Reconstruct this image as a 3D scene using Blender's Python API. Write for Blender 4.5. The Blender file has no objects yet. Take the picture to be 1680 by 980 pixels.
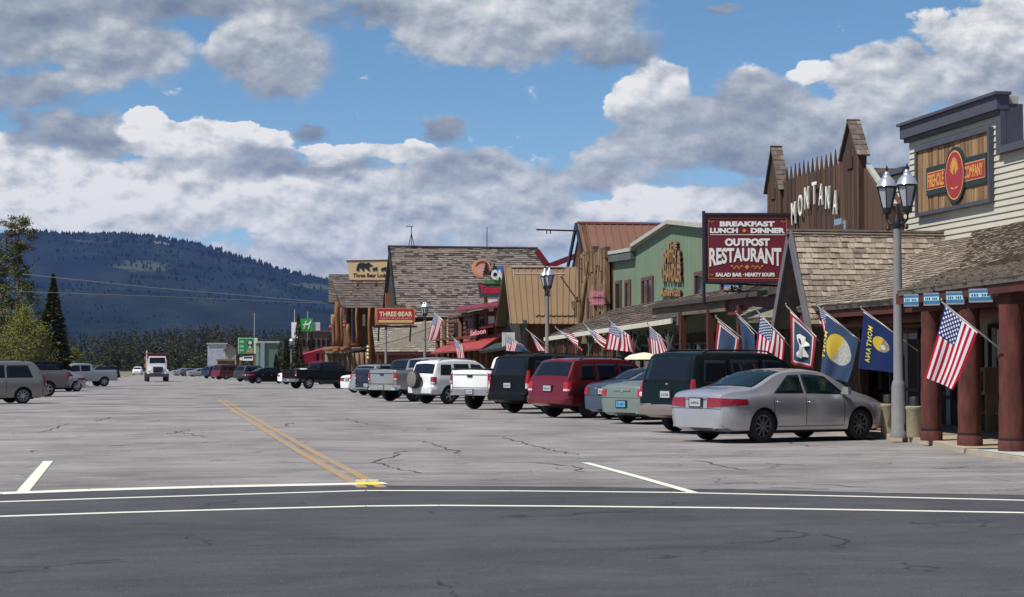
import bpy, bmesh, math, random
from math import sin, cos, tan, pi, radians, sqrt, atan2
from mathutils import Vector, Matrix, noise as mnoise
random.seed(11)
SC = bpy.context.scene
COL = SC.collection
# ------------------------------------------------------------------ camera
FPX = 2800.0
YAW = math.atan(515 / 2800.0)
PIT = math.atan(105 / 2800.0) * cos(YAW)
CAMZ = 1.58
cam_d = bpy.data.cameras.new("camera")
cam_d.sensor_width = 36.0
cam_d.lens = FPX / 1680.0 * 36.0
cam_d.clip_start = 0.1
cam_d.clip_end = 30000
cam = bpy.data.objects.new("camera", cam_d)
COL.objects.link(cam)
cam.location = (0, 0, CAMZ)
cam.rotation_euler = (pi / 2 + PIT, 0, -YAW)
SC.camera = cam
# ------------------------------------------------------------------ sun + sky
SUN_EL, SUN_AZ = radians(56), radians(-112)      # azimuth from +Y towards +X
SUN_DIR = Vector((sin(SUN_AZ) * cos(SUN_EL), cos(SUN_AZ) * cos(SUN_EL), sin(SUN_EL)))
sd = bpy.data.lights.new("sun", 'SUN')
sd.energy = 4.5
sd.angle = radians(0.53)
sd.color = (1.0, 0.95, 0.88)
so = bpy.data.objects.new("sun", sd)
COL.objects.link(so)
so.rotation_euler = (-SUN_DIR).to_track_quat('-Z', 'Y').to_euler()
so.location = (0, 0, 60)
SC.view_settings.view_transform = 'Standard'
SC.view_settings.look = 'None'
SC.view_settings.exposure = 0.28
SC.view_settings.gamma = 1.0
SC.view_settings.use_curve_mapping = False
SC.cycles.max_bounces = 6
SC.cycles.diffuse_bounces = 3
SC.cycles.glossy_bounces = 3
SC.cycles.transmission_bounces = 4
SC.cycles.transparent_max_bounces = 6
SC.cycles.volume_bounces = 0
SC.cycles.caustics_reflective = False
SC.cycles.caustics_refractive = False
SC.cycles.sample_clamp_indirect = 4.0

_cy, _sy, _cp, _sp = cos(YAW), sin(YAW), cos(PIT), sin(PIT)
F_ = Vector((_sy * _cp, _cy * _cp, _sp))
R_ = Vector((_cy, -_sy, 0))
U_ = Vector((-_sy * _sp, -_cy * _sp, _cp))
CAM = Vector((0, 0, CAMZ))
def ray(px, py): return F_ + R_ * ((px - 840) / FPX) + U_ * ((490 - py) / FPX)
def onX(px, py, X):
    d = ray(px, py); return CAM + d * (X / d.x)
def onY(px, py, Y):
    d = ray(px, py); return CAM + d * (Y / d.y)
def onZ(px, py, z=0.0):
    d = ray(px, py); return CAM + d * ((z - CAMZ) / d.z)
def atS(px, py, s): return CAM + ray(px, py) * (FPX / s)      # s = pixels per metre

def lin(c): return c / 12.92 if c <= 0.04045 else ((c + 0.055) / 1.055) ** 2.4
def C(h, k=1.0):
    h = h.lstrip('#')
    return tuple(min(1, lin(int(h[i:i + 2], 16) / 255) * k) for i in (0, 2, 4)) + (1,)

# ---- world: Nishita sky with procedural clouds placed by direction
w = bpy.data.worlds.new("World"); SC.world = w; w.use_nodes = True
nt = w.node_tree; nt.nodes.clear()
def N(tree, typ, **kw):
    n = tree.nodes.new(typ)
    for k, v in kw.items(): setattr(n, k, v)
    return n
def setin(tree, sock, v):
    if isinstance(v, bpy.types.NodeSocket): tree.links.new(v, sock)
    else: sock.default_value = v
def M(tree, op, a, b=None, c=None, clamp=False):
    n = N(tree, 'ShaderNodeMath', operation=op, use_clamp=clamp)
    setin(tree, n.inputs[0], a)
    if b is not None: setin(tree, n.inputs[1], b)
    if c is not None: setin(tree, n.inputs[2], c)
    return n.outputs[0]
def V(tree, op, a, b=None):
    n = N(tree, 'ShaderNodeVectorMath', operation=op)
    setin(tree, n.inputs[0], a)
    if b is not None: setin(tree, n.inputs[1], b)
    return n.outputs['Value'] if op in ('LENGTH', 'DOT_PRODUCT') else n.outputs['Vector']
SKYV, CLV = .92, 7.8
# blobs: azimuth/elevation of cloud masses (given as directions seen in the photo), weight, brightness
CL = [(60,25,260,95,.95,.34),(190,85,150,80,1.0,.52),(140,140,80,30,.8,.60),(330,0,320,45,.8,.32),(40,150,110,45,.7,.34),(440,85,115,95,1.1,.50),(470,40,60,40,.8,.6),
(640,5,140,50,.8,.40),(840,30,260,80,1.15,.55),(720,30,110,60,.9,.5),(1000,80,110,50,.7,.35),(725,205,55,30,.8,.30),(490,216,50,20,.75,.25),(130,225,90,50,1.0,.40),(30,225,50,70,.6,.30),
(245,213,52,26,1.15,.98),(310,218,85,22,1.1,.98),(390,228,90,20,1.1,.95),(330,240,160,20,1.1,.8),(600,248,140,22,1.0,.9),(670,250,60,25,.9,.9),(-10,245,40,40,1.0,1.0),
(120,330,250,85,1.3,.98),(60,290,120,60,1.1,.92),(350,325,300,75,1.2,.82),(420,270,230,28,1.0,.35),(620,345,280,75,1.2,.76),(850,330,150,80,.9,.64),(560,430,240,60,1.0,.62),(760,290,180,60,.9,.5),(830,385,130,50,1,.66),
(1055,150,66,55,1.2,.85),(1110,190,110,50,1.0,.55),(1220,190,160,60,1.1,.36),(1060,245,140,45,1.0,.5),(1000,290,160,50,.7,.40),(1260,240,200,60,1.1,.46),(1335,132,46,26,1.0,1.0),(1240,155,60,30,.8,.6),
(1450,140,110,70,1.2,.62),(1545,120,30,22,.9,1.0),(1610,70,130,90,1.2,.75),(1680,20,90,60,1.1,.8),(1700,160,200,140,1.1,.5),(1400,230,200,80,1.1,.50),(1100,338,90,38,1.1,1.0),(1190,350,80,30,1.0,.9),(1000,352,110,22,.9,.9),(1180,15,50,12,.6,.3),(1250,330,200,50,.8,.5)]
def azel(px, py):
    d = ray(px, py); return atan2(d.x, d.y), atan2(d.z, sqrt(d.x * d.x + d.y * d.y))
tc = N(nt, 'ShaderNodeTexCoord')
sp = N(nt, 'ShaderNodeSeparateXYZ'); nt.links.new(tc.outputs['Generated'], sp.inputs[0])
az = M(nt, 'ARCTAN2', sp.outputs[0], sp.outputs[1])
el = M(nt, 'ARCSINE', sp.outputs[2])
cb = N(nt, 'ShaderNodeCombineXYZ'); nt.links.new(az, cb.inputs[0]); nt.links.new(el, cb.inputs[1])
P0 = cb.outputs[0]
def NZ(vec, sc, det, rg):
    n = N(nt, 'ShaderNodeTexNoise'); n.inputs['Scale'].default_value = sc; n.inputs['Detail'].default_value = det; n.inputs['Roughness'].default_value = rg
    nt.links.new(vec, n.inputs['Vector']); return n
def ramp(fac, stops):
    r = N(nt, 'ShaderNodeValToRGB'); nt.links.new(fac, r.inputs[0]); e = r.color_ramp.elements
    e[0].position, e[0].color = stops[0]; e[1].position, e[1].color = stops[-1]
    for p_, c_ in stops[1:-1]: q = e.new(p_); q.color = c_
    return r.outputs[0]
CRAMP = [(.06, C('#6f8096')), (.26, C('#8e99a8')), (.46, C('#abb3bc')), (.66, C('#cdd2d6')), (.96, (.97, .96, .93, 1))]
nz = NZ(V(nt, 'MULTIPLY', P0, (1, 1.5, 1)), 29, 11, .575)
nz2 = NZ(V(nt, 'ADD', V(nt, 'MULTIPLY', P0, (1, 1.5, 1)), (-.003, .009, 0)), 29, 6, .575)
nl = NZ(V(nt, 'MULTIPLY', P0, (1, 1.6, 1)), 9, 3, .5)
wv = V(nt, 'ADD', V(nt, 'MULTIPLY', V(nt, 'SUBTRACT', nz.outputs['Color'], (.5, .5, .5)), (.045, .022, 0)), V(nt, 'MULTIPLY', V(nt, 'SUBTRACT', nl.outputs['Color'], (.5, .5, .5)), (.05, .03, 0)))
Pw = V(nt, 'ADD', P0, wv)
nb = NZ(V(nt, 'MULTIPLY', P0, (1, 2.2, 1)), 3.2, 5, .55)      # broken cover over the rest of the sky
away = M(nt, 'MAXIMUM', M(nt, 'MULTIPLY_ADD', M(nt, 'ABSOLUTE', M(nt, 'SUBTRACT', az, .18)), 8, -2.9, clamp=True), M(nt, 'MULTIPLY_ADD', el, 12, -2.9, clamp=True))
D0 = M(nt, 'MULTIPLY', M(nt, 'MULTIPLY_ADD', nb.outputs[0], 3.4, -1.62), away)
D = D0; SW = 0.0001; SB = 0.0001
DP = FPX * .93
for (cx, cy, rx, ry, wt, br) in CL:
    a, e = azel(cx, cy)
    dv = V(nt, 'MULTIPLY', V(nt, 'SUBTRACT', Pw, (a, e, 0)), (DP / rx, DP / ry, 0))
    f = M(nt, 'MAXIMUM', M(nt, 'MULTIPLY_ADD', V(nt, 'LENGTH', dv), -wt, wt), 0.0)
    D = M(nt, 'MAXIMUM', D, f)
    f2 = M(nt, 'MULTIPLY', f, f)
    sy_ = N(nt, 'ShaderNodeSeparateXYZ'); nt.links.new(dv, sy_.inputs[0])
    SW = M(nt, 'ADD', SW, f2)
    SB = M(nt, 'MULTIPLY_ADD', f2, M(nt, 'MULTIPLY_ADD', sy_.outputs[1], .16, br), SB)
dens = M(nt, 'ADD', D, M(nt, 'MULTIPLY_ADD', nz.outputs[0], 1.0, -.50))
mr = N(nt, 'ShaderNodeMapRange', interpolation_type='SMOOTHSTEP')
nt.links.new(dens, mr.inputs[0]); mr.inputs[1].default_value = .13
sharp = M(nt, 'MULTIPLY_ADD', M(nt, 'DIVIDE', SB, SW), -.40, .52)       # bright heaps have crisp edges, grey ones soft
nt.links.new(M(nt, 'ADD', M(nt, 'MAXIMUM', sharp, .16), .09), mr.inputs[2])
grad = M(nt, 'MULTIPLY', M(nt, 'SUBTRACT', nz.outputs[0], nz2.outputs[0]), M(nt, 'MULTIPLY_ADD', M(nt, 'DIVIDE', SB, SW), 1.6, .4))
bri = M(nt, 'ADD', M(nt, 'ADD', M(nt, 'DIVIDE', SB, SW), M(nt, 'MULTIPLY', away, .5)), M(nt, 'ADD', grad, M(nt, 'MULTIPLY_ADD', nl.outputs[0], .7, -.35)))
ccol = ramp(bri, CRAMP)
sky = N(nt, 'ShaderNodeTexSky', sky_type='NISHITA'); sky.sun_disc = False
sky.sun_elevation = SUN_EL; sky.sun_rotation = SUN_AZ; sky.altitude = 2000; sky.air_density = 1.0; sky.dust_density = .2; sky.ozone_density = 3.0
gam = N(nt, 'ShaderNodeHueSaturation'); gam.inputs['Hue'].default_value = .492; gam.inputs['Saturation'].default_value = 1.12; gam.inputs['Value'].default_value = SKYV
nt.links.new(sky.outputs[0], gam.inputs['Color'])
def bgnode(fac, cloud):
    mx = N(nt, 'ShaderNodeMix', data_type='RGBA'); b_ = N(nt, 'ShaderNodeBackground'); b_.inputs['Strength'].default_value = .1
    nt.links.new(fac, mx.inputs[0]); nt.links.new(gam.outputs[0], mx.inputs[6]); nt.links.new(V(nt, 'MULTIPLY', cloud, (CLV, CLV, CLV)), mx.inputs[7])
    nt.links.new(mx.outputs[2], b_.inputs['Color']); return b_
b_in = bgnode(mr.outputs[0], ccol)
# rest of the sky: cheaper clouds of the same kind
nz3 = NZ(V(nt, 'MULTIPLY', P0, (1, 1.5, 1)), 12, 4, .56)
d3 = M(nt, 'ADD', D0, M(nt, 'MULTIPLY_ADD', nz3.outputs[0], .9, -.45))
mr3 = N(nt, 'ShaderNodeMapRange', interpolation_type='SMOOTHSTEP'); nt.links.new(d3, mr3.inputs[0]); mr3.inputs[1].default_value = .03; mr3.inputs[2].default_value = .4
c3 = ramp(M(nt, 'MULTIPLY_ADD', nz3.outputs[0], .8, -.12), CRAMP)
b_out = bgnode(mr3.outputs[0], c3)
inside = M(nt, 'MULTIPLY', M(nt, 'LESS_THAN', M(nt, 'ABSOLUTE', M(nt, 'SUBTRACT', az, .18)), .5), M(nt, 'LESS_THAN', M(nt, 'ABSOLUTE', M(nt, 'SUBTRACT', el, .12)), .2))
ms = N(nt, 'ShaderNodeMixShader'); nt.links.new(inside, ms.inputs[0]); nt.links.new(b_out.outputs[0], ms.inputs[1]); nt.links.new(b_in.outputs[0], ms.inputs[2])
wo = N(nt, 'ShaderNodeOutputWorld'); nt.links.new(ms.outputs[0], wo.inputs[0])
w.cycles.sampling_method = 'MANUAL'; w.cycles.sample_map_resolution = 512

# ------------------------------------------------------------------ helpers
def tag(o, label=None, cat=None, group=None, kind=None):
    if label: o['label'] = label
    if cat: o['category'] = cat
    if group: o['group'] = group
    if kind: o['kind'] = kind
    return o
def empty(name, loc=(0, 0, 0), rz=0.0, parent=None):
    o = bpy.data.objects.new(name, None); COL.objects.link(o)
    o.location = loc; o.rotation_euler = (0, 0, rz); o.empty_display_size = .2
    if parent: o.parent = parent
    return o
MATS = {}
def mat(name, col, rough=.7, metal=0.0, var=.12, scale=3.0, bump=0.0, bscale=40.0, coat=0.0, spec=.5, stretch=(1, 1, 1), col2=None, detail=6, emit=0, thr=None):
    """principled surface whose colour drifts with noise"""
    if name in MATS: return MATS[name]
    m = bpy.data.materials.new(name); m.use_nodes = True
    t = m.node_tree; b = t.nodes['Principled BSDF']
    if isinstance(col, str): col = C(col)
    if isinstance(col2, str): col2 = C(col2)
    b.inputs['Roughness'].default_value = rough; b.inputs['Metallic'].default_value = metal
    b.inputs['Coat Weight'].default_value = coat; b.inputs['Coat Roughness'].default_value = .06
    b.inputs['Specular IOR Level'].default_value = spec
    tcn = N(t, 'ShaderNodeTexCoord'); mp = V(t, 'MULTIPLY', tcn.outputs['Object'], stretch)
    if var > 0 or col2:
        nz = N(t, 'ShaderNodeTexNoise'); nz.inputs['Scale'].default_value = scale; nz.inputs['Detail'].default_value = detail
        nz.inputs['Roughness'].default_value = .6
        t.links.new(mp, nz.inputs['Vector'])
        r = N(t, 'ShaderNodeValToRGB'); t.links.new(nz.outputs[0], r.inputs[0])
        c2 = col2 or tuple(min(1, c * (1 + var)) for c in col[:3]) + (1,)
        c1 = col if col2 else tuple(c * (1 - var) for c in col[:3]) + (1,)
        lo, hi = thr or (.33, .67)
        r.color_ramp.elements[0].position = lo; r.color_ramp.elements[1].position = hi
        r.color_ramp.elements[0].color = c1; r.color_ramp.elements[1].color = c2
        t.links.new(r.outputs[0], b.inputs['Base Color'])
    else:
        b.inputs['Base Color'].default_value = col
    if bump > 0:
        n2 = N(t, 'ShaderNodeTexNoise'); n2.inputs['Scale'].default_value = bscale; n2.inputs['Detail'].default_value = 4
        t.links.new(mp, n2.inputs['Vector'])
        bp = N(t, 'ShaderNodeBump'); bp.inputs['Strength'].default_value = bump; bp.inputs['Distance'].default_value = .02
        t.links.new(n2.outputs[0], bp.inputs['Height']); t.links.new(bp.outputs[0], b.inputs['Normal'])
    if emit:
        b.inputs['Emission Color'].default_value = col; b.inputs['Emission Strength'].default_value = emit
    MATS[name] = m
    return m
class MB:
    def __init__(s): s.v = []; s.f = []; s.m = []; s.uv = {}
    def quad(s, a, b, c, d, m=0, uv=None):
        i = len(s.v); s.v += [tuple(a), tuple(b), tuple(c), tuple(d)]; s.f.append((i, i + 1, i + 2, i + 3)); s.m.append(m)
        if uv: s.uv[len(s.f) - 1] = uv
    def poly(s, pts, m=0):
        i = len(s.v); s.v += [tuple(p) for p in pts]; s.f.append(tuple(range(i, i + len(pts)))); s.m.append(m)
    def box(s, c, d, m=0, rot=None, taper=None):
        """centre, full dims; rot = Matrix 3x3; taper = (tx,ty) scale of the top"""
        tx, ty = taper or (1, 1)
        i = len(s.v)
        for z in (-1, 1):
            kx, ky = (tx, ty) if z > 0 else (1, 1)
            for x, y in ((-1, -1), (1, -1), (1, 1), (-1, 1)):
                p = Vector((x * d[0] / 2 * kx, y * d[1] / 2 * ky, z * d[2] / 2))
                if rot is not None: p = rot @ p
                s.v.append((p.x + c[0], p.y + c[1], p.z + c[2]))
        for q in ((3, 2, 1, 0), (4, 5, 6, 7), (0, 1, 5, 4), (1, 2, 6, 5), (2, 3, 7, 6), (3, 0, 4, 7)):
            s.f.append(tuple(i + k for k in q)); s.m.append(m)
    def beam(s, a, b, wd, ht, m=0, up=Vector((0, 0, 1))):
        a, b = Vector(a), Vector(b); d = b - a; L = d.length; d.normalize()
        sd = d.cross(up)
        if sd.length < 1e-4: sd = Vector((1, 0, 0))
        sd.normalize(); u2 = sd.cross(d)
        R = Matrix((d, sd, u2)).transposed()
        s.box((a + b) / 2, (L, wd, ht), m, R)
    def tube(s, pts, r, n=8, m=0, cap=True):
        pts = [Vector(p) for p in pts]; rings = []
        for k, p in enumerate(pts):
            d = (pts[min(k + 1, len(pts) - 1)] - pts[max(k - 1, 0)]).normalized()
            a = d.orthogonal().normalized() if abs(d.z) < .99 else Vector((1, 0, 0))
            if abs(d.z) < .99: a = d.cross(Vector((0, 0, 1))).normalized()
            b = d.cross(a); rr = r[k] if isinstance(r, (list, tuple)) else r
            i = len(s.v)
            for j in range(n):
                t = 2 * pi * j / n; q = p + a * cos(t) * rr + b * sin(t) * rr; s.v.append(tuple(q))
            rings.append(i)
        for k in range(len(rings) - 1):
            for j in range(n):
                j2 = (j + 1) % n
                s.f.append((rings[k] + j, rings[k] + j2, rings[k + 1] + j2, rings[k + 1] + j)); s.m.append(m)
        if cap:
            s.f.append(tuple(rings[0] + j for j in range(n))[::-1]); s.m.append(m)
            s.f.append(tuple(rings[-1] + j for j in range(n))); s.m.append(m)
    def lathe(s, prof, n=16, c=(0, 0, 0), axis='z', m=0, phase=0.0, mats=None, cap=True):
        """prof = [(r, h)...] about an axis through c"""
        rings = []
        for (r, h) in prof:
            i = len(s.v)
            for j in range(n):
                t = 2 * pi * j / n + phase
                if axis == 'z': p = (c[0] + r * cos(t), c[1] + r * sin(t), c[2] + h)
                elif axis == 'y': p = (c[0] + r * cos(t), c[1] + h, c[2] + r * sin(t))
                else: p = (c[0] + h, c[1] + r * cos(t), c[2] + r * sin(t))
                s.v.append(p)
            rings.append(i)
        for k in range(len(rings) - 1):
            for j in range(n):
                j2 = (j + 1) % n
                s.f.append((rings[k] + j, rings[k] + j2, rings[k + 1] + j2, rings[k + 1] + j)); s.m.append(mats[k] if mats else m)
        if not cap: return
        s.f.append(tuple(rings[0] + j for j in range(n))[::-1]); s.m.append(mats[0] if mats else m)
        s.f.append(tuple(rings[-1] + j for j in range(n))); s.m.append(mats[-1] if mats else m)
    def prism(s, poly, a, b, m=0, to=None):
        """extrude 2D polygon between a and b along the third axis; to(p, t) -> xyz"""
        n = len(poly); i = len(s.v)
        for t in (a, b):
            for p in poly: s.v.append(tuple(to(p, t)))
        s.f.append(tuple(range(i, i + n))[::-1]); s.m.append(m)
        s.f.append(tuple(range(i + n, i + 2 * n))); s.m.append(m)
        for j in range(n):
            k = (j + 1) % n
            s.f.append((i + j, i + k, i + n + k, i + n + j)); s.m.append(m)
    def grid(s, fn, nu, nv, m=0, uvs=False):
        i = len(s.v)
        for b in range(nv + 1):
            for a in range(nu + 1): s.v.append(tuple(fn(a / nu, b / nv)))
        for b in range(nv):
            for a in range(nu):
                k = i + b * (nu + 1) + a
                s.f.append((k, k + 1, k + nu + 2, k + nu + 1)); s.m.append(m)
                if uvs: s.uv[len(s.f) - 1] = [(a / nu, b / nv), ((a + 1) / nu, b / nv), ((a + 1) / nu, (b + 1) / nv), (a / nu, (b + 1) / nv)]
    def build(s, name, mats, parent=None, smooth=False, local=False, angle=None, fixn=True):
        me = bpy.data.meshes.new(name)
        v = s.v
        if parent is not None and not local:
            l = parent.location
            if parent.parent: l = l + parent.parent.location
            v = [(p[0] - l.x, p[1] - l.y, p[2] - l.z) for p in v]
        me.from_pydata(v, [], s.f)
        if not isinstance(mats, (list, tuple)): mats = [mats]
        for q in mats: me.materials.append(q)
        if len(mats) > 1: me.polygons.foreach_set('material_index', s.m)
        if s.uv:
            ul = me.uv_layers.new(name='UVMap')
            for p in me.polygons:
                u = s.uv.get(p.index)
                if u:
                    for li, q in zip(p.loop_indices, u): ul.data[li].uv = q
        if fixn:
            bm = bmesh.new(); bm.from_mesh(me); bmesh.ops.recalc_face_normals(bm, faces=bm.faces); bm.to_mesh(me); bm.free()
        if smooth or angle:
            me.polygons.foreach_set('use_smooth', [True] * len(me.polygons))
            if angle: me.set_sharp_from_angle(angle=radians(angle))
        me.update()
        o = bpy.data.objects.new(name, me); COL.objects.link(o)
        if parent: o.parent = parent
        return o
def copy_obj(o, parent=None):
    c = o.copy(); COL.objects.link(c)
    if parent: c.parent = parent
    for ch in list(o.children): copy_obj(ch, c)
    return c
_fontc = {}
def text_polys(txt, bold=0.0, spacing=1.0):
    """triangulated letters, normalised so that the cap height is 1 and x starts at 0"""
    key = (txt, bold, spacing)
    if key in _fontc: return _fontc[key]
    cu = bpy.data.curves.new("lettering", 'FONT'); cu.body = txt; cu.offset = bold; cu.resolution_u = 3; cu.space_character = spacing
    ob = bpy.data.objects.new("lettering", cu); COL.objects.link(ob)
    me = bpy.data.meshes.new_from_object(ob.evaluated_get(bpy.context.evaluated_depsgraph_get()))
    vs = [(p.co.x, p.co.y) for p in me.vertices]; fs = [tuple(p.vertices) for p in me.polygons]
    bpy.data.objects.remove(ob); bpy.data.curves.remove(cu); bpy.data.meshes.remove(me)
    x0 = min(p[0] for p in vs); x1 = max(p[0] for p in vs); y0 = min(p[1] for p in vs); y1 = max(p[1] for p in vs)
    vs = [((p[0] - x0) / (x1 - x0), (p[1] - y0) / (y1 - y0)) for p in vs]
    _fontc[key] = (vs, fs)
    return _fontc[key]
def put_text(mb, txt, fn, m=0, bold=0.02, spacing=1.0):
    """fn(u, v) -> xyz with u,v in 0..1 over the text's box"""
    vs, fs = text_polys(txt, bold, spacing)
    i = len(mb.v)
    mb.v += [tuple(fn(*p)) for p in vs]
    for f in fs: mb.f.append(tuple(i + k for k in f)); mb.m.append(m)
def interp(pts, x):
    if x <= pts[0][0]: return pts[0][1]
    for (a, b), (c, d) in zip(pts, pts[1:]):
        if x <= c: return b + (d - b) * (x - a) / (c - a) if c > a else d
    return pts[-1][1]
def chaikin(pts, it=2):
    for _ in range(it):
        q = [pts[0]]
        for a, b in zip(pts, pts[1:]):
            q.append(tuple(a[i] * .75 + b[i] * .25 for i in range(len(a)))); q.append(tuple(a[i] * .25 + b[i] * .75 for i in range(len(a))))
        q.append(pts[-1]); pts = q
    return pts

# ------------------------------------------------------------------ ground
ZP = [(-100, 0), (45, 0), (80, -.15), (160, -.50), (320, -1.15), (600, -1.6), (1500, -3), (9000, -4)]
def gz(x, y):
    return interp(ZP, y) - .006 * min(abs(x - 2), 14) * min(1, max(0, (y - 22) / 12))
def strip_sheet(name, xs_fn, ys, dz, m, kind='structure', nx=12, label=None):
    """sheet following the ground; xs_fn(y)->(x0,x1)"""
    mb = MB()
    for k in range(len(ys)):
        a, b = xs_fn(ys[k])
        for j in range(nx + 1):
            x = a + (b - a) * j / nx; mb.v.append((x, ys[k], gz(x, ys[k]) + dz))
    for k in range(len(ys) - 1):
        for j in range(nx):
            i = k * (nx + 1) + j; mb.f.append((i, i + 1, i + nx + 2, i + nx + 1)); mb.m.append(0)
    o = mb.build(name, m, smooth=True)
    if kind: tag(o, label, kind=kind)
    return o
m_earth = mat('dry_earth', '#7d7160', .95, var=.2, scale=.2, col2='#5f6446')
m_conc = mat('concrete_paving', C('#b9a892', .72), .9, var=.14, scale=1.3, bump=.3, bscale=90)
m_kerb = mat('kerb_concrete', C('#b8aa98', .8), .9, var=.16, scale=2.0)
def asphalt(name, c1, c2, speck, rough=.9):
    m = bpy.data.materials.new(name); m.use_nodes = True; t = m.node_tree; b = t.nodes['Principled BSDF']
    b.inputs['Roughness'].default_value = rough; b.inputs['Specular IOR Level'].default_value = .25
    tcn = N(t, 'ShaderNodeTexCoord'); O = tcn.outputs['Object']
    def nz(sc, det, st=(1, 1, 1), rg=.6):
        n = N(t, 'ShaderNodeTexNoise'); n.inputs['Scale'].default_value = sc; n.inputs['Detail'].default_value = det; n.inputs['Roughness'].default_value = rg
        t.links.new(V(t, 'MULTIPLY', O, st), n.inputs['Vector']); return n.outputs[0]
    big = nz(.35, 6); mid = nz(2.4, 5, (.5, 1.2, 1)); fine = nz(26, 5, rg=.75); streak = nz(1.1, 8, (.16, .8, 1), .78)
    s = M(t, 'ADD', M(t, 'MULTIPLY', big, .30), M(t, 'ADD', M(t, 'MULTIPLY', mid, .22), M(t, 'ADD', M(t, 'MULTIPLY', fine, .24), M(t, 'MULTIPLY', streak, .24))))
    r = N(t, 'ShaderNodeValToRGB'); t.links.new(s, r.inputs[0])
    r.color_ramp.elements[0].position = .42; r.color_ramp.elements[1].position = .57
    r.color_ramp.elements[0].color = c1; r.color_ramp.elements[1].color = c2
    vo = N(t, 'ShaderNodeTexVoronoi'); vo.inputs['Scale'].default_value = 52; t.links.new(O, vo.inputs['Vector'])
    mk = M(t, 'MULTIPLY', M(t, 'LESS_THAN', vo.outputs['Distance'], .30), M(t, 'GREATER_THAN', vo.outputs['Color'], .80))
    mx = N(t, 'ShaderNodeMix', data_type='RGBA'); t.links.new(M(t, 'MULTIPLY', mk, .42), mx.inputs[0])
    t.links.new(r.outputs[0], mx.inputs[6]); mx.inputs[7].default_value = speck
    # hairline cracks
    vc = N(t, 'ShaderNodeTexVoronoi', feature='DISTANCE_TO_EDGE'); vc.inputs['Scale'].default_value = .33
    wn = N(t, 'ShaderNodeTexNoise'); wn.inputs['Scale'].default_value = 1.2; wn.inputs['Detail'].default_value = 5; t.links.new(O, wn.inputs['Vector'])
    t.links.new(V(t, 'ADD', O, V(t, 'MULTIPLY', wn.outputs['Color'], (1.6, 1.6, 0))), vc.inputs['Vector'])
    gate = M(t, 'GREATER_THAN', nz(.5, 2), .55)
    ck = M(t, 'MULTIPLY', M(t, 'LESS_THAN', vc.outputs['Distance'], .008), M(t, 'MULTIPLY', gate, .55))
    m2 = N(t, 'ShaderNodeMix', data_type='RGBA'); t.links.new(ck, m2.inputs[0]); t.links.new(mx.outputs[2], m2.inputs[6])
    m2.inputs[7].default_value = tuple(c * .35 for c in c1[:3]) + (1,)
    ys_ = N(t, 'ShaderNodeSeparateXYZ'); t.links.new(O, ys_.inputs[0])       # tracked-in tar and dirt along the joint with the newer surfacing
    dirt = M(t, 'MULTIPLY', M(t, 'MULTIPLY_ADD', ys_.outputs[1], -.16, 4.25, clamp=True), M(t, 'MULTIPLY_ADD', nz(.9, 7, (.18, 1, 1), .7), 5.0, -2.2, clamp=True))
    m3 = N(t, 'ShaderNodeMix', data_type='RGBA'); t.links.new(M(t, 'MULTIPLY', dirt, .0 if name == 'fresh_asphalt' else .6), m3.inputs[0]); t.links.new(m2.outputs[2], m3.inputs[6]); m3.inputs[7].default_value = (.08, .075, .078, 1); m2 = m3
    t.links.new(m2.outputs[2], b.inputs['Base Color'])
    bp = N(t, 'ShaderNodeBump'); bp.inputs['Strength'].default_value = .35; bp.inputs['Distance'].default_value = .01
    t.links.new(nz(60, 3), bp.inputs['Height']); t.links.new(bp.outputs[0], b.inputs['Normal'])
    MATS[name] = m
    return m
m_old = asphalt('worn_asphalt', C('#6e6a69', .92), C('#9c9795', .92), C('#b8b1aa', .92))
m_new = asphalt('fresh_asphalt', C('#424145', .84), C('#565559', .88), C('#a09c9a', .9))
m_tar_mirage = mat('tar_mirage_dark', '#474345', .6, var=.15)  # tar in the cracks; also colours the painted mirage bands
m_white = mat('white_road_paint', '#dcdacb', .7, var=.10, scale=6, col2='#b9b5aa', thr=(.62, .8))
m_yell = mat('yellow_road_paint', '#a9803f', .8, var=.2, scale=2.5, col2='#94887a', thr=(.40, .56))

YS = [-60, -20, 0, 6, 10, 14, 18, 20, 22, 24, 27, 30, 34, 38, 42, 46, 50, 60, 70, 80, 95, 110, 130, 160, 200, 240, 280, 320, 400, 600, 900, 1500, 3000, 6000, 12000]
gmb = MB()
XS = [-6000, -2500, -900, -300, -100, -40, -20, -12, -8, -4, 0, 2, 4, 8, 12, 16, 20, 40, 100, 300, 900, 2500, 6000]
for y in YS:
    for x in XS: gmb.v.append((x, y, gz(x, y) - .012))
for k in range(len(YS) - 1):
    for j in range(len(XS) - 1):
        i = k * len(XS) + j; gmb.f.append((i, i + 1, i + len(XS) + 1, i + len(XS))); gmb.m.append(0)
tag(gmb.build('ground', m_earth, smooth=True), kind='structure')
KX = 14.35          # right-hand kerb
KL = -13.0          # left-hand kerb
my = [22 + i for i in range(0, 30)] + [52 + 3 * i for i in range(0, 20)] + [112 + 8 * i for i in range(0, 30)] + [360, 400, 460, 520, 600]
my = [17.5, 19, 20.5] + my
strip_sheet('main_street', lambda y: (KL, 17.0 if y < 30 else KX + .02), my, 0.0, m_old, nx=16)
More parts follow.
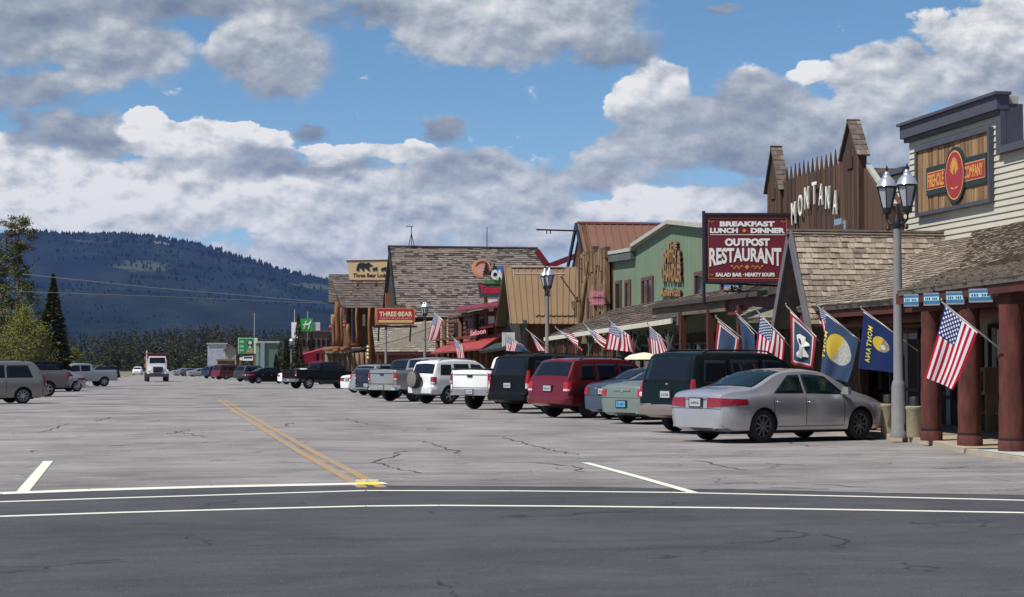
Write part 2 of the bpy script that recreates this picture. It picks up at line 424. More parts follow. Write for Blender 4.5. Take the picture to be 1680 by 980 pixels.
# fresh asphalt of the cross street, its far edge slightly wavy
edge_px = [(-400, 820), (0, 812), (250, 803), (600, 797), (900, 799), (1200, 803), (1450, 809), (1680, 813), (2300, 822)]
ep = [onZ(a, b, 0.0) for a, b in edge_px]
mb = MB()
pp = []
for a, b in zip(ep, ep[1:]):
    for k in range(12):
        q = a.lerp(b, k / 12); pp.append((q.x, q.y + .12 * mnoise.noise(Vector((q.x * .9, 3, 0))) + .05 * mnoise.noise(Vector((q.x * 5, 7, 0)))))
pp = [(-90, ep[0].y)] + pp + [(90, ep[-1].y)]
for (x0, y0), (x1, y1) in zip(pp, pp[1:]):
    mb.quad((x0, -12, .004), (x1, -12, .004), (x1, y1, .004), (x0, y0, .004))
tag(mb.build('cross_street', m_new), kind='structure')
def paint(name, pix, wpx, m, z=.008):
    """painted line through photo ground points with width given in metres along y or x"""
    mb = MB(); P = [onZ(a, b, 0) for a, b in pix]
    for a, b in zip(P, P[1:]):
        d = (b - a); d.z = 0; n = Vector((-d.y, d.x, 0)).normalized() * wpx / 2
        mb.quad(*[(q.x, q.y, gz(q.x, q.y) + z) for q in (a - n, b - n, b + n, a + n)])
    return tag(mb.build(name, m), kind='structure')
paint('stop_line', [(-300, 818), (0, 810.5), (150, 805), (350, 799.5), (500, 796.5), (632, 793.5)], .36, m_white)
paint('crosswalk_line', [(-300, 832), (0, 824.5), (200, 818), (400, 812), (600, 806), (840, 806.5), (1100, 809), (1400, 815.5), (1680, 822), (2000, 829)], .14, m_white)
paint('crosswalk_line', [(-300, 856), (0, 848.5), (200, 842), (400, 836.5), (600, 831.5), (720, 830.5), (900, 831.5), (1200, 834.5), (1450, 838.5), (1680, 842.5), (2000, 849)], .15, m_white)
paint('lane_line', [(36, 809), (79, 756)], .15, m_white)
paint('lane_line', [(1137, 809), (1050, 784), (960, 759)], .13, m_white)
for off in (0, .24):
    mb = MB(); L = [(2.28, 21.4), (2.0, 30), (1.7, 42), (1.45, 55), (1.2, 78)] + ([(.2, 112), (-.2, 124)] if False else [])
    for (x0, y0), (x1, y1) in zip(L, L[1:]):
        n = 10
        for k in range(n):
            ya, yb = y0 + (y1 - y0) * k / n, y0 + (y1 - y0) * (k + 1) / n; xa, xb = x0 + (x1 - x0) * k / n, x0 + (x1 - x0) * (k + 1) / n
            xa -= off; xb -= off
            ja = .012 * mnoise.noise(Vector((ya * 3, off * 9, 1))); 
            mb.quad((xa - .07 + ja, ya, gz(xa, ya) + .006), (xa + .07 + ja, ya, gz(xa, ya) + .006), (xb + .07, yb, gz(xb, yb) + .006), (xb - .07, yb, gz(xb, yb) + .006))
    tag(mb.build('centre_line', m_yell), kind='structure')
# tar-sealed cracks
cr = [[(610,760),(640,752),(668,741)],[(612,760),(640,762),(636,768)],[(640,757),(662,756)],[(640,768),(690,778)],[(280,712),(300,707),(310,705)],[(285,708),(340,717)],
 [(70,708),(90,700),(115,694)],[(160,690),(180,682),(192,682)],[(530,684),(570,687),(600,696),(640,699)],[(700,724),(730,736),(756,745)],[(180,731),(215,729),(300,726),(390,726)],
 [(196,740),(235,740)],[(825,716),(870,728),(905,738)],[(905,738),(950,746)],[(1140,755),(1180,764),(1225,772)],[(1290,722),(1330,730),(1380,733)],[(1260,690+70),(1320,764)],
 [(50,741),(60,738)],[(465,700),(480,694)],[(1540,770),(1590,766)],[(400,744),(430,742)],[(240,692),(262,688)],[(700,705),(720,703)],[(880,760),(930,765),(960,775)],[(1270,802),(1360,804)],[(1330,797),(1420,801)]]
for ci, c in enumerate(cr):
    P = [onZ(a, b, -.01) for a, b in c]; mb = MB(); pts = []
    for a, b in zip(P, P[1:]):
        n = max(2, int((b - a).length / .12))
        for k in range(n):
            q = a.lerp(b, k / n); j = mnoise.noise_vector(Vector((q.x * 2.3, q.y * 2.3, ci))) * .16
            pts.append(Vector((q.x + j.x, q.y + j.y, 0)))
    pts.append(Vector((P[-1].x, P[-1].y, 0)))
    for k, (a, b) in enumerate(zip(pts, pts[1:])):
        d = (b - a); 
        if d.length < 1e-5: continue
        n1 = Vector((-d.y, d.x, 0)).normalized() * (.012 + .024 * abs(mnoise.noise(Vector((k * .35, ci, 4)))))
        n1.y = max(abs(n1.y), .014) * (1 if n1.y >= 0 else -1)
        mb.quad(*[(q.x, q.y, gz(q.x, q.y) + .005) for q in (a - n1, b - n1, b + n1, a + n1)])
    tag(mb.build('tar_mirage_mark', m_tar_mirage), kind='structure')
for (x0, x1, y, ww) in ((-2, 12, 63, 1.3), (1, 14, 66.5, 1.0), (-12, 3, 70, 1.2), (-6, 12, 82, 1.8), (0, 13, 92, 2.2), (-12, 1, 99, 2.2), (-8, 12, 122, 4), (-12, 12, 150, 5), (-9, 2, 58, .6)):  # broken dark bands painting the heat-shimmer reflections on the far road
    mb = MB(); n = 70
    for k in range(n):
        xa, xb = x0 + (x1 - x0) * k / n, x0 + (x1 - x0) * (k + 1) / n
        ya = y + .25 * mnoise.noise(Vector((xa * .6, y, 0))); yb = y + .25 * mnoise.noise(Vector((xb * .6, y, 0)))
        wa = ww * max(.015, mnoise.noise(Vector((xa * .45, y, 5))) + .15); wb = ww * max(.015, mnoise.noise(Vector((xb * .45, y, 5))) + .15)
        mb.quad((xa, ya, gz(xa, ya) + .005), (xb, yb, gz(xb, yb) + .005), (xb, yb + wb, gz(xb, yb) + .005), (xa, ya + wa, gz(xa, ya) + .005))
    tag(mb.build('tar_mirage_mark', m_tar_mirage), kind='structure')
# pavements with kerb
SWZ = .05
def kerbed(name, outline, ztop, m):
    mb = MB(); n = len(outline)
    mb.poly([(x, y, ztop(x, y)) for x, y in outline])
    for k in range(n):
        a, b = outline[k], outline[(k + 1) % n]
        mb.quad((a[0], a[1], -3), (b[0], b[1], -3), (b[0], b[1], ztop(*b)), (a[0], a[1], ztop(*a)))
    return tag(mb.build(name, m), kind='structure')
# right pavement: bulges towards the corner
outl = [(13.05, 24.0), (12.95, 25.5), (13.1, 27.3), (13.6, 29.6), (14.1, 31.6), (KX, 34.2)]
ymr = [34.2, 40, 46, 52, 60, 72, 84, 96, 110, 130, 160, 200, 260, 330]
mb = MB()
left = outl + [(KX, y) for y in ymr[1:]]
for (x0, y0), (x1, y1) in zip(left, left[1:]):
    z0, z1 = SWZ + interp(ZP, y0), SWZ + interp(ZP, y1)
    mb.quad((x0 + .16, y0, z0), (40, y0, z0), (40, y1, z1), (x1 + .16, y1, z1))
tag(mb.build('pavement', m_conc), kind='structure')
mb = MB()
for (x0, y0), (x1, y1) in zip(left, left[1:]):
    z0, z1 = SWZ + interp(ZP, y0) + .003, SWZ + interp(ZP, y1) + .003
    mb.quad((x0, y0, z0), (x0 + .17, y0, z0), (x1 + .17, y1, z1), (x1, y1, z1))
    mb.quad((x0, y0, z0 - .3), (x1, y1, z1 - .3), (x1, y1, z1), (x0, y0, z0))
tag(mb.build('kerb', m_kerb), kind='structure')
mb = MB(); mb.quad((13.0, 24.9, SWZ + .012), (13.5, 24.9, SWZ + .012), (13.75, 27.6, SWZ + .012), (13.2, 27.6, SWZ + .012))
tag(mb.build('kerb_ramp_paint', mat('faded_blue_paint', '#9fb0b4', .8, var=.15, scale=8, col2='#c3b6a2', thr=(.45, .6))), kind='structure')
mb = MB()
yl = [58, 80, 110, 160, 220, 330]
for y0, y1 in zip(yl, yl[1:]):
    z0, z1 = interp(ZP, y0) - .02, interp(ZP, y1) - .02
    mb.quad((-60, y0, z0), (KL, y0, z0), (KL, y1, z1), (-60, y1, z1))
    mb.quad((KL, y0, z0 - .3), (KL, y1, z1 - .3), (KL, y1, z1), (KL, y0, z0))
tag(mb.build('left_pavement', m_conc), kind='structure')

# ------------------------------------------------------------------ hills
m_hill = bpy.data.materials.new('forested_hill'); m_hill.use_nodes = True
t = m_hill.node_tree; b = t.nodes['Principled BSDF']; b.inputs['Roughness'].default_value = 1; b.inputs['Specular IOR Level'].default_value = 0
tcn = N(t, 'ShaderNodeTexCoord')
na = N(t, 'ShaderNodeTexNoise'); na.inputs['Scale'].default_value = .0035; na.inputs['Detail'].default_value = 12; na.inputs['Roughness'].default_value = .70
t.links.new(V(t, 'MULTIPLY', tcn.outputs['Object'], (1, .6, 2.4)), na.inputs['Vector'])
r = N(t, 'ShaderNodeValToRGB'); t.links.new(na.outputs[0], r.inputs[0])
r.color_ramp.elements[0].position = .42; r.color_ramp.elements[0].color = (.010, .018, .030, 1)
r.color_ramp.elements[1].position = .74; r.color_ramp.elements[1].color = (.10, .10, .09, 1)
q = r.color_ramp.elements.new(.58); q.color = (.020, .032, .040, 1)
q = r.color_ramp.elements.new(.66); q.color = (.045, .055, .052, 1)
hcol = r.outputs[0]; hs = N(t, 'ShaderNodeSeparateXYZ'); t.links.new(tcn.outputs['Object'], hs.inputs[0])
nf = N(t, 'ShaderNodeTexNoise'); nf.inputs['Scale'].default_value = .012; nf.inputs['Detail'].default_value = 10; nf.inputs['Roughness'].default_value = .7; t.links.new(tcn.outputs['Object'], nf.inputs['Vector'])
for (px_, py_, rx_, rz_, cc_) in ((266, 412, 20, 5, (.15, .13, .115, 1)), (165, 414, 34, 9, (.055, .055, .065, 1)), (250, 466, 34, 11, (.060, .075, .050, 1)), (500, 484, 45, 7, (.065, .08, .055, 1))):
    q_ = onY(px_, py_, 6000); k_ = 6000 / FPX
    dx_ = M(t, 'DIVIDE', M(t, 'SUBTRACT', hs.outputs[0], q_.x), rx_ * k_); dz_ = M(t, 'DIVIDE', M(t, 'SUBTRACT', hs.outputs[2], q_.z), rz_ * k_)
    dd_ = M(t, 'SQRT', M(t, 'ADD', M(t, 'MULTIPLY', dx_, dx_), M(t, 'MULTIPLY', dz_, dz_)))
    f_ = M(t, 'MULTIPLY', M(t, 'SUBTRACT', M(t, 'ADD', M(t, 'SUBTRACT', 1.0, dd_), M(t, 'MULTIPLY_ADD', nf.outputs[0], 3.4, -1.75)), .0), 3.0, clamp=True)
    f_ = M(t, 'MULTIPLY', f_, M(t, 'LESS_THAN', dd_, 1.15))
    mq = N(t, 'ShaderNodeMix', data_type='RGBA'); t.links.new(f_, mq.inputs[0]); t.links.new(hcol, mq.inputs[6]); mq.inputs[7].default_value = cc_; hcol = mq.outputs[2]
t.links.new(hcol, b.inputs['Base Color'])
HILLV = []
def hill(name, pix, Y, depth, seed, base=585, rough=30.0):
    mb = MB(); nu = 150
    xs = [pix[0][0] + (pix[-1][0] - pix[0][0]) * i / nu for i in range(nu + 1)]
    nv = 26
    for j in range(nv + 1):
        tt = j / nv
        for i, px in enumerate(xs):
            top = onY(px, interp(pix, px), Y); z1 = max(top.z, 2)
            prof = sin(tt * pi / 2) ** .9
            yy = Y - depth * (1 - tt) - 0
            n = mnoise.fractal(Vector((top.x * .0022, yy * .0022, seed)), 1.0, 2.1, 5)
            z = -8 + (z1 + 8) * prof + n * rough * sin(tt * pi)
            mb.v.append((top.x * (yy / Y) , yy + n * 120 * (1 - tt), z))
    # back slope
    for i, px in enumerate(xs):
        top = onY(px, interp(pix, px), Y); mb.v.append((top.x, Y + depth * .8, -10))
    for j in range(nv + 1):
        for i in range(nu):
            k = j * (nu + 1) + i; mb.f.append((k, k + 1, k + nu + 2, k + nu + 1)); mb.m.append(0)
    HILLV.append([v for v in mb.v[:nv * (nu + 1)]])
    return tag(mb.build(name, m_hill, smooth=True), kind='structure')
hill('far_hill', [(-500, 470), (-250, 440), (0, 394), (60, 389), (110, 391), (200, 391), (260, 397), (320, 408), (380, 424), (440, 441), (500, 459), (560, 470), (700, 490), (900, 520), (1300, 560), (1900, 590)], 6500, 2600, 3.1)
hill('low_hill', [(-500, 490), (-100, 478), (100, 476), (250, 482), (420, 500), (560, 512), (800, 535), (1200, 560), (1900, 592)], 3400, 900, 8.4, rough=10)
# trees standing on the skyline and slopes of the far hill: one mass
def cone_tree(mb, x, y, z, h, r, n=5, tiers=2):
    for k in range(tiers):
        z0 = z + h * (k / tiers) * .8; z1 = z + h * (k + 1.25) / tiers if k < tiers - 1 else z + h
        rr = r * (1 - .45 * k / max(1, tiers - 1)) if tiers > 1 else r
        i = len(mb.v); ph = random.random() * 6
        for j in range(n):
            a = ph + 2 * pi * j / n; q = rr * random.uniform(.75, 1.2); mb.v.append((x + q * cos(a), y + q * sin(a), z0 + random.uniform(-.03, .03) * h))
        mb.v.append((x, y, z1))
        for j in range(n): mb.f.append((i + j, i + (j + 1) % n, i + n)); mb.m.append(0)
m_fardark = mat('far_conifer', (.012, .020, .022, 1), 1, var=.35, scale=.02, spec=0)
mb = MB()
pixh = [(-100, 404), (0, 394), (60, 389), (110, 391), (200, 391), (260, 397), (320, 408), (380, 424), (440, 441), (500, 459), (560, 470), (640, 482)]
for k in range(1300):
    px = random.uniform(-60, 600); p = onY(px, interp(pixh, px), 6500)
    cone_tree(mb, p.x, p.y - random.uniform(0, 60), p.z - random.uniform(3, 9), random.uniform(9, 15), random.uniform(3, 5), n=4, tiers=1)
for hv, cnt in zip(HILLV, (17000, 9000)):
    for k in range(cnt):
        x_, y_, z_ = random.choice(hv); q_ = Vector((x_ + random.uniform(-35, 35), y_ + random.uniform(-60, 60), z_ - 3))
        if mnoise.noise(q_ * .003) < -.22 or z_ < 10: continue
        h_ = q_.y * random.uniform(.0016, .0027) * (.62 if q_.y < 3600 else 1); cone_tree(mb, q_.x, q_.y, q_.z, h_, h_ * .42, n=3, tiers=1)
tag(mb.build('hill_forest', m_fardark, fixn=False), 'dark conifers in a ragged line along the mountain ridge', 'forest', kind='stuff')
# ------------------------------------------------------------------ forest behind the town (one mass) and nearer trees
def leafcloud_conifer(mb, x, y, z, h, r, n, leaf, seed, low=.12, shape=1.0, cl=(0, 1, 2)):
    """crown of many small leaf faces on drooping whorls"""
    rd = random.Random(seed)
    for k in range(n):
        t = rd.random() ** .95; hh = low + (1 - low) * t
        rad = r * (1 - t) ** shape * (.55 + .45 * rd.random()) + .012 * r
        lump = .72 + .5 * mnoise.noise(Vector((hh * 6, seed, 0))) 
        a = rd.random() * 2 * pi; lob = .78 + .4 * mnoise.noise(Vector((cos(a) * 1.7 + seed, sin(a) * 1.7, hh * 7)))
        rr = rad * lump * lob * 1.25
        cx, cy, cz = x + rr * cos(a), y + rr * sin(a), z + h * hh - rr * .22
        s = leaf * rd.uniform(.6, 1.3) * (1.05 - .6 * t)
        d1 = Vector((cos(a), sin(a), rd.uniform(-.5, .2))).normalized(); d2 = Vector((-sin(a), cos(a), rd.uniform(-.4, .4)))
        p = Vector((cx, cy, cz)); m = cl[0] if rd.random() < .45 else (cl[1] if rd.random() < .7 else cl[2])
        mb.f.append((len(mb.v), len(mb.v) + 1, len(mb.v) + 2)); mb.m.append(m)
        mb.v += [tuple(p + d1 * s), tuple(p - d1 * s * .5 + d2 * s * .6), tuple(p - d1 * s * .5 - d2 * s * .6 + Vector((0, 0, -.2 * s)))]
g_dark = mat('needle_dark', (.052, .060, .026, 1), .9, var=.3, scale=.3, spec=.1)
g_mid = mat('needle_mid', (.095, .100, .040, 1), .9, var=.3, scale=.3, spec=.1)
g_lite = mat('needle_light', (.12, .125, .045, 1), .9, var=.3, scale=.3, spec=.1)
b_dark = mat('needle_brown', (.125, .10, .055, 1), .9, var=.3, scale=.3, spec=.1)
m_bark = mat('pine_bark', '#6b5443', .95, var=.25, scale=4)
m_birch = mat('pale_bark', '#8f8672', .95, var=.25, scale=4)
mb = MB()
prof = [(-200, 556), (60, 553), (150, 549), (240, 546), (300, 541), (350, 535), (400, 541), (470, 545), (540, 540), (640, 545), (900, 556), (1300, 572), (2200, 590)]
for k in range(330):
    px = -150 + 1150 * (k + random.random()) / 330 if k < 260 else random.uniform(100, 560)
    Y = random.uniform(560, 760); q = onY(px, interp(prof, px) + random.uniform(-7, 10), Y); z0 = gz(q.x, Y) - .5
    h = q.z - z0; tint = random.random()
    cl = (0, 1, 0) if tint < .45 else ((1, 3, 0) if tint < .8 else (3, 3, 1))
    leafcloud_conifer(mb, q.x, Y, z0, h, h * random.uniform(.15, .24), 330, h * .056, k + 50, low=.0, shape=.6, cl=cl)
for k in range(26):       # pale green spring growth at its foot
    px = random.uniform(300, 420); q = onY(px, random.uniform(583, 596), 420); z0 = gz(q.x, 420)
    leafcloud_conifer(mb, q.x, 420, z0 - 1, q.z - z0 + 1, 2.2, 240, .4, 900 + k, low=.0, shape=.5, cl=(2, 2, 1))
tag(mb.build('forest', [g_dark, g_mid, g_lite, b_dark], fixn=False), 'wall of dark conifers closing the end of the street', 'forest', kind='stuff')

def tree(name, label, cat, px, ptop, s, r, n, leaf, mats, seed, low=.1, shape=1.0, trunk=.22, group=None, limbs=0, trunkm=None, fn=None):
    base = atS(px, 595, s); z0 = gz(base.x, base.y); top = atS(px, ptop, s); h = top.z - z0
    o = empty(name, (base.x, base.y, z0)); tag(o, label, cat, group)
    tm = MB(); rd = random.Random(seed)
    bend = [(0, 0, -.2)] + [(rd.uniform(-.15, .15) * t, rd.uniform(-.15, .15) * t, h * t) for t in (.25, .5, .75, .97)]
    tm.tube(bend, [trunk * k for k in (1.1, .85, .6, .35, .08)], 8)
    for k in range(limbs):
        t = rd.uniform(.3, .92); a = rd.random() * 2 * pi; L = r * (1.1 - t) * 1.1 + .4
        tm.tube([(0, 0, h * t), (L * .6 * cos(a), L * .6 * sin(a), h * t + .1 * L), (L * cos(a), L * sin(a), h * t + .25 * L)], [.05, .03, .012], 5)
    tm.build('trunk', trunkm or m_bark, o, local=True, smooth=True)
    cm = MB()
    if fn: fn(cm, h, r, seed)
    else: leafcloud_conifer(cm, 0, 0, 0, h, r, n, leaf, seed, low, shape)
    cm.build('crown', mats, o, local=True, fixn=False)
    return o
def tall_pine(cm, h, r, seed):
    rd = random.Random(seed)
    # clumps of needles at branch ends, sparse with gaps
    for k in range(120):
        t = rd.random(); hh = .10 + .90 * t
        prof = interp([(0, .9), (.25, 1.0), (.45, .8), (.6, .55), (.68, .28), (.75, .33), (.84, .62), (.93, .72), (1.0, .2)], t)
        a = rd.random() * 2 * pi; rr = r * prof * rd.uniform(.35, 1.0)
        c = Vector((rr * cos(a), rr * sin(a), h * hh + rd.uniform(-.2, .2)))
        cs = rd.uniform(.28, .6) * (1.15 if t < .6 else .8); m = rd.choice((0, 0, 1, 1, 3))
        for j in range(85):
            v = Vector((rd.gauss(0, 1), rd.gauss(0, 1), rd.gauss(0, .55))) * cs * .55
            d1 = Vector((rd.uniform(-1, 1), rd.uniform(-1, 1), rd.uniform(-.4, 1))).normalized() * rd.uniform(.10, .22); d2 = d1.orthogonal().normalized() * .05
            i = len(cm.v); cm.v += [tuple(c + v - d2), tuple(c + v + d2), tuple(c + v + d1)]; cm.f.append((i, i + 1, i + 2)); cm.m.append(m if rd.random() < .8 else 2)
def bushy(cm, h, r, seed, lo=.12, k_=150, leaf=.09):
    rd = random.Random(seed)
    for k in range(k_):
        t = rd.random(); hh = lo + (1 - lo) * t; prof = sin(min(1, .15 + t * .92) * pi) ** .55
        a = rd.random() * 2 * pi; rr = r * prof * sqrt(rd.random())
        c = Vector((rr * cos(a), rr * sin(a), h * hh)); cs = rd.uniform(.3, .6)
        for j in range(60):
            v = Vector((rd.gauss(0, 1), rd.gauss(0, 1), rd.gauss(0, 1.1))) * cs * .6
            d1 = Vector((rd.uniform(-1, 1), rd.uniform(-1, 1), rd.uniform(-.2, 1))).normalized() * leaf * rd.uniform(.7, 1.4); d2 = d1.orthogonal().normalized() * leaf * .5
            i = len(cm.v); cm.v += [tuple(c + v - d2), tuple(c + v + d2), tuple(c + v + d1)]; cm.f.append((i, i + 1, i + 2)); cm.m.append(rd.choice((0, 0, 1)))
NM = [g_dark, g_mid, g_lite, b_dark]
w1 = mat('willow_leaf', (.125, .125, .030, 1), .8, var=.25, scale=1, spec=.1); w2 = mat('willow_leaf_light', (.19, .18, .045, 1), .8, var=.25, scale=1, spec=.1)
tree('pine_tree', 'tallest pine at the left edge with a bare gap below its tufted top', 'tree', 28, 355, 23, 1.75, 0, 0, NM, 21, fn=tall_pine, limbs=22, trunk=.2)
tree('pine_tree', 'dark pine cut by the left edge beside the tallest pine', 'tree', -8, 412, 21, 1.9, 0, 0, NM, 22, fn=tall_pine, limbs=14)
tree('spruce_tree', 'broad dark spruce with a thin pointed top behind the yellow-green willow', 'tree', 86, 449, 21, 3.0, 9000, .28, NM, 23, low=.02, shape=1.0)
tree('willow_tree', 'yellow-green leafy willow in front of the dark spruce at left', 'tree', 40, 512, 25, 2.0, 0, 0, [w1, w2], 24, fn=bushy, limbs=12, trunk=.1, trunkm=m_birch)
tree('shrub', 'low yellow-green bush in front of the pole beyond the silver pickup', 'bush', 122, 574, 15, 1.3, 0, 0, [w1, g_mid], 25, fn=lambda c, h, r, s: bushy(c, h, r, s, 0, 50, .12), trunk=.06)
# spruces by the far right-hand lamps
for i, (px, pt, s, r, lab) in enumerate(((489, 515, 16, 1.25, 'tallest dark spruce left of the green and white hotel signs'), (470, 556, 15, .95, 'small dark spruce left of the tallest roadside spruce'), (512, 545, 15, 1.05, 'dark spruce standing under the green and white hotel signs'), (453, 580, 14, .7, 'lowest young spruce beside the far street lamp'))):
    tree('spruce_tree', lab, 'tree', px, pt, s, r, 2600, .22, NM, 40 + i, low=.0, shape=.8, group='spruces beside the far shops')

# air between the town and the hills
mb = MB(); mb.box((300, 5900, 395), (15000, 12400, 840)); hz = mb.build('haze', bpy.data.materials.new('haze_air')); tag(hz, 'blue air fading the far hills', 'haze', kind='stuff')
hm = hz.data.materials[0]; hm.use_nodes = True; t = hm.node_tree; t.nodes.clear(); ho = N(t, 'ShaderNodeOutputMaterial'); pv = N(t, 'ShaderNodeVolumePrincipled')
pv.inputs['Color'].default_value = (.24, .40, .95, 1); pv.inputs['Density'].default_value = 3.4e-5; pv.inputs['Anisotropy'].default_value = .0
t.links.new(pv.outputs[0], ho.inputs['Volume'])
hz.display_type = 'WIRE'
# ------------------------------------------------------------------ vehicles
def paintm(name, col, metal=.5, rough=.32, coat=.5):
    d = max(col[:3]) < .06
    return mat(name, col, rough, 0 if d else metal, var=.05, scale=1.2, coat=0 if d else coat, spec=.2 if d else .5)
m_glass = mat('tinted_glass', (.010, .013, .020, 1), .04, 0, var=0, spec=.30)
m_glassg = mat('green_glass', (.008, .018, .017, 1), .04, 0, var=.5, scale=2.2, spec=.35)
m_black = mat('black_plastic', (.012, .012, .013, 1), .6, var=0)
m_under = mat('wheel_well', (.008, .008, .008, 1), .9, var=0)
m_tyre = mat('tyre_rubber', (.016, .016, .017, 1), .85, var=.2, scale=6)
m_alloy = mat('alloy_rim', (.42, .42, .43, 1), .35, .8, var=.05)
m_alloyd = mat('dark_alloy_rim', (.16, .16, .165, 1), .4, .7, var=.05)
m_chrome = mat('chrome', (.75, .76, .78, 1), .12, 1.0, var=0)
m_red = mat('red_lens', (.24, .010, .022, 1), .15, 0, var=.2, scale=14, coat=.4)
m_redb = mat('bright_red_lens', (.40, .012, .015, 1), .15, 0, var=.2, scale=14, coat=.4)
m_clear = mat('clear_lens', (.62, .63, .65, 1), .10, .2, var=.2, scale=12, coat=.8)
m_amber = mat('amber_lens', (.55, .16, .02, 1), .2, 0, var=.1, coat=.5)
m_plate = mat('licence_plate', (.40, .42, .43, 1), .45, 0, var=.15, scale=30)
m_plateb = mat('blue_licence_plate', (.10, .32, .52, 1), .45, 0, var=.35, scale=30)
m_platet = mat('plate_lettering', (.06, .06, .12, 1), .5, 0, var=0)
m_chassis = mat('underbody', (.010, .010, .011, 1), .9, var=0)

def wheel_meshes(R, wd, rimR, spokes, rimmat, style='spoke'):
    """returns (tyre mesh object, rim mesh object) templates about the axle, outer face towards -y"""
    mb = MB(); h = wd / 2
    mb.lathe([(rimR * .98, -h * .80), (rimR * 1.02, -h * .96), (R * .86, -h * 1.0), (R * .955, -h * .88), (R, -h * .62), (R, h * .62), (R * .955, h * .88), (R * .86, h), (rimR * 1.02, h * .9), (rimR * .9, h * .5)], 36, axis='y', cap=False)
    ty = mb.build('tyre', m_tyre, smooth=True, angle=40)
    mb = MB()
    mb.lathe([(rimR, -h * .88), (rimR * .93, -h * .86), (rimR * .88, -h * .45), (rimR * .84, -h * .30)], 32, axis='y', mats=[0, 0, 1], cap=False)
    mb.lathe([(rimR * .86, -h * .32), (rimR * .1, -h * .30)], 32, axis='y', m=1)
    mb.lathe([(rimR * .22, -h * .30), (rimR * .22, -h * .70), (rimR * .14, -h * .78)], 16, axis='y', m=0)
    for k in range(spokes):
        a = 2 * pi * k / spokes
        d = Vector((cos(a), 0, sin(a))); s = Vector((-sin(a), 0, cos(a)))
        w0, w1 = rimR * (.10 if spokes > 6 else .17), rimR * (.085 if spokes > 6 else .13)
        yo, yi = -h * .72, -h * .34
        r0, r1 = rimR * .16, rimR * .93
        pts = [d * r0 - s * w0, d * r0 + s * w0, d * r1 + s * w1, d * r1 - s * w1]
        A = [Vector((p.x, yo if q < 2 else yo * .98, p.z)) for q, p in enumerate(pts)]; B = [Vector((p.x, yi, p.z)) for p in pts]
        i = len(mb.v); mb.v += [tuple(p) for p in A + B]
        for f in ((0, 1, 2, 3), (4, 7, 6, 5), (0, 4, 5, 1), (1, 5, 6, 2), (2, 6, 7, 3), (3, 7, 4, 0)): mb.f.append(tuple(i + q for q in f)); mb.m.append(0)
    rim = mb.build('rim', [rimmat, m_under], angle=35)
    return ty, rim

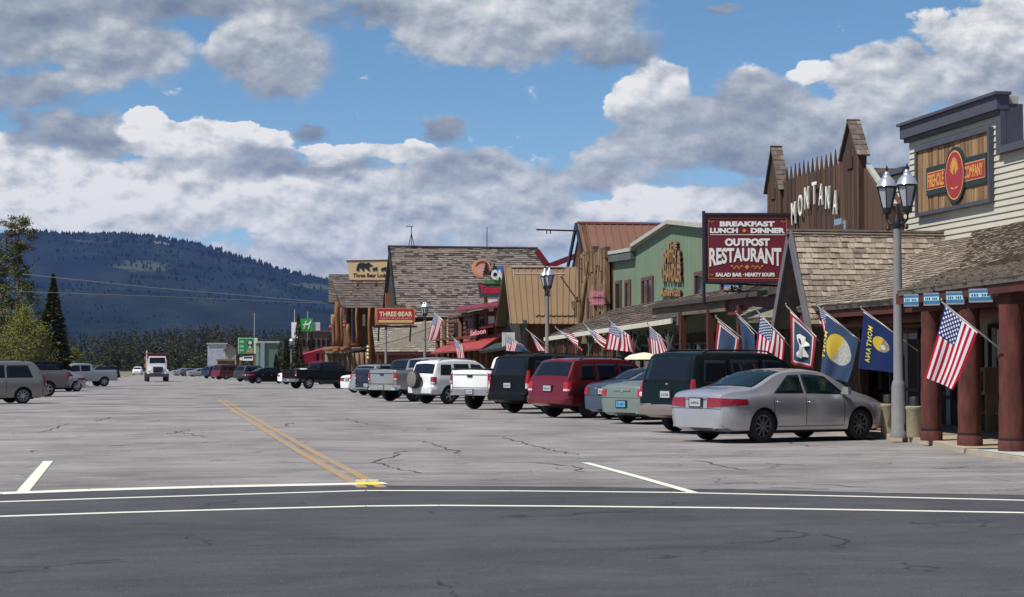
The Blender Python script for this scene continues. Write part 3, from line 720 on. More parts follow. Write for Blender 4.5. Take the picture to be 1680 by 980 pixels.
class Body:
    def __init__(s, S):
        s.S = S; s.L = S['L']; s.W = S['W']
        s.top_pts = chaikin(S['top'], S.get('smooth', 2)); s.belt_pts = chaikin(S['belt'], 2); s.bot_pts = S['bot']
    def plan(s, x):
        a, ka = s.S.get('rplan', (.35, .13)); b, kb = s.S.get('fplan', (.7, .22))
        k = 1.0
        if x < a: k -= ka * (1 - x / a) ** 2.4
        if x > s.L - b: k -= kb * (1 - (s.L - x) / b) ** 2.2
        return k
    def ring(s, x):
        w = s.W / 2 * s.plan(x); zt = interp(s.top_pts, x); zb = interp(s.bot_pts, x); be = interp(s.belt_pts, x)
        sh = min(be, zt - .035); h = sh - zb; g = zt - sh
        tum = s.S.get('tum', .30); wt = w * .95 - tum * max(0, g - .04)
        r = min(.10, g * .45); cr = s.S.get('crown', .035)
        p = [(0, zb), (.80 * w, zb), (.945 * w, zb + .035), (.985 * w, zb + .22 * h), (1.0 * w, zb + .52 * h), (.997 * w, zb + .72 * h), (.985 * w, zb + .88 * h), (.958 * w, sh)]
        wb = w * .945
        p += [(wb + (wt - wb) * .33, sh + (g - r) * .33), (wb + (wt - wb) * .66, sh + (g - r) * .66), (wt, zt - r), (wt - .30 * r, zt - .32 * r), (wt - .95 * r, zt - .03 * r + .0)]
        wi = wt - .95 * r
        p += [(wi * .6, zt + cr * .64), (0, zt + cr)]
        e = min(x, s.L - x); re_ = s.S.get('rend', .09)
        if e < re_:       # the very ends turn in so that the corners round off
            k = sqrt(max(0, 1 - (1 - e / re_) ** 2)); zc = (p[0][1] + p[-1][1]) / 2; f = .945 + .055 * k; fw = s.S.get('wend', .955); fw = fw + (1 - fw) * k
            p = [(a * fw, zc + (b - zc) * f) for a, b in p]
        return p
    def yside(s, x, z):
        R = s.ring(x); best = None
        for (a, b), (c, d) in zip(R, R[1:]):
            if (b <= z <= d) or (d <= z <= b):
                y = a + (c - a) * (z - b) / (d - b) if abs(d - b) > 1e-6 else max(a, c)
                if best is None or y > best: best = y
        return best if best is not None else R[10][0]
    def ztop(s, x, y):
        R = s.ring(x); y = abs(y); best = -1
        for (a, b), (c, d) in zip(R[7:], R[8:]):
            if min(a, c) <= y <= max(a, c):
                z = b + (d - b) * (y - a) / (c - a) if abs(c - a) > 1e-6 else max(b, d)
                best = max(best, z)
        return best if best > 0 else R[7][1]
    def mesh(s):
        L = s.L; xs = set(round(L * k / 56, 4) for k in range(57)) | {.012, .03, .06, .10, .16, L - .012, L - .03, L - .07, L - .12, L - .18}
        for p in s.top_pts: xs.add(round(min(max(p[0], 0), L), 4))
        xs = sorted(xs); q = [xs[0]]
        for x in xs[1:]:
            if x - q[-1] > .009: q.append(x)
        mb = MB(); rings = []
        for x in q:
            R = s.ring(x)
            i = len(mb.v); n = len(R)
            for a, b in R: mb.v.append((x, a, b))
            for a, b in R[-2:0:-1]: mb.v.append((x, -a, b))
            rings.append((i, 2 * n - 2))
        zc = s.S.get('clad', -1); 
        for (i, n), (j, _) in zip(rings, rings[1:]):
            for k in range(n):
                k2 = (k + 1) % n; f = (i + k, i + k2, j + k2, j + k)
                z = sum(mb.v[t][2] for t in f) / 4
                mb.f.append(f); mb.m.append(1 if z < zc else 0)
        i, n = rings[0]; mb.f.append(tuple(range(i, i + n))[::-1]); mb.m.append(0)
        i, n = rings[-1]; mb.f.append(tuple(range(i, i + n))); mb.m.append(0)
        return mb
    def patch(s, fn, nu, nv, off=.006, mb=None, flip=1, skirt=.02, m=0):
        """sheet over the surface fn(u,v), raised by off, with edges turned in"""
        mb = mb or MB()
        P = [[Vector(fn(a / nu, b / nv)) for a in range(nu + 1)] for b in range(nv + 1)]
        Nn = []
        for b in range(nv + 1):
            row = []
            for a in range(nu + 1):
                du = P[b][min(a + 1, nu)] - P[b][max(a - 1, 0)]; dv = P[min(b + 1, nv)][a] - P[max(b - 1, 0)][a]
                c = du.cross(dv); c = c.normalized() if c.length > 1e-9 else Vector((0, 0, 1)); row.append(c)
            Nn.append(row)
        ctr = Vector((s.L / 2, 0, .7)); mid = P[nv // 2][nu // 2]; sg = 1 if Nn[nv // 2][nu // 2].dot(mid - ctr) > 0 else -1
        i = len(mb.v)
        for b in range(nv + 1):
            for a in range(nu + 1): mb.v.append(tuple(P[b][a] + Nn[b][a] * sg * off))
        W_ = nu + 1
        for b in range(nv):
            for a in range(nu):
                k = i + b * W_ + a; mb.f.append((k, k + 1, k + W_ + 1, k + W_)); mb.m.append(m)
        border = [(0, a) for a in range(nu + 1)] + [(b, nu) for b in range(1, nv + 1)] + [(nv, a) for a in range(nu - 1, -1, -1)] + [(b, 0) for b in range(nv - 1, 0, -1)]
        j = len(mb.v)
        for (b, a) in border: mb.v.append(tuple(P[b][a] - Nn[b][a] * sg * skirt))
        nb_ = len(border)
        for q in range(nb_):
            (b0, a0), (b1, a1) = border[q], border[(q + 1) % nb_]
            mb.f.append((i + b0 * W_ + a0, i + b1 * W_ + a1, j + (q + 1) % nb_, j + q)); mb.m.append(m)
        return mb
    def side(s, poly, sgn, nu=10, nv=5, **kw):
        """poly = ((x,z) x4): bottom rear, bottom front, top front, top rear"""
        a, b, c, d = poly[:4]
        def fn(u, v):
            x = (a[0] * (1 - u) + b[0] * u) * (1 - v) + (d[0] * (1 - u) + c[0] * u) * v
            z = (a[1] * (1 - u) + b[1] * u) * (1 - v) + (d[1] * (1 - u) + c[1] * u) * v
            if len(poly) > 4 and poly[4]: z += poly[4] * 4 * u * (1 - u) * v
            return (x, sgn * s.yside(x, z), z)
        return s.patch(fn, nu, nv, **kw)
    def top(s, x0, x1, f0, f1, nu=10, nv=8, **kw):
        """windscreen-like sheet over the top profile between x0 and x1; half widths as share f0..f1 of the roof width"""
        def fn(u, v):
            x = x0 + (x1 - x0) * v; R = s.ring(x); hw = R[11][0] * (f0 + (f1 - f0) * v); y = hw * (2 * u - 1)
            return (x, y, s.ztop(x, y))
        return s.patch(fn, nu, nv, **kw)
    def xend(s, z, end='rear'):
        """x where the end face stands at height z"""
        pts = s.top_pts if end == 'rear' else [(s.L - x, zz) for x, zz in reversed(s.top_pts)]
        if z <= pts[0][1]: x = 0.0
        else:
            x = pts[-1][0]
            for (a, b), (c, d) in zip(pts, pts[1:]):
                if b <= z <= d: x = a + (c - a) * (z - b) / max(1e-6, d - b); break
        return x if end == 'rear' else s.L - x
    def wrap(s, z0, z1, yin, xout, sgn, end='rear', nu=12, nv=4, zo=None, **kw):
        """band from |y|=yin on the end face round the corner to distance xout along the side; sgn 0 = whole width"""
        sg = 1 if end == 'rear' else -1
        zo = zo or (z0, z1)
        def pt(t, z):    # t 0..1 half: face centre->corner->side
            x0 = s.xend(z, end); yc = s.yside(x0 + sg * .012, z) * .995
            face = yc - yin; tot = face + xout; uc = max(1, round(nu * face / tot)) / nu if xout > .02 else 1.0
            q = face * t / uc if t <= uc else face + xout * (t - uc) / max(1e-6, 1 - uc)
            if q <= face + 1e-6: return (x0, yin + q)
            dx = q - face; return (x0 + sg * (.012 + dx), s.yside(x0 + sg * (.012 + dx), z))
        def fn(u, v):
            if sgn == 0:
                t = abs(2 * u - 1); g_ = 1 if u > .5 else -1; z = z0 + (z1 - z0) * v; x, y = pt(t, z); return (x, g_ * y, z)
            za = z0 + (zo[0] - z0) * u; zb_ = z1 + (zo[1] - z1) * u
            z = za + (zb_ - za) * v; x, y = pt(u, z); return (x, sgn * y, z)
        return s.patch(fn, nu * (2 if sgn == 0 else 1), nv, **kw)

def boolean(o, cutters):
    for c in cutters:
        md = o.modifiers.new('cut', 'BOOLEAN'); md.operation = 'DIFFERENCE'; md.solver = 'EXACT'; md.object = c
    dg = bpy.context.evaluated_depsgraph_get()
    me = bpy.data.meshes.new_from_object(o.evaluated_get(dg))
    old = o.data; o.modifiers.clear(); o.data = me; bpy.data.meshes.remove(old)
    for c in cutters:
        m_ = c.data; bpy.data.objects.remove(c); bpy.data.meshes.remove(m_)

SPECS = {}
def spec(name, **k): SPECS[name] = k
spec('sedan', L=4.82, W=1.82, tum=.40, smooth=2,
     top=[(0, .60), (.015, .93), (.07, .985), (.30, 1.04), (.72, 1.06), (1.0, 1.14), (1.55, 1.395), (1.95, 1.455), (2.5, 1.465), (2.95, 1.42), (3.35, 1.24), (3.72, 1.02), (4.25, .90), (4.62, .78), (4.80, .60), (4.82, .5)],
     belt=[(0, .86), (.8, .95), (2.2, .94), (3.5, .88), (4.3, .78), (4.82, .62)], bot=[(0, .34), (.25, .22), (4.5, .20), (4.82, .27)],
     rplan=(.80, .15), rend=.20, wend=.90, fplan=(.95, .26), wheels=(1.02, 3.80), R=.335, wd=.215, rimR=.225, spokes=9,
     wins=[((1.33, .985), (2.17, .985), (2.17, 1.36), (1.86, 1.35), .01), ((2.24, .985), (3.40, .955), (2.92, 1.33), (2.24, 1.37), .012)],
     rglass=(.86, 1.72, .86, .90), wind=(3.62, 2.86, .93, .86), tail=(.70, .90, .36, .55, (.76, .87)), head=(.62, .76, .45, .55, (.62, .78)), plate=(.80, .0), doors=(1.30, 2.20, 3.30), bump=(.30, .68))
spec('suv', L=5.2, W=1.98, tum=.20, smooth=1, crown=.03,
     top=[(0, .60), (.02, .64), (.06, .70), (.085, 1.12), (.13, 1.35), (.27, 1.84), (.36, 1.90), (.9, 1.93), (2.4, 1.935), (3.15, 1.88), (3.85, 1.28), (4.05, 1.17), (4.9, 1.08), (5.12, .95), (5.2, .66)],
     belt=[(0, 1.14), (2.5, 1.14), (4.0, 1.10), (5.2, .92)], bot=[(0, .46), (.3, .36), (4.9, .34), (5.2, .42)],
     rplan=(.40, .10), fplan=(.8, .18), wheels=(1.15, 4.15), R=.39, wd=.26, rimR=.235, spokes=6,
     wins=[((.42, 1.19), (1.28, 1.19), (1.28, 1.74), (.55, 1.74)), ((1.40, 1.19), (2.40, 1.19), (2.40, 1.76), (1.40, 1.76)), ((2.50, 1.19), (3.66, 1.19), (3.08, 1.74), (2.50, 1.76))],
     rglass=(.10, .26, .90, .90), wind=(3.80, 3.18, .92, .90), tail=(.78, 1.30, .80, .08, None), head=(.78, .96, .55, .35, None), plate=(.92, .0), doors=(1.34, 2.45, 3.6), bump=(.44, .66), rails=(.6, 3.0), rwin=True)
spec('jeep', L=4.75, W=1.87, tum=.26, smooth=1, crown=.03,
     top=[(0, .62), (.02, .66), (.05, .72), (.09, 1.12), (.16, 1.22), (.42, 1.64), (.52, 1.70), (1.1, 1.735), (2.3, 1.74), (2.85, 1.68), (3.45, 1.20), (3.60, 1.12), (4.5, 1.03), (4.70, .92), (4.75, .68)],
     belt=[(0, 1.07), (2.5, 1.06), (3.6, 1.03), (4.75, .88)], bot=[(0, .42), (.3, .33), (4.4, .32), (4.75, .40)],
     rplan=(.40, .11), fplan=(.7, .18), wheels=(.98, 3.76), R=.37, wd=.25, rimR=.235, spokes=5,
     wins=[((.52, 1.12), (1.16, 1.12), (1.16, 1.56), (.72, 1.56)), ((1.26, 1.12), (2.10, 1.12), (2.10, 1.58), (1.26, 1.58)), ((2.20, 1.12), (3.28, 1.12), (2.80, 1.55), (2.20, 1.58))],
     rglass=(.15, .42, .92, .90), wind=(3.40, 2.90, .92, .90), tail=(.76, 1.04, .72, .10, None), head=(.74, .92, .5, .3, None), plate=(.86, .0), doors=(1.21, 2.15, 3.2), bump=(.42, .66), rails=(.75, 2.6), rwin=True)
spec('pickup', L=5.85, W=2.0, tum=.22, smooth=1, crown=.03,
     top=[(0, 1.34), (.02, 1.37), (.9, 1.37), (2.02, 1.37), (2.05, 1.40), (2.10, 1.78), (2.2, 1.87), (2.7, 1.91), (3.5, 1.90), (3.85, 1.82), (4.45, 1.32), (4.62, 1.22), (5.5, 1.15), (5.78, 1.0), (5.85, .7)],
     belt=[(0, 1.30), (2.0, 1.30), (2.3, 1.24), (4.5, 1.18), (5.85, .95)], bot=[(0, .60), (.3, .52), (2.0, .44), (5.4, .42), (5.85, .50)],
     rplan=(.15, .03), fplan=(.8, .16), wheels=(1.12, 4.72), R=.40, wd=.27, rimR=.24, spokes=5,
     wins=[((2.32, 1.28), (3.10, 1.28), (3.10, 1.77), (2.32, 1.77)), ((3.20, 1.28), (4.28, 1.27), (3.82, 1.74), (3.20, 1.78))],
     rglass=(2.055, 2.13, .82, .86), wind=(4.40, 3.90, .92, .90), tail=(.90, 1.26, .86, .06, None), head=(.86, 1.06, .6, .3, None), plate=(.70, .0), doors=(2.22, 3.15, 4.3), bump=(.50, .74), bed=True)
spec('minivan', L=5.1, W=1.95, tum=.26, smooth=1, crown=.03,
     top=[(0, .60), (.02, .64), (.05, .72), (.10, 1.10), (.20, 1.30), (.50, 1.68), (.62, 1.74), (1.2, 1.765), (2.7, 1.75), (3.3, 1.66), (4.15, 1.12), (4.4, 1.03), (4.85, .90), (5.05, .76), (5.1, .56)],
     belt=[(0, 1.04), (2.5, 1.03), (4.0, .96), (5.1, .74)], bot=[(0, .36), (.3, .24), (4.8, .22), (5.1, .28)],
     rplan=(.45, .12), fplan=(.9, .24), wheels=(1.05, 4.10), R=.335, wd=.215, rimR=.225, spokes=9,
     wins=[((.62, 1.09), (1.72, 1.09), (1.72, 1.60), (.82, 1.60)), ((1.80, 1.09), (2.75, 1.08), (2.75, 1.61), (1.80, 1.61)), ((2.83, 1.08), (3.95, 1.06), (3.28, 1.55), (2.83, 1.60))],
     rglass=(.16, .50, .92, .90), wind=(4.05, 3.36, .92, .90), tail=(.72, 1.18, .76, .10, None), head=(.62, .80, .5, .5, None), plate=(.84, .0), doors=(1.75, 2.79, 3.85), bump=(.36, .64), rails=(.9, 2.9), rwin=True)
spec('liberty', L=4.43, W=1.82, tum=.20, smooth=1, crown=.03,
     top=[(0, .66), (.02, .70), (.05, .76), (.08, 1.16), (.14, 1.24), (.28, 1.66), (.36, 1.72), (1.1, 1.79), (1.9, 1.80), (2.45, 1.75), (3.05, 1.24), (3.2, 1.16), (4.1, 1.08), (4.36, .95), (4.43, .72)],
     belt=[(0, 1.12), (2.2, 1.11), (3.2, 1.07), (4.43, .90)], bot=[(0, .46), (.3, .38), (4.1, .36), (4.43, .44)],
     rplan=(.40, .10), fplan=(.7, .16), wheels=(.86, 3.51), R=.37, wd=.24, rimR=.23, spokes=5,
     wins=[((.40, 1.17), (.98, 1.17), (.98, 1.60), (.48, 1.60)), ((1.12, 1.17), (1.86, 1.17), (1.86, 1.63), (1.12, 1.63)), ((1.98, 1.17), (2.90, 1.17), (2.44, 1.60), (1.98, 1.63))],
     rglass=(.115, .27, .90, .90), wind=(3.0, 2.52, .92, .90), tail=(.80, 1.10, .70, .10, None), head=(.78, .95, .5, .25, None), plate=None, doors=(1.05, 1.92, 2.9), bump=(.44, .70), rails=(.45, 2.2), rwin=True, spare=True)

HEAD = radians(64)
_wc = {}
def vehicle(name, label, cat, sp, px, s, paint, anchor='rear_right', heading=HEAD, rim=None, glass=None, clad=None, group=None, tail=None, plate=None, bumper=None,
            scale=1.0, over=None, cover=None, lo=False, trim=None, rails=None, seams=True, z=None, badge=True):
    S = dict(SPECS[sp]); S.update(over or {})
    if clad is not None: S['clad'] = clad[0]
    B = Body(S); L, W, R = S['L'], S['W'], S['R']; xr, xf = S['wheels']
    anc = {'rear_right': (xr, -W / 2), 'rear_left': (xr, W / 2), 'corner_left': (.05, W / 2 * .9), 'front_right': (xf, -W / 2), 'corner_right': (.05, -W / 2 * .9), 'front_left_corner': (L, W / 2 * .8), 'mid': (L / 2, 0)}[anchor]
    P = atS(px, 595, s); rz = pi / 2 - heading
    ax, ay = anc[0] * scale, anc[1] * scale
    ox, oy = P.x - (ax * cos(rz) - ay * sin(rz)), P.y - (ax * sin(rz) + ay * cos(rz))
    cxm, cym = ox + L / 2 * cos(rz), oy + L / 2 * sin(rz)
    zz = gz(cxm, cym) if z is None else z
    o = empty(name, (ox, oy, zz + .004), rz); o.scale = (scale,) * 3; tag(o, label, cat, group)
    # tilt with the fall of the road towards the gutter
    zr = gz(ox + xr * cos(rz), oy + xr * sin(rz)); zf = gz(ox + xf * cos(rz), oy + xf * sin(rz))
    o.location.z = (zr * (xf) - zf * xr) / (xf - xr) + .004 if z is None else z
    pitch = -math.atan2(zf - zr, xf - xr)
    o.rotation_euler = (0, pitch, rz)
    gl = glass or m_glass; tm = tail or m_red
    b = B.mesh().build('body', [paint, clad[1] if clad else paint, m_under, m_black], o, local=True, angle=32)
    if not lo:
        cs = []
        for x in (xr, xf):
            for sg in (-1, 1):
                c = MB(); c.lathe([(R * 1.13, -.19), (R * 1.13, .5)] if sg > 0 else [(R * 1.13, -.5), (R * 1.13, .19)], 40, (x, sg * (W / 2 - .10), R * 1.0), 'y', m=2)
                cs.append(c.build('cutter', [paint, paint, m_under, m_black], o, local=True))
        if S.get('bed') and not cover:
            c = MB(); c.box((1.03, 0, 1.34), (1.82, W - .26, .85), 3); cs.append(c.build('cutter', [paint, paint, m_under, m_black], o, local=True))
        bpy.context.view_layer.update()
        boolean(b, cs); b.data.set_sharp_from_angle(angle=radians(32))
    if cover:      # flat cover over the pickup's bed
        c = MB(); c.box((1.03, 0, interp(B.top_pts, 1) + .045), (2.0, W * .90, .05)); c.build('bed_cover', cover, o, local=True)
    # underside and axles
    c = MB(); c.box((L / 2, 0, S['bot'][1][1] + .03), (L * .80, W * .62, .16)); c.build('underbody', m_chassis, o, local=True)
    # seams of doors, lower sill, boot
    if seams and not lo:
        mbx = MB(); zb = S['bot'][1][1] + .10
        for x in S['doors']:
            zt = interp(B.belt_pts, x) + .02
            for sg in (-1, 1): B.side(((x - .007, zb), (x + .007, zb), (x + .007, zt), (x - .007, zt)), sg, 1, 10, off=.0025, mb=mbx, skirt=.004)
        for sg in (-1, 1):
            d = S['doors']; B.side(((d[0] if not S.get('bed') else d[0], zb - .007), (d[-1], zb - .007), (d[-1], zb + .007), (d[0], zb + .007)), sg, 20, 1, off=.0025, mb=mbx, skirt=.004)
        if S.get('rwin') or sp == 'sedan':
            zz1 = S['bump'][1]
            B.wrap(zz1 - .006, zz1 + .006, 0, .03, 0, nu=10, nv=1, off=.003, mb=mbx, skirt=.004)
        mbx.build('door_seam', m_black, o, local=True)
    # glass
    for wn_ in S['wins']:
        for sg in (-1, 1):
            q = B.side(wn_, sg, 10, 6, off=.005)
            q.build('side_window', gl, o, local=True, smooth=True)
    x0, x1, f0, f1 = S['rglass']; B.top(x0, x1, f0, f1, 12, 8, off=.006, skirt=.004).build('rear_window', gl, o, local=True, smooth=True)
    x0, x1, f0, f1 = S['wind']; B.top(x0, x1, f0, f1, 12, 8, off=.006, skirt=.004).build('windscreen', gl, o, local=True, smooth=True)
    # window surround
    if not lo and trim is not None:
        mbx = MB(); a = S['wins'][0][0]; c_ = S['wins'][-1][1]
        for sg in (-1, 1): B.side(((a[0] - .03, a[1] - .03), (c_[0] + .03, c_[1] - .03), (c_[0] + .03, c_[1] - .012), (a[0] - .03, a[1] - .012)), sg, 24, 1, off=.007, mb=mbx, skirt=.006)
        mbx.build('window_trim', trim, o, local=True)
    # bumpers
    z0, z1 = S['bump']; bm_ = bumper or (clad[1] if clad else paint)
    for end in ('rear', 'front'):
        zt_ = z1 - (.02 if end == 'rear' else .06)
        B.wrap(z0, zt_, 0, .58 if sp == 'sedan' and end == 'rear' else .22, 0, end, nu=10, nv=4, off=.035 if bumper or S.get('rwin') or S.get('bed') else .004, skirt=.02).build('bumper', bm_, o, local=True, angle=80 if sp == 'sedan' else 50)
    # lamps
    z0, z1, yi, xo, zo = S['tail']; yi = yi * W / 2
    for sg in (-1, 1):
        tl = B.wrap(z0, z1, yi, xo, sg, 'rear', nu=8, nv=4, zo=zo, off=.012, skirt=.01).build('taillight', tm, o, local=True, angle=40)
        if not lo and sp != 'sedan':
            zc_ = z0 + (z1 - z0) * .30; B.wrap(z0 + .03, zc_, yi + .012, max(.01, xo * .4), sg, 'rear', nu=6, nv=2, off=.016, skirt=.01).build('reversing_lamp', m_clear, tl, local=True)
        z0h, z1h, yih, xoh, zoh = S['head']
        B.wrap(z0h, z1h, yih * W / 2, xoh, sg, 'front', nu=8, nv=4, zo=zoh, off=.010, skirt=.01).build('headlight', m_clear, o, local=True, angle=40)
    # grille
    zh = S['head']; mbx = MB(); yg = zh[2] * W / 2 * .92
    B.patch(lambda u, v: (B.xend(zh[0] - .08 + (zh[1] - zh[0] + .06) * v, 'front') + .004, yg * (2 * u - 1), zh[0] - .08 + (zh[1] - zh[0] + .06) * v), 8, 4, off=.012, skirt=.01, mb=mbx)
    mbx.build('grille', m_black, o, local=True)
    # plate
    if S['plate'] and not lo:
        zp, yp = S['plate']; xp = min(B.xend(zp - .07), B.xend(zp + .07)) - .03; mbx = MB()
        if S.get('bed') or plate == 'bumper': xp = -.045; zp = (S['bump'][0] + S['bump'][1]) / 2 - .0
        pm = plate if plate and plate != 'bumper' else m_plate
        mbx.box((xp, yp, zp), (.02, .32, .155)); pl = mbx.build('licence_plate', pm, o, local=True)
        t_ = MB(); put_text(t_, random.choice(['6-4172B', '25-318C', '6-9031A', '31-557']), lambda u, v: (xp - .013, yp + .12 - .24 * u, zp - .035 + .06 * v)); t_.build('plate_lettering', m_platet, pl, local=True)
        mbx = MB(); mbx.box((xp + .012, yp, zp), (.014, .40, .20)); mbx.build('plate_recess', m_black, o, local=True)
    # tailgate details
    if S.get('bed') and not lo:
        mbx = MB(); mbx.box((-.012, 0, 1.17), (.03, .24, .075)); mbx.build('tailgate_handle', m_black, o, local=True)
        mbx = MB(); yt = W / 2 * .84
        for sg in (-1, 1): mbx.box((-.006, sg * yt, 1.03), (.012, .012, .60))
        mbx.box((-.006, 0, .765), (.012, 2 * yt, .014)); mbx.box((-.008, 0, 1.22), (.016, 2 * yt * .96, .02))
        mbx.build('tailgate_seam', m_black, o, local=True)
    if badge and not lo:
        zz1 = S['tail'][1] + (.02 if S.get('bed') else -.03); mbx = MB(); xb = B.xend(zz1) - .012
        mbx.lathe([(.045, -.008), (.045, .008)], 14, (xb, 0, zz1 + (.0 if sp == 'sedan' else -.10)), 'x'); mbx.build('badge', m_chrome, o, local=True)
    if not lo and sp == 'sedan':
        mbx = MB(); mbx.box((B.xend(.885) - .012, 0, .885), (.03, .62, .028)); mbx.build('boot_trim', m_chrome if trim is None else trim, o, local=True)
        mbx = MB(); mbx.lathe([(.03, 0), (.034, .12)], 12, (-.01, -W * .30, .30), 'x'); mbx.build('exhaust', m_chrome, o, local=True)
    # handles, mirrors
    if not lo:
        for x in [d + .10 for d in S['doors'][:-1]]:
            for sg in (-1, 1):
                z_ = interp(B.belt_pts, x) - .12; y = B.yside(x, z_); mbx = MB()
                xx = x + .04; mbx.tube([(xx - .10, sg * (y + .0), z_), (xx - .08, sg * (y + .035), z_), (xx + .06, sg * (y + .035), z_), (xx + .08, sg * y, z_)], .016, 6)
                mbx.build('door_handle', paint if sp != 'sedan' else m_chrome, o, local=True, smooth=True)
    xm = S['wins'][-1][1][0] - .10
    for sg in (-1, 1):
        z_ = S['wins'][-1][1][1] + .05; y = B.yside(xm, z_); mbx = MB(); k = 1.25 if S.get('bed') or sp == 'suv' else 1.0
        mbx.box((xm, sg * (y + .03), z_ - .02), (.05, .12, .04))
        mbx.box((xm + .01, sg * (y + .14 * k), z_ + .03), (.10, .20 * k, .15 * k), taper=(.7, .8)); mbx.build('wing_mirror', paint if not S.get('bed') else m_black, o, local=True, angle=80)
    if rails or (S.get('rails') and rails is None):
        x0, x1 = S['rails']; mbx = MB()
        for sg in (-1, 1):
            pts = []
            for k in range(11):
                x = x0 + (x1 - x0) * k / 10; y = B.ring(x)[12][0] * .97; zt = B.ztop(x, y); pts.append((x, sg * y, zt + (.055 if 0 < k < 10 else .0)))
            mbx.tube(pts, .020, 6)
        for x in (x0 + .6, x1 - .5):
            y = B.ring(x)[12][0] * .97; zt = B.ztop(x, y) + .06; mbx.tube([(x, -y, zt), (x, y, zt)], .014, 6)
        mbx.build('roof_rack', rails or m_black, o, local=True, smooth=True)
    if S.get('spare'):
        tyb, rmb = wheel_meshes(.36, .22, .22, 5, m_alloy); bpy.data.objects.remove(rmb)
        sw = empty('spare_wheel', (-.15, .22, .98), pi / 2, o); sw.rotation_euler = (0, 0, -pi / 2)
        tyb.parent = sw
        c = MB(); c.lathe([(.34, -.125), (.30, -.145), (.05, -.150)], 32, axis='y'); c.build('cover', mat('spare_cover', '#6f6c66', .6, var=.15), sw, local=True, smooth=True)
    # wheels
    key = (sp, rim.name if rim else '')
    if key not in _wc: _wc[key] = wheel_meshes(R, S['wd'], S['rimR'], S['spokes'], rim or m_alloy); first = True
    else: first = False
    ty, rm = _wc[key]
    for x in (xr, xf):
        for sg in (-1, 1):
            we = empty('wheel', (x, sg * (W / 2 - S['wd'] / 2 - .025), R), 0 if sg < 0 else pi, o)
            for q in (ty, rm):
                if first: q.parent = we
                else:
                    c = q.copy(); COL.objects.link(c); c.parent = we
            first = False
    return o

p_silver = paintm('silver_paint', (.50, .50, .53, 1), .6, .28, .7)
p_green = paintm('dark_green_paint', (.005, .012, .012, 1), .1, .28, .5)
p_tan = paintm('tan_lower_paint', (.22, .18, .155, 1), .3, .4)
p_sage = paintm('sage_paint', (.25, .29, .245, 1), .5, .35)
p_blue = paintm('slate_blue_paint', (.075, .105, .15, 1), .5, .33)
p_dred = paintm('deep_red_paint', (.15, .008, .014, 1), .2, .25, .6)
p_blk = paintm('black_paint', (.005, .005, .006, 1), .0, .4, .3)
p_white = paintm('white_paint', (.78, .78, .77, 1), .0, .35)
p_pksil = paintm('grey_silver_paint', (.36, .35, .35, 1), .5, .35)
p_brown = paintm('bronze_paint', (.17, .145, .13, 1), .5, .35)
p_sand = paintm('champagne_paint', (.26, .235, .21, 1), .5, .35)
p_lsil = paintm('light_silver_paint', (.36, .37, .39, 1), .5, .35)
GR = 'cars parked at an angle along the right-hand kerb'
vehicle('parked_sedan', 'silver sedan nearest the camera, parked beside the street lamp with dark windows', 'car', 'sedan', 1254, 82, p_silver, glass=m_glassg, rim=m_alloyd, group=GR, heading=radians(65))
vehicle('parked_suv', 'dark green sport utility with tan lower body behind the silver sedan', 'car', 'suv', 1050, 71, p_green, 'corner_left', scale=.955, clad=(.68, p_tan), bumper=p_tan, group=GR, plate=m_plate, over=dict(L=5.3, tail=(.84, 1.28, .84, .06, None)), heading=radians(63))
vehicle('parked_sedan', 'pale sage green sedan left of the dark green sport utility', 'car', 'sedan', 985, 62, p_sage, 'corner_left', group=GR, plate=m_plateb, tail=m_redb, over=dict(plate=(.52, .0), tail=(.72, .90, .62, .35, (.74, .86))), heading=radians(58))
vehicle('parked_sedan', 'slate blue sedan partly hidden by the sage green sedan', 'car', 'sedan', 957, 57.5, p_blue, 'corner_left', group=GR, plate=m_plate, over=dict(tail=(.70, .92, .62, .30, (.74, .88))), heading=radians(58))
vehicle('parked_suv', 'deep red sport utility with dark windows left of the slate blue sedan', 'car', 'jeep', 867, 55.5, p_dred, 'corner_left', group=GR, tail=m_redb, heading=radians(60))
vehicle('parked_suv', 'black full-size sport utility with tall red taillights beside the deep red one', 'car', 'suv', 802, 50.5, p_blk, 'corner_left', group=GR, tail=m_redb, over=dict(tail=(.80, 1.42, .86, .10, None), H=1.9), scale=.97, heading=radians(57))
vehicle('parked_pickup', 'white pickup with closed tailgate and grey bumper left of the black sport utility', 'pickup', 'pickup', 742, 46.5, p_white, 'corner_left', group=GR, bumper=mat('grey_bumper', (.22, .22, .23, 1), .5), tail=m_red, cover=m_black, heading=radians(52))
vehicle('parked_suv', 'white sport utility carrying a covered spare wheel on its back', 'car', 'liberty', 739, 40.5, p_white, 'rear_right', group=GR, tail=m_red, rails=mat('rack_grey', (.12, .12, .13, 1), .5), heading=radians(62), clad=(.62, mat('white_cladding', (.60, .60, .58, 1), .6)))
vehicle('parked_pickup', 'silver grey pickup with its tailgate to the street left of the white sport utility', 'pickup', 'pickup', 607, 37.5, p_pksil, 'corner_left', group=GR, bumper=m_chrome, tail=m_redb, rim=m_alloyd, heading=radians(58))
vehicle('parked_pickup', 'dark blue pickup with a covered bed just beyond the silver grey pickup', 'pickup', 'pickup', 585, 33.5, paintm('navy_paint', (.02, .03, .05, 1), .4), 'corner_left', group=GR, cover=mat('bed_cover_blue', (.10, .13, .17, 1), .5), tail=m_redb, heading=radians(60))
vehicle('parked_minivan', 'grey minivan squeezed between the dark blue pickup and the white sedan', 'car', 'minivan', 573, 30.5, p_lsil, 'corner_left', group=GR, tail=m_redb, over=dict(top=[(x, z * .93) for x, z in SPECS['minivan']['top']]), heading=radians(55))
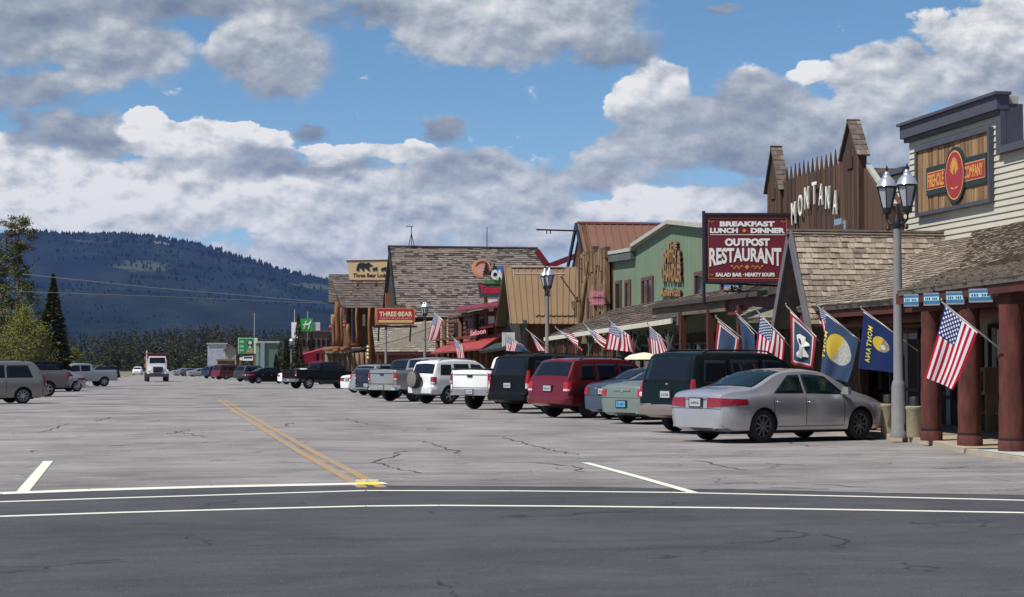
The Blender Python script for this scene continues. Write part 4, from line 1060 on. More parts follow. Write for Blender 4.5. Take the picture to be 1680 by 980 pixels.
vehicle('parked_sedan', 'white sedan beside the black pickup with its boot to the street', 'car', 'sedan', 558, 27.5, p_white, 'corner_left', group=GR, heading=radians(62))
vehicle('parked_pickup', 'black pickup standing alone at the far end of the nearer row', 'pickup', 'pickup', 508, 23.0, p_blk, 'rear_right', group=GR, tail=m_red, bumper=mat('dull_chrome', (.35, .36, .38, 1), .3, .8, var=.1), heading=radians(62), rim=m_alloy, clad=(.62, paintm('grey_lower_paint', (.06, .06, .065, 1))), rails=False)
# far right-hand group
vehicle('parked_sedan', 'white sedan half hidden between the far spruce and the black pickup', 'car', 'sedan', 455, 17.8, p_white, 'corner_left', lo=True, heading=radians(60), group=GR)
vehicle('parked_sedan', 'black sedan with bright wheels leading the far group by the green building', 'car', 'sedan', 425, 17.0, p_blk, 'rear_right', heading=radians(70), group=GR, lo=False, over=dict(top=[(x, z * 1.05) for x, z in SPECS['sedan']['top']]))
vehicle('parked_suv', 'dark grey sport utility left of the far black sedan', 'car', 'jeep', 383, 15.0, paintm('charcoal_paint', (.05, .055, .06, 1)), 'corner_left', lo=True, heading=radians(50), group=GR)
vehicle('parked_suv', 'maroon sport utility in the far group under the small trees', 'car', 'suv', 347, 12.6, p_dred, 'corner_left', lo=True, heading=radians(58), group=GR)
vehicle('parked_suv', 'dark blue sport utility left of the maroon one in the far group', 'car', 'jeep', 330, 11.5, paintm('navy2_paint', (.03, .04, .08, 1)), 'corner_left', lo=True, heading=radians(52), group=GR)
for px, s, pn, lb in ((306, 9.2, p_lsil, 'silver sedan at the far end of the street, rightmost of three'), (292, 8.8, p_blue, 'blue grey sedan between two silver cars at the far end of the street'), (281, 8.4, p_lsil, 'silver sedan nearest the dump truck at the far end of the street')):
    vehicle('parked_sedan', lb, 'car', 'sedan', px, s, pn, 'corner_left', lo=True, heading=radians(75), group='cars at the far end of the street')
vehicle('white_van', 'white car approaching left of the dump truck', 'car', 'minivan', 226, 7.6, p_white, 'mid', lo=True, heading=radians(183))
# left-hand side: noses point away to the left
LH = radians(-113)
vehicle('parked_minivan', 'champagne minivan cut by the left edge of the photo', 'car', 'minivan', 39, 39.5, p_sand, 'rear_left', heading=LH, over=dict(L=5.1))
vehicle('parked_pickup', 'bronze pickup showing its bed and tail between the minivan and the hatchback', 'pickup', 'pickup', 79, 31.5, p_brown, 'rear_left', heading=radians(-108), tail=m_redb, rim=m_alloy)
vehicle('parked_hatchback', 'small silver grey car in front of the light silver pickup', 'car', 'sedan', 127, 25.5, p_pksil, 'rear_left', heading=radians(-112), over=dict(L=4.2, wheels=(.62, 3.2), top=[(0, .62), (.03, .95), (.1, 1.02), (.35, 1.08), (.8, 1.28), (1.3, 1.40), (2.1, 1.42), (2.5, 1.34), (3.1, .98), (3.7, .86), (4.1, .7), (4.2, .5)], doors=(.9, 1.7, 2.7), rglass=(.40, 1.1, .86, .9), wind=(3.0, 2.5, .9, .9), wins=[((.85, .99), (1.6, .99), (1.6, 1.30), (1.1, 1.30)), ((1.7, .99), (2.7, .97), (2.35, 1.28), (1.7, 1.32))]))
vehicle('parked_pickup', 'light silver crew cab pickup with its nose to the left', 'pickup', 'pickup', 172, 19.8, p_lsil, 'rear_left', heading=LH, tail=m_red)
vehicle('parked_suv', 'dark blue sport utility hidden behind the silver pickup bed', 'car', 'jeep', 197, 13.2, p_blk, 'corner_left', heading=radians(-108), lo=True)
vehicle('parked_suv', 'dark vehicle behind the bronze pickup bed', 'car', 'suv', 80, 26, p_blk, 'rear_left', heading=LH, lo=True, z=-.35)

# dump truck coming down the street
def dump_truck():
    P = atS(258, 595, 14.6); o = empty('dump_truck', (P.x, P.y, gz(P.x, P.y)), radians(4)); tag(o, 'white dump truck with red tipper body driving towards the camera', 'truck')
    wt = p_white; rd = mat('tipper_red', (.30, .03, .03, 1), .5, var=.2)
    mb = MB(); mb.box((0, -1.0, 1.35), (1.55, 1.6, .8), taper=(.92, .95)); mb.build('bonnet', wt, o, local=True)
    mb = MB(); mb.box((0, .6, 1.75), (2.1, 1.5, 1.3)); mb.box((0, .62, 2.62), (2.0, 1.3, .5), taper=(.92, .9)); cab = mb.build('cab', wt, o, local=True)
    mb = MB(); mb.box((0, -.19, 2.38), (1.72, .06, .62), rot=Matrix.Rotation(radians(6), 3, 'X')); mb.build('windscreen', m_glass, o, local=True)
    for sg in (-1, 1):
        mb = MB(); mb.box((sg * 1.06, .5, 2.3), (.03, .9, .6)); mb.build('side_window', m_glass, o, local=True)
        mb = MB(); mb.box((sg * .95, -1.1, 1.12), (.42, 1.5, .5), taper=(.8, .8)); mb.build('wing', wt, o, local=True)
        mb = MB(); mb.box((sg * .93, -1.9, 1.15), (.26, .08, .26)); mb.build('headlight', m_clear, o, local=True)
        mb = MB(); mb.tube([(sg * 1.05, -.1, 2.4), (sg * 1.4, -.15, 2.4)], .02, 5); mb.box((sg * 1.42, -.15, 2.25), (.18, .08, .5)); mb.build('wing_mirror', m_black, o, local=True)
    mb = MB(); mb.box((0, -1.83, 1.35), (1.05, .06, .62)); mb.build('grille', m_black, o, local=True)
    mb = MB(); mb.box((0, -2.0, .72), (2.4, .25, .34)); mb.build('bumper', mat('bumper_grey', (.05, .05, .055, 1), .5), o, local=True)
    mb = MB(); mb.box((0, 2, .85), (.9, 7, .3)); mb.build('chassis', m_chassis, o, local=True)
    mb = MB()
    for sg in (-1, 1): mb.box((sg * 1.15, 3.6, 2.2), (.10, 4.6, 1.3))
    mb.box((0, 1.45, 2.35), (2.4, .12, 1.6)); mb.box((0, 3.6, 1.55), (2.3, 4.6, .1)); mb.box((0, .75, 3.12), (2.45, 1.5, .10)); mb.box((0, 5.9, 2.1), (2.3, .1, 1.1))
    mb.build('tipper_body', rd, o, local=True)
    ty, rm = wheel_meshes(.52, .30, .29, 8, m_alloyd)
    k = 0
    for y in (-1.15, 3.9, 5.2):
        for sg in (-1, 1):
            we = empty('wheel', (sg * (1.05), y, .52), pi / 2 if sg > 0 else -pi / 2, o)
            for q in (ty, rm):
                if k == 0: q.parent = we
                else: c = q.copy(); COL.objects.link(c); c.parent = we
            k += 1
    mb = MB(); mb.tube([(-1.1, 1.2, 1), (-1.1, 1.2, 3.5)], .07, 8); mb.build('exhaust', m_chrome, o, local=True)
dump_truck()
# ------------------------------------------------------------------ buildings
def Yx(px, X): return onX(px, 500, X).y
def Zx(px, py, X): return onX(px, py, X).z
def wood(name, c1, c2, stretch=(1, 1, .12), scale=9, rough=.85, thr=(.35, .65)):
    return mat(name, c1, rough, col2=c2, stretch=stretch, scale=scale, bump=.3, bscale=30, thr=thr)
m_cream = mat('cream_siding', C('#c8c4b4', .80), .75, var=.07, scale=.8)
m_slate = mat('slate_trim', C('#4a4a58', .9), .7, var=.12)
m_plank = wood('aged_plank', C('#5f4530'), C('#9c7c58'), (1, 5, .25), 2.2)
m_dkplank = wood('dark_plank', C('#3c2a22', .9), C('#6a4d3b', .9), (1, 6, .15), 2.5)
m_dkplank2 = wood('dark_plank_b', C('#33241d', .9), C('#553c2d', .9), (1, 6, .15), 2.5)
m_redlog = mat('red_stained_log', C('#451d18', .75), .85, col2=C('#6c352a', .8), stretch=(1, 1, .35), scale=5, bump=.9, bscale=9)
m_redbeam = mat('red_beam', C('#5a2721', .8), .7, var=.2, stretch=(1, .2, 1))
m_log = mat('honey_log', C('#6a4024', .85), .75, col2=C('#8f6036', .9), stretch=(1, 1, .25), scale=3, bump=.3)
m_logd = mat('brown_log', C('#4b2c1a', .8), .8, col2=C('#74482a', .8), stretch=(1, 1, .3), scale=3)
m_bark = mat('bark_slab', C('#5c4634'), .95, col2=C('#94785a'), stretch=(1, 1, .2), scale=7, bump=.6)
m_green = mat('green_board', C('#70846d', .86), .8, var=.06, scale=.7)
m_trimw = mat('grey_white_trim', C('#b4b4ac', .85), .7, var=.1)
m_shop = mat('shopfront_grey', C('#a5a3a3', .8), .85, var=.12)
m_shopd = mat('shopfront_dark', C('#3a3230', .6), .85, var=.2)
m_win = mat('shop_glass', (.012, .014, .018, 1), .06, 0, var=0, spec=.45)
m_frame = mat('brown_frame', C('#5a3c34'), .7, var=.1)
m_gold = mat('gold_letter', C('#c39a55', .9), .4, .3, col2=C('#7a4b22'), scale=7)
m_wletter = mat('white_letter', '#e8e6dd', .6, var=.05)
m_iron = mat('black_iron', (.018, .018, .022, 1), .45, .3, var=0)
m_metalrust = mat('rust_red_roof', C('#86604f', .85), .55, .1, var=.08, scale=.6)
m_metaltan = mat('tan_metal_roof', C('#94795a', .85), .55, .1, var=.08, scale=.6)
m_metalred = mat('red_metal_roof', C('#a84440', .9), .5, .1, var=.1, scale=.8)
m_crim = mat('crimson_roof', C('#7c1f2e', .9), .5, .1, var=.1)
def shingle_set(name, cols, bump=.5):
    return [mat('%s_%s' % (name, w_), c, .92, var=.22, scale=5, stretch=(1, 1, 1), bump=bump, bscale=30) for w_, c in zip(('pale', 'mid', 'dark', 'brown'), cols)]
SH_TAN = shingle_set('cedar_shake', (C('#a59887', .96), C('#978a7b', .96), C('#7d7166', .96), C('#8b7c6d', .96)))
SH_GREY = shingle_set('grey_shake', (C('#8c7d70', .9), C('#766860', .9), C('#594e49', .9), C('#6b5d52', .9)))
SH_GREYR = shingle_set('weathered_grey_shake', (C('#857a72', .9), C('#7b7068', .9), C('#4f4643', .9), C('#736860', .9)))
SH_LODGE = shingle_set('lodge_shake', (C('#6d625c', .9), C('#605650', .9), C('#4f4744', .9), C('#5c5049', .9)))
SH_PALE = shingle_set('pale_shake', (C('#a39a88', .9), C('#92897a', .9), C('#7d7468', .9), C('#8b8272', .9)))
def shingles(mb, A, B_, C_, D_, row=.17, wid=.17, lift=.028, seed=1, jit=.5):
    """A,B eave left/right; C,D ridge right/left; each shingle its own face, lower edge raised"""
    A, B_, C_, D_ = map(Vector, (A, B_, C_, D_)); rd = random.Random(seed)
    H = ((D_ - A).length + (C_ - B_).length) / 2; nr = max(2, int(H / row)); nrm = (B_ - A).cross(D_ - A).normalized()
    if nrm.z < 0: nrm = -nrm
    for r in range(nr):
        v0, v1 = r / nr, min(1, (r + 1.15) / nr)
        L0, R0, L1, R1 = A.lerp(D_, v0), B_.lerp(C_, v0), A.lerp(D_, v1), B_.lerp(C_, v1)
        n = max(2, int((R0 - L0).length / wid)); off = rd.random() * .6; u = 0.0; us = [0.0]
        while u < 1:
            u += rd.uniform(1 - jit, 1 + jit) / n; us.append(min(1, u))
        base = rd.choice((0, 0, 1, 1, 2))
        for a, b in zip(us, us[1:]):
            if b - a < 1e-4: continue
            li = lift * rd.uniform(.6, 1.5); dv = (L0 - L1).normalized() * rd.uniform(0, .03) * row * 4
            g_ = .004 / max(.1, (R0 - L0).length)
            p0, p1, p2, p3 = L0.lerp(R0, a + g_) + nrm * li + dv, L0.lerp(R0, b - g_) + nrm * li + dv, L1.lerp(R1, b - g_), L1.lerp(R1, a + g_)
            m = rd.choice((0, 1, 1, 2, 3)) if rd.random() < .75 else base
            mb.quad(p0, p1, p2, p3, m)
            mb.quad(p0, p1, L0.lerp(R0, b - g_) + dv, L0.lerp(R0, a + g_) + dv, 2)
def slab(mb, A, B_, C_, D_, t, m=0):
    A, B_, C_, D_ = map(Vector, (A, B_, C_, D_)); n = (B_ - A).cross(D_ - A).normalized()
    if n.z < 0: n = -n
    lo = [p - n * t for p in (A, B_, C_, D_)]; hi = [A - n * .004, B_ - n * .004, C_ - n * .004, D_ - n * .004]
    i = len(mb.v); mb.v += [tuple(p) for p in lo + hi]
    for f in ((0, 3, 2, 1), (4, 5, 6, 7), (0, 1, 5, 4), (1, 2, 6, 5), (2, 3, 7, 6), (3, 0, 4, 7)): mb.f.append(tuple(i + q for q in f)); mb.m.append(m)
def shake_roof(parent, A, B_, C_, D_, mats, name='roof', **kw):
    mb = MB(); slab(mb, A, B_, C_, D_, .12, 2); shingles(mb, A, B_, C_, D_, **kw)
    return mb.build(name, mats, parent, fixn=False)
def metal_roof(parent, A, B_, C_, D_, m, rib=.30, name='roof'):
    mb = MB(); slab(mb, A, B_, C_, D_, .06); A, B_, C_, D_ = map(Vector, (A, B_, C_, D_)); n = int((B_ - A).length / rib)
    nn = (B_ - A).cross(D_ - A).normalized(); nn = -nn if nn.z < 0 else nn
    for k in range(n + 1):
        a, b = A.lerp(B_, k / n), D_.lerp(C_, k / n); mb.beam(a + nn * .012, b + nn * .012, .05, .04, 0, nn)
    return mb.build(name, m, parent)
def boards(mb, X, y0, y1, z0, z1, h=.15, out=.032, m=0):
    """horizontal lapped boards on a wall facing -X; y0<y1"""
    z = z0
    while z < z1 - 1e-4:
        zt = min(z + h, z1)
        mb.quad((X - out, y0, z), (X - out, y1, z), (X - .002, y1, zt), (X - .002, y0, zt), m)
        mb.quad((X, y0, z), (X, y1, z), (X - out, y1, z), (X - out, y0, z), m)
        z = zt
def part(parent, name, m, *boxes, **kw):
    mb = MB()
    for c, d in boxes: mb.box(c, d)
    return mb.build(name, m, parent, **kw)
def window(parent, X, y0, y1, z0, z1, fm=None, gm=None, fw=.08, mull=0):
    """window in a wall facing -X"""
    mb = MB(); f = fw; yc, zc = (y0 + y1) / 2, (z0 + z1) / 2
    mb.box((X - .03, y0 - f / 2, zc), (.08, f, z1 - z0 + 2 * f)); mb.box((X - .03, y1 + f / 2, zc), (.08, f, z1 - z0 + 2 * f))
    mb.box((X - .032, yc, z1 + f / 2), (.08, y1 - y0 - .002, f)); mb.box((X - .032, yc, z0 - f / 2), (.08, y1 - y0 - .002, f))
    for k in range(mull): mb.box((X - .034, y0 + (y1 - y0) * (k + 1) / (mull + 1), zc), (.05, .05, z1 - z0 - .002))
    wn_ = mb.build('window', fm or m_frame, parent)
    g_ = MB(); g_.box((X - .008, yc, zc), (.02, y1 - y0, z1 - z0)); g_.build('pane', gm or m_win, wn_)
    return wn_
def bldg(name, label, x, y, cat='building', z=None):
    return tag(empty(name, (x, y, gz(x, y) if z is None else z)), label, cat)

# ---- cream boarded trading store
XF = 17.9
Ya, Yb, Yc, Yl = Yx(1495, XF), Yx(1655, XF), Yx(1648, XF), Yx(1440, XF)
zt1 = Zx(1575, 180, XF); zt2 = Zx(1680, 237, XF); zt3 = Zx(1482, 279, XF)
st = bldg('trading_store', 'cream boarded false-front store at the right with slate grey cornice and red log porch', XF, 36)
YR = 24.0
mb = MB()
mb.box((XF + .2, (Ya + Yc) / 2, zt1 / 2), (.38, Ya - Yc, zt1)); mb.box((XF + .25, (Yc + YR) / 2 - .003, zt2 / 2), (.36, Yc - YR, zt2)); mb.box((XF + .25, (Yl + Ya) / 2 + .003, zt3 / 2), (.36, Yl - Ya, zt3))
boards(mb, XF, Yc, Ya, 3.6, zt1 - .3); boards(mb, XF, YR, Yc, 3.6, zt2 - .1); boards(mb, XF, Ya, Yl, 3.6, zt3 - .1)
mb.build('false_front', m_cream, st)
part(st, 'rear_block', mat('grey_block', C('#6c6a66'), .9), ((XF + 6, (YR + Yl) / 2, 2.6), (11.2, Yl - YR - .3, 5.2)))
mb = MB()
mb.box((XF - .06, (Ya + Yc) / 2, zt1 - .16), (.30, Ya - Yc + .3, .34)); mb.box((XF - .08, (Ya + Yc) / 2, zt1 + .03), (.40, Ya - Yc + .42, .07)); mb.box((XF - .035, (Ya + Yc) / 2, zt1 - .38), (.2, Ya - Yc + .16, .10))
mb.box((XF - .05, Yc - .02, (zt1 + zt2) / 2 - .15), (.14, .24, zt1 - zt2 - .1)); mb.box((XF + .23, Yc - .08, (zt1 + zt2) / 2 - .15), (.40, .12, zt1 - zt2 - .1))
mb.box((XF - .05, (Yc + YR) / 2 - .15, zt2 - .02), (.26, Yc - YR, .16)); mb.box((XF - .05, (Yl + Ya) / 2 + .1, zt3 - .02), (.26, Yl - Ya, .14))
mb.build('cornice', m_slate, st)
# shopfront below the porch
y = YR; k = 0
while y < Yl:
    w_ = (1.5, .9, 2.2, 1.2)[k % 4]; 
    if k % 2 == 0: window(st, XF, y + .15, y + w_, .75, 2.35, m_shopd)
    else:
        part(st, 'door', m_shopd, ((XF - .03, y + w_ / 2, 1.1), (.06, w_ - .1, 2.1)))
    y += w_ + .35; k += 1
part(st, 'shopfront_panel', m_shop, *[((XF - .012, YR + .1 + 2.45 * q, 1.7), (.03, .22, 3.3)) for q in range(9)])
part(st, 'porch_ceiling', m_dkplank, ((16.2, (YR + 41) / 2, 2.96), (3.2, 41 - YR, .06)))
# porch roof
zE, zR = 2.86, 4.52; XE = 14.1
YV = 39.0
shake_roof(st, (XE, YV, zE), (XE, YR, zE), (XF - .05, YR, zR), (XF - .05, YV, zR), SH_TAN, name='porch_roof', row=.155, wid=.17, lift=.026, seed=3)
# lower, wider roof over the entrance at the right, its raised edge throwing a shadow
pa = onX(1482, 490, 13.75); pb = onX(1690, 449, 13.35); pc = onX(1690, 383, 15.6); pd = onX(1574, 440, 15.35)
mb = MB(); A_, B2, C2, D2 = Vector((13.8, Yx(1472, 13.8), 2.99)), Vector((13.3, 25.0, 3.02)), Vector((15.8, 25.0, 3.66)), Vector((15.4, Yx(1560, 15.4), 3.47))
slab(mb, A_, B2, C2, D2, .10, 2); shingles(mb, A_, B2, C2, D2, row=.155, wid=.17, lift=.026, seed=5); mb.build('entrance_roof', SH_TAN, st, fixn=False)
mb = MB(); A_, B2, C2, D2 = Vector((15.25, Yx(1574, 15.25), 3.42)), Vector((15.0, 25.0, 3.86)), Vector((XF - .06, 25.0, 4.95)), Vector((XF - .06, Yx(1600, XF), 4.60)); slab(mb, A_, B2, C2, D2, .16, 2); shingles(mb, A_, B2, C2, D2, row=.155, wid=.17, lift=.026, seed=6); mb.build('upper_roof', SH_TAN, st, fixn=False)
mb = MB(); mb.beam((13.92, Yx(1474, 13.92), 2.84), (13.42, 25.0, 2.87), .10, .22); mb.build('entrance_fascia', m_redbeam, st)
part(st, 'porch_fascia', m_redbeam, ((XE + .16, (YR + YV) / 2 + .6, zE - .16), (.12, YV - YR - 1.2, .24)))
mb = MB()
for q in range(22):
    yy = YR + .5 + q * .68; mb.beam((XE + .05, yy, zE - .09), (XE + 1.6, yy, zE + .58), .09, .12)
mb.build('rafters', m_redbeam, st)
XC = 14.95
mb = MB(); mb.tube([(XC, 24.5, 2.55), (XC, 38.5, 2.55)], .14, 12); mb.build('porch_beam', m_redbeam, st, smooth=True, angle=60)
mb = MB(); c_ = Vector((13.9, Yx(1640, 13.9), 2.62)); mb.beam(c_, (13.6, 25.5, 3.3), .12, .2); mb.beam((13.75, Yx(1660, 13.75), 2.66), (15.0, 26.0, 2.7), .12, .18); mb.build('entrance_brace', m_redbeam, st)
for i_, (px, rr) in enumerate(((1527, .19), (1590, .205), (1660, .22))):
    s_ = {1527: 84.5, 1590: 90, 1660: 96.5}[px]; p = atS(px, 595, s_); o = None
    mb = MB(); pts = []; rs = []
    for q in range(15):
        z = SWZ + 2.5 * q / 14; pts.append((p.x + .02 * mnoise.noise(Vector((q, px, 0))), p.y + .02 * mnoise.noise(Vector((q, px, 5))), z)); rs.append(rr * (1.0 + .10 * mnoise.noise(Vector((q * .7, px, 9)))) * (1.05 - .12 * q / 14))
    mb.tube(pts, rs, 16); col = mb.build('column', m_redlog, st, smooth=True, angle=70)
    mb = MB(); mb.lathe([(rr * 1.12, 0), (rr * 1.12, .17), (rr * 1.0, .20)], 18, (p.x, p.y, SWZ)); mb.build('base', m_redlog, col, smooth=True, angle=50)
    mb = MB(); mb.lathe([(rr * 1.07, .20), (rr * 1.07, .235)], 18, (p.x, p.y, SWZ + .0)); mb.build('iron_band', m_iron, col)
# four small hanging signs on the beam
def board_sign(name, label, cat, c, w_, h, t, face, bm, group=None, parent=None):
    pass
blue = mat('sign_blue', C('#2f6f96', .9), .5, var=.1); bluew = mat('sign_grey_edge', C('#8b8f99', .8), .6, var=.1)
for i_, (px, py, wpx, txt, lab) in enumerate(((1496, 492, .26, '', 'small blue sign hanging on the porch beam nearest the street lamp'), (1529.5, 490, .27, '', 'small blue hanging sign above the leftmost red log column'), (1568, 488, .29, '', 'small blue hanging sign just right of the tip of the near flagpole'), (1610, 484, .36, '', 'widest blue hanging sign, at the right end of the porch beam'))):
    SXH = 13.6; p = onX(px, py, SXH); SXH = 13.42 + .5 * (p.y - 25) / (Yx(1474, 13.92) - 25) - .13; p = onX(px, py + 1, SXH); o = tag(empty('hanging_sign', (SXH, p.y, p.z)), lab, 'sign', 'blue signs hanging on the porch beam')
    rot = Matrix.Rotation(radians(38), 3, 'Z'); wd_ = wpx / .80
    mb = MB(); mb.box((SXH, p.y, p.z), (.05, wd_ * 1.0, .24), rot=rot); mb.build('board', bluew, o)
    fx = rot @ Vector((-1, 0, 0)); ty_ = rot @ Vector((0, -1, 0)); cc = Vector((SXH, p.y, p.z))
    def W3(u, v, k): return cc + fx * k + ty_ * u + Vector((0, 0, v))
    mb = MB(); mb.poly([W3(-wd_ * .48, -.085, .028), W3(wd_ * .48, -.085, .028), W3(wd_ * .48, .09, .028), W3(-wd_ * .48, .09, .028)]); mb.build('panel', blue, o, fixn=False)
    mb = MB(); mb.poly([W3(-wd_ * .46, -.030, .032), W3(wd_ * .46, -.030, .032), W3(wd_ * .46, .045, .032), W3(-wd_ * .46, .045, .032)]); mb.build('stripe', mat('sign_pale', C('#a9cfd8', .95), .5, var=.15, scale=20), o, fixn=False)
    mb = MB(); rq = random.Random(i_)
    for k in range(7):
        if k == 3: continue
        a_ = -wd_ * .38 + wd_ * .76 * k / 7; mb.poly([W3(a_, -.015, .036), W3(a_ + wd_ * .07, -.015, .036), W3(a_ + wd_ * .07, .02 + .01 * rq.random(), .036), W3(a_, .03, .036)])
    mb.build('lettering', mat('sign_navy', C('#2c4a6c'), .5), o, fixn=False)
    mb = MB(); mb.beam(cc + Vector((0, 0, .12)), cc + Vector((.15, 0, .26)), .02, .02); mb.build('hanger', m_iron, o)

# Firehole Company sign
SX = XF - .06
yl_, yr_ = Yx(1510, SX), Yx(1628, SX); zb_, zt_ = Zx(1510, 350, SX), Zx(1510, 249, SX)
fs = tag(empty('company_sign', (SX, (yl_ + yr_) / 2, zb_)), 'plank sign reading FIREHOLE COMPANY with a red oval badge on the cream boards', 'sign')
mb = MB(); n = 13; rd = random.Random(4)
for k in range(n):
    a, b = yr_ + (yl_ - yr_) * k / n, yr_ + (yl_ - yr_) * (k + 1) / n
    mb.box((SX + .0 + rd.uniform(-.012, .012), (a + b) / 2, (zb_ + zt_) / 2), (.06, (b - a) * .97, zt_ - zb_), m=k % 3)
mb.build('planks', [m_plank, wood('plank_b', C('#4d3625'), C('#8a6a48'), (1, 5, .25), 2.5), wood('plank_c', C('#75593c'), C('#a88a63'), (1, 5, .25), 2.5)], fs)
fw = .09; mb = MB(); yc, zc = (yl_ + yr_) / 2, (zb_ + zt_) / 2
mb.box((SX - .03, yc, zt_ + fw / 2), (.12, yl_ - yr_ + 2 * fw, fw)); mb.box((SX - .03, yc, zb_ - fw / 2), (.12, yl_ - yr_ + 2 * fw, fw)); mb.box((SX - .03, yl_ + fw / 2, zc), (.12, fw, zt_ - zb_)); mb.box((SX - .03, yr_ - fw / 2, zc), (.12, fw, zt_ - zb_))
mb.build('frame', m_slate, fs)
m_dgreen = mat('sign_dark_green', C('#1f2f33'), .5, var=.1); m_sred = mat('sign_red', C('#a22c34', .9), .45, var=.06); m_sgold = mat('sign_gold', C('#d79a45', .95), .45, var=.05)
YW = yl_ - yr_; ZH = zt_ - zb_; wc_ = Yx(1567.5, SX - .1); zc2 = Zx(1567.5, 287, SX - .1)
def yz(u, v, dx): return (SX - .03 - dx, wc_ - u, zc2 + v)      # u to the right in the photo
bw, bh = Yx(1520, SX - .1) - wc_, ZH * .225; orx = (Yx(1550.5, SX - .1) - Yx(1584.5, SX - .1)) / 2
mb = MB(); bwr = wc_ - Yx(1619, SX - .1)
for pol, d in ((((-bw, -bh), (bwr, -bh), (bwr, bh), (-bw, bh)), .045),):
    mb.prism(pol, 0, d, to=lambda p, t: yz(p[0], p[1], t))
ov = [(orx * cos(a), ZH * .435 * sin(a)) for a in [2 * pi * k / 36 for k in range(36)]]
mb.prism(ov, .0, .06, to=lambda p, t: yz(p[0], p[1], t)); mb.build('backing', m_dgreen, fs)
def flatpoly(mb, pol, d, m=0): mb.poly([yz(a, b, d) for a, b in pol], m)
mb = MB(); flatpoly(mb, [(-bw * .96, -bh * .62), (bwr * .96, -bh * .62), (bwr * .96, bh * .62), (-bw * .96, bh * .62)], .050, 1)
flatpoly(mb, [(-bw * .95, -bh * .55), (bwr * .95, -bh * .55), (bwr * .95, bh * .55), (-bw * .95, bh * .55)], .054, 0)
flatpoly(mb, [(a * .88, b * .88) for a, b in ov], .066, 1); flatpoly(mb, [(a * .82, b * .82) for a, b in ov], .070, 0); mb.build('red_field', [m_sred, m_sgold], fs, fixn=False)
mb = MB(); e0 = orx * .90
put_text(mb, 'FIREHOLE', lambda u, v: yz(-bw * .94 + (bw * .94 - e0 * 1.22) * u, -bh * .46 + bh * .92 * v, .058), bold=.03)
put_text(mb, 'COMPANY', lambda u, v: yz(e0 + (bwr * .90 - e0) * u, -bh * .42 + bh * .84 * v, .058), bold=.03)
for k in range(9):
    a = radians(-60 + 15 * k); r0, r1 = ZH * .06, ZH * (.30 - .05 * abs(k - 4) / 4); w0 = ZH * .022
    dx, dz = sin(a) * .62, cos(a)
    p0, p1 = (dx * r0, dz * r0 - ZH * .02), (dx * r1, dz * r1 - ZH * .02)
    mb.poly([yz(p0[0] - w0 * .5, p0[1], .074), yz(p0[0] + w0 * .5, p0[1], .074), yz(p1[0] + w0, p1[1] * .9, .074), yz(p1[0], p1[1] + .03, .074), yz(p1[0] - w0, p1[1] * .9, .074)])
for sg in (-1, 1): mb.poly([yz(sg * ZH * .02, -ZH * .22, .074), yz(sg * ZH * .12, -ZH * .20, .074), yz(sg * ZH * .12, -ZH * .175, .074), yz(sg * ZH * .02, -ZH * .195, .074)])
mb.build('lettering', m_sgold, fs, fixn=False)

# ---- timber front with MONTANA letters
XM = 17.35
m0, m1, m2, m3 = Yx(1284, XM), Yx(1387, XM), Yx(1262.5, XM), Yx(1414, XM)
ztm = Zx(1338, 281, XM)
mt = bldg('timber_front', 'dark brown vertical plank front with two gabled towers and MONTANA in an arc', XM, m1)
mb = MB(); rd = random.Random(8); n = 27
for k in range(n):
    a, b = m1 + (m0 - m1) * k / n, m1 + (m0 - m1) * (k + 1) / n
    mb.box((XM + .1 + rd.uniform(-.012, .012), (a + b) / 2, ztm / 2 + .5), (.14, (b - a) * .93, ztm - 1.0), m=rd.choice((0, 1)))
mb.box((XM + .18, (m0 + m1) / 2, ztm / 2), (.1, m0 - m1, ztm - .05)); mb.build('plank_wall', [m_dkplank, m_dkplank2], mt)
for k in range(14):
    mb = MB(); yy = m1 + (m0 - m1) * (k + .5) / 14; h = rd.uniform(.42, .50)
    mb.box((XM + .1, yy, ztm + h / 2 - .02), (.09, .13, h), taper=(.2, .12)); mb.build('picket', m_dkplank, mt)
def tower(ya, yb, ztop, zeave, lab=None):
    yc = (ya + yb) / 2; w_ = abs(ya - yb); mb = MB(); rd = random.Random(int(ya * 10)); n = 7
    for k in range(n):
        y0 = min(ya, yb) + w_ * k / n; mb.box((XM - .03, y0 + w_ / n / 2, zeave / 2 + .5), (.05, w_ / n * .93, zeave - 1.0), m=k % 2)
    mb.box((XM + .08, yc, zeave / 2), (.2, w_ - .02, zeave - .02))
    mb.prism([(yc - w_ / 2, zeave - .01), (yc + w_ / 2, zeave - .01), (yc, ztop - .1)], XM - .05, XM + .18, to=lambda p, t: (t, p[0], p[1]), m=1)
    tw = mb.build('tower', [m_dkplank, m_dkplank2], mt)
    ov_ = .14; mb = MB()
    for sg in (-1, 1):
        sl = (ztop - zeave) / (w_ / 2); ye = yc + sg * (w_ / 2 + ov_); ze = ztop - sl * (w_ / 2 + ov_)
        q = ((XM - .14, ye, ze), (XM + .22, ye, ze), (XM + .22, yc, ztop), (XM - .14, yc, ztop))
        slab(mb, *q, .06, 2); shingles(mb, *q, row=.16, wid=.16, lift=.012, seed=4)
    mb.build('tower_roof', SH_GREY, tw, fixn=False)
    part(tw, 'hatch', m_dkplank2, ((XM - .07, yc, zeave - .35), (.05, w_ * .34, .32)))
tower(m2, Yx(1283.5, XM), Zx(1271, 239, XM), Zx(1271, 300, XM))
tower(Yx(1387, XM), Yx(1413.5, XM), Zx(1399, 195, XM), Zx(1399, 246, XM))
mb = MB(); yq = Yx(1452, XM); zq = Zx(1437, 268, XM)
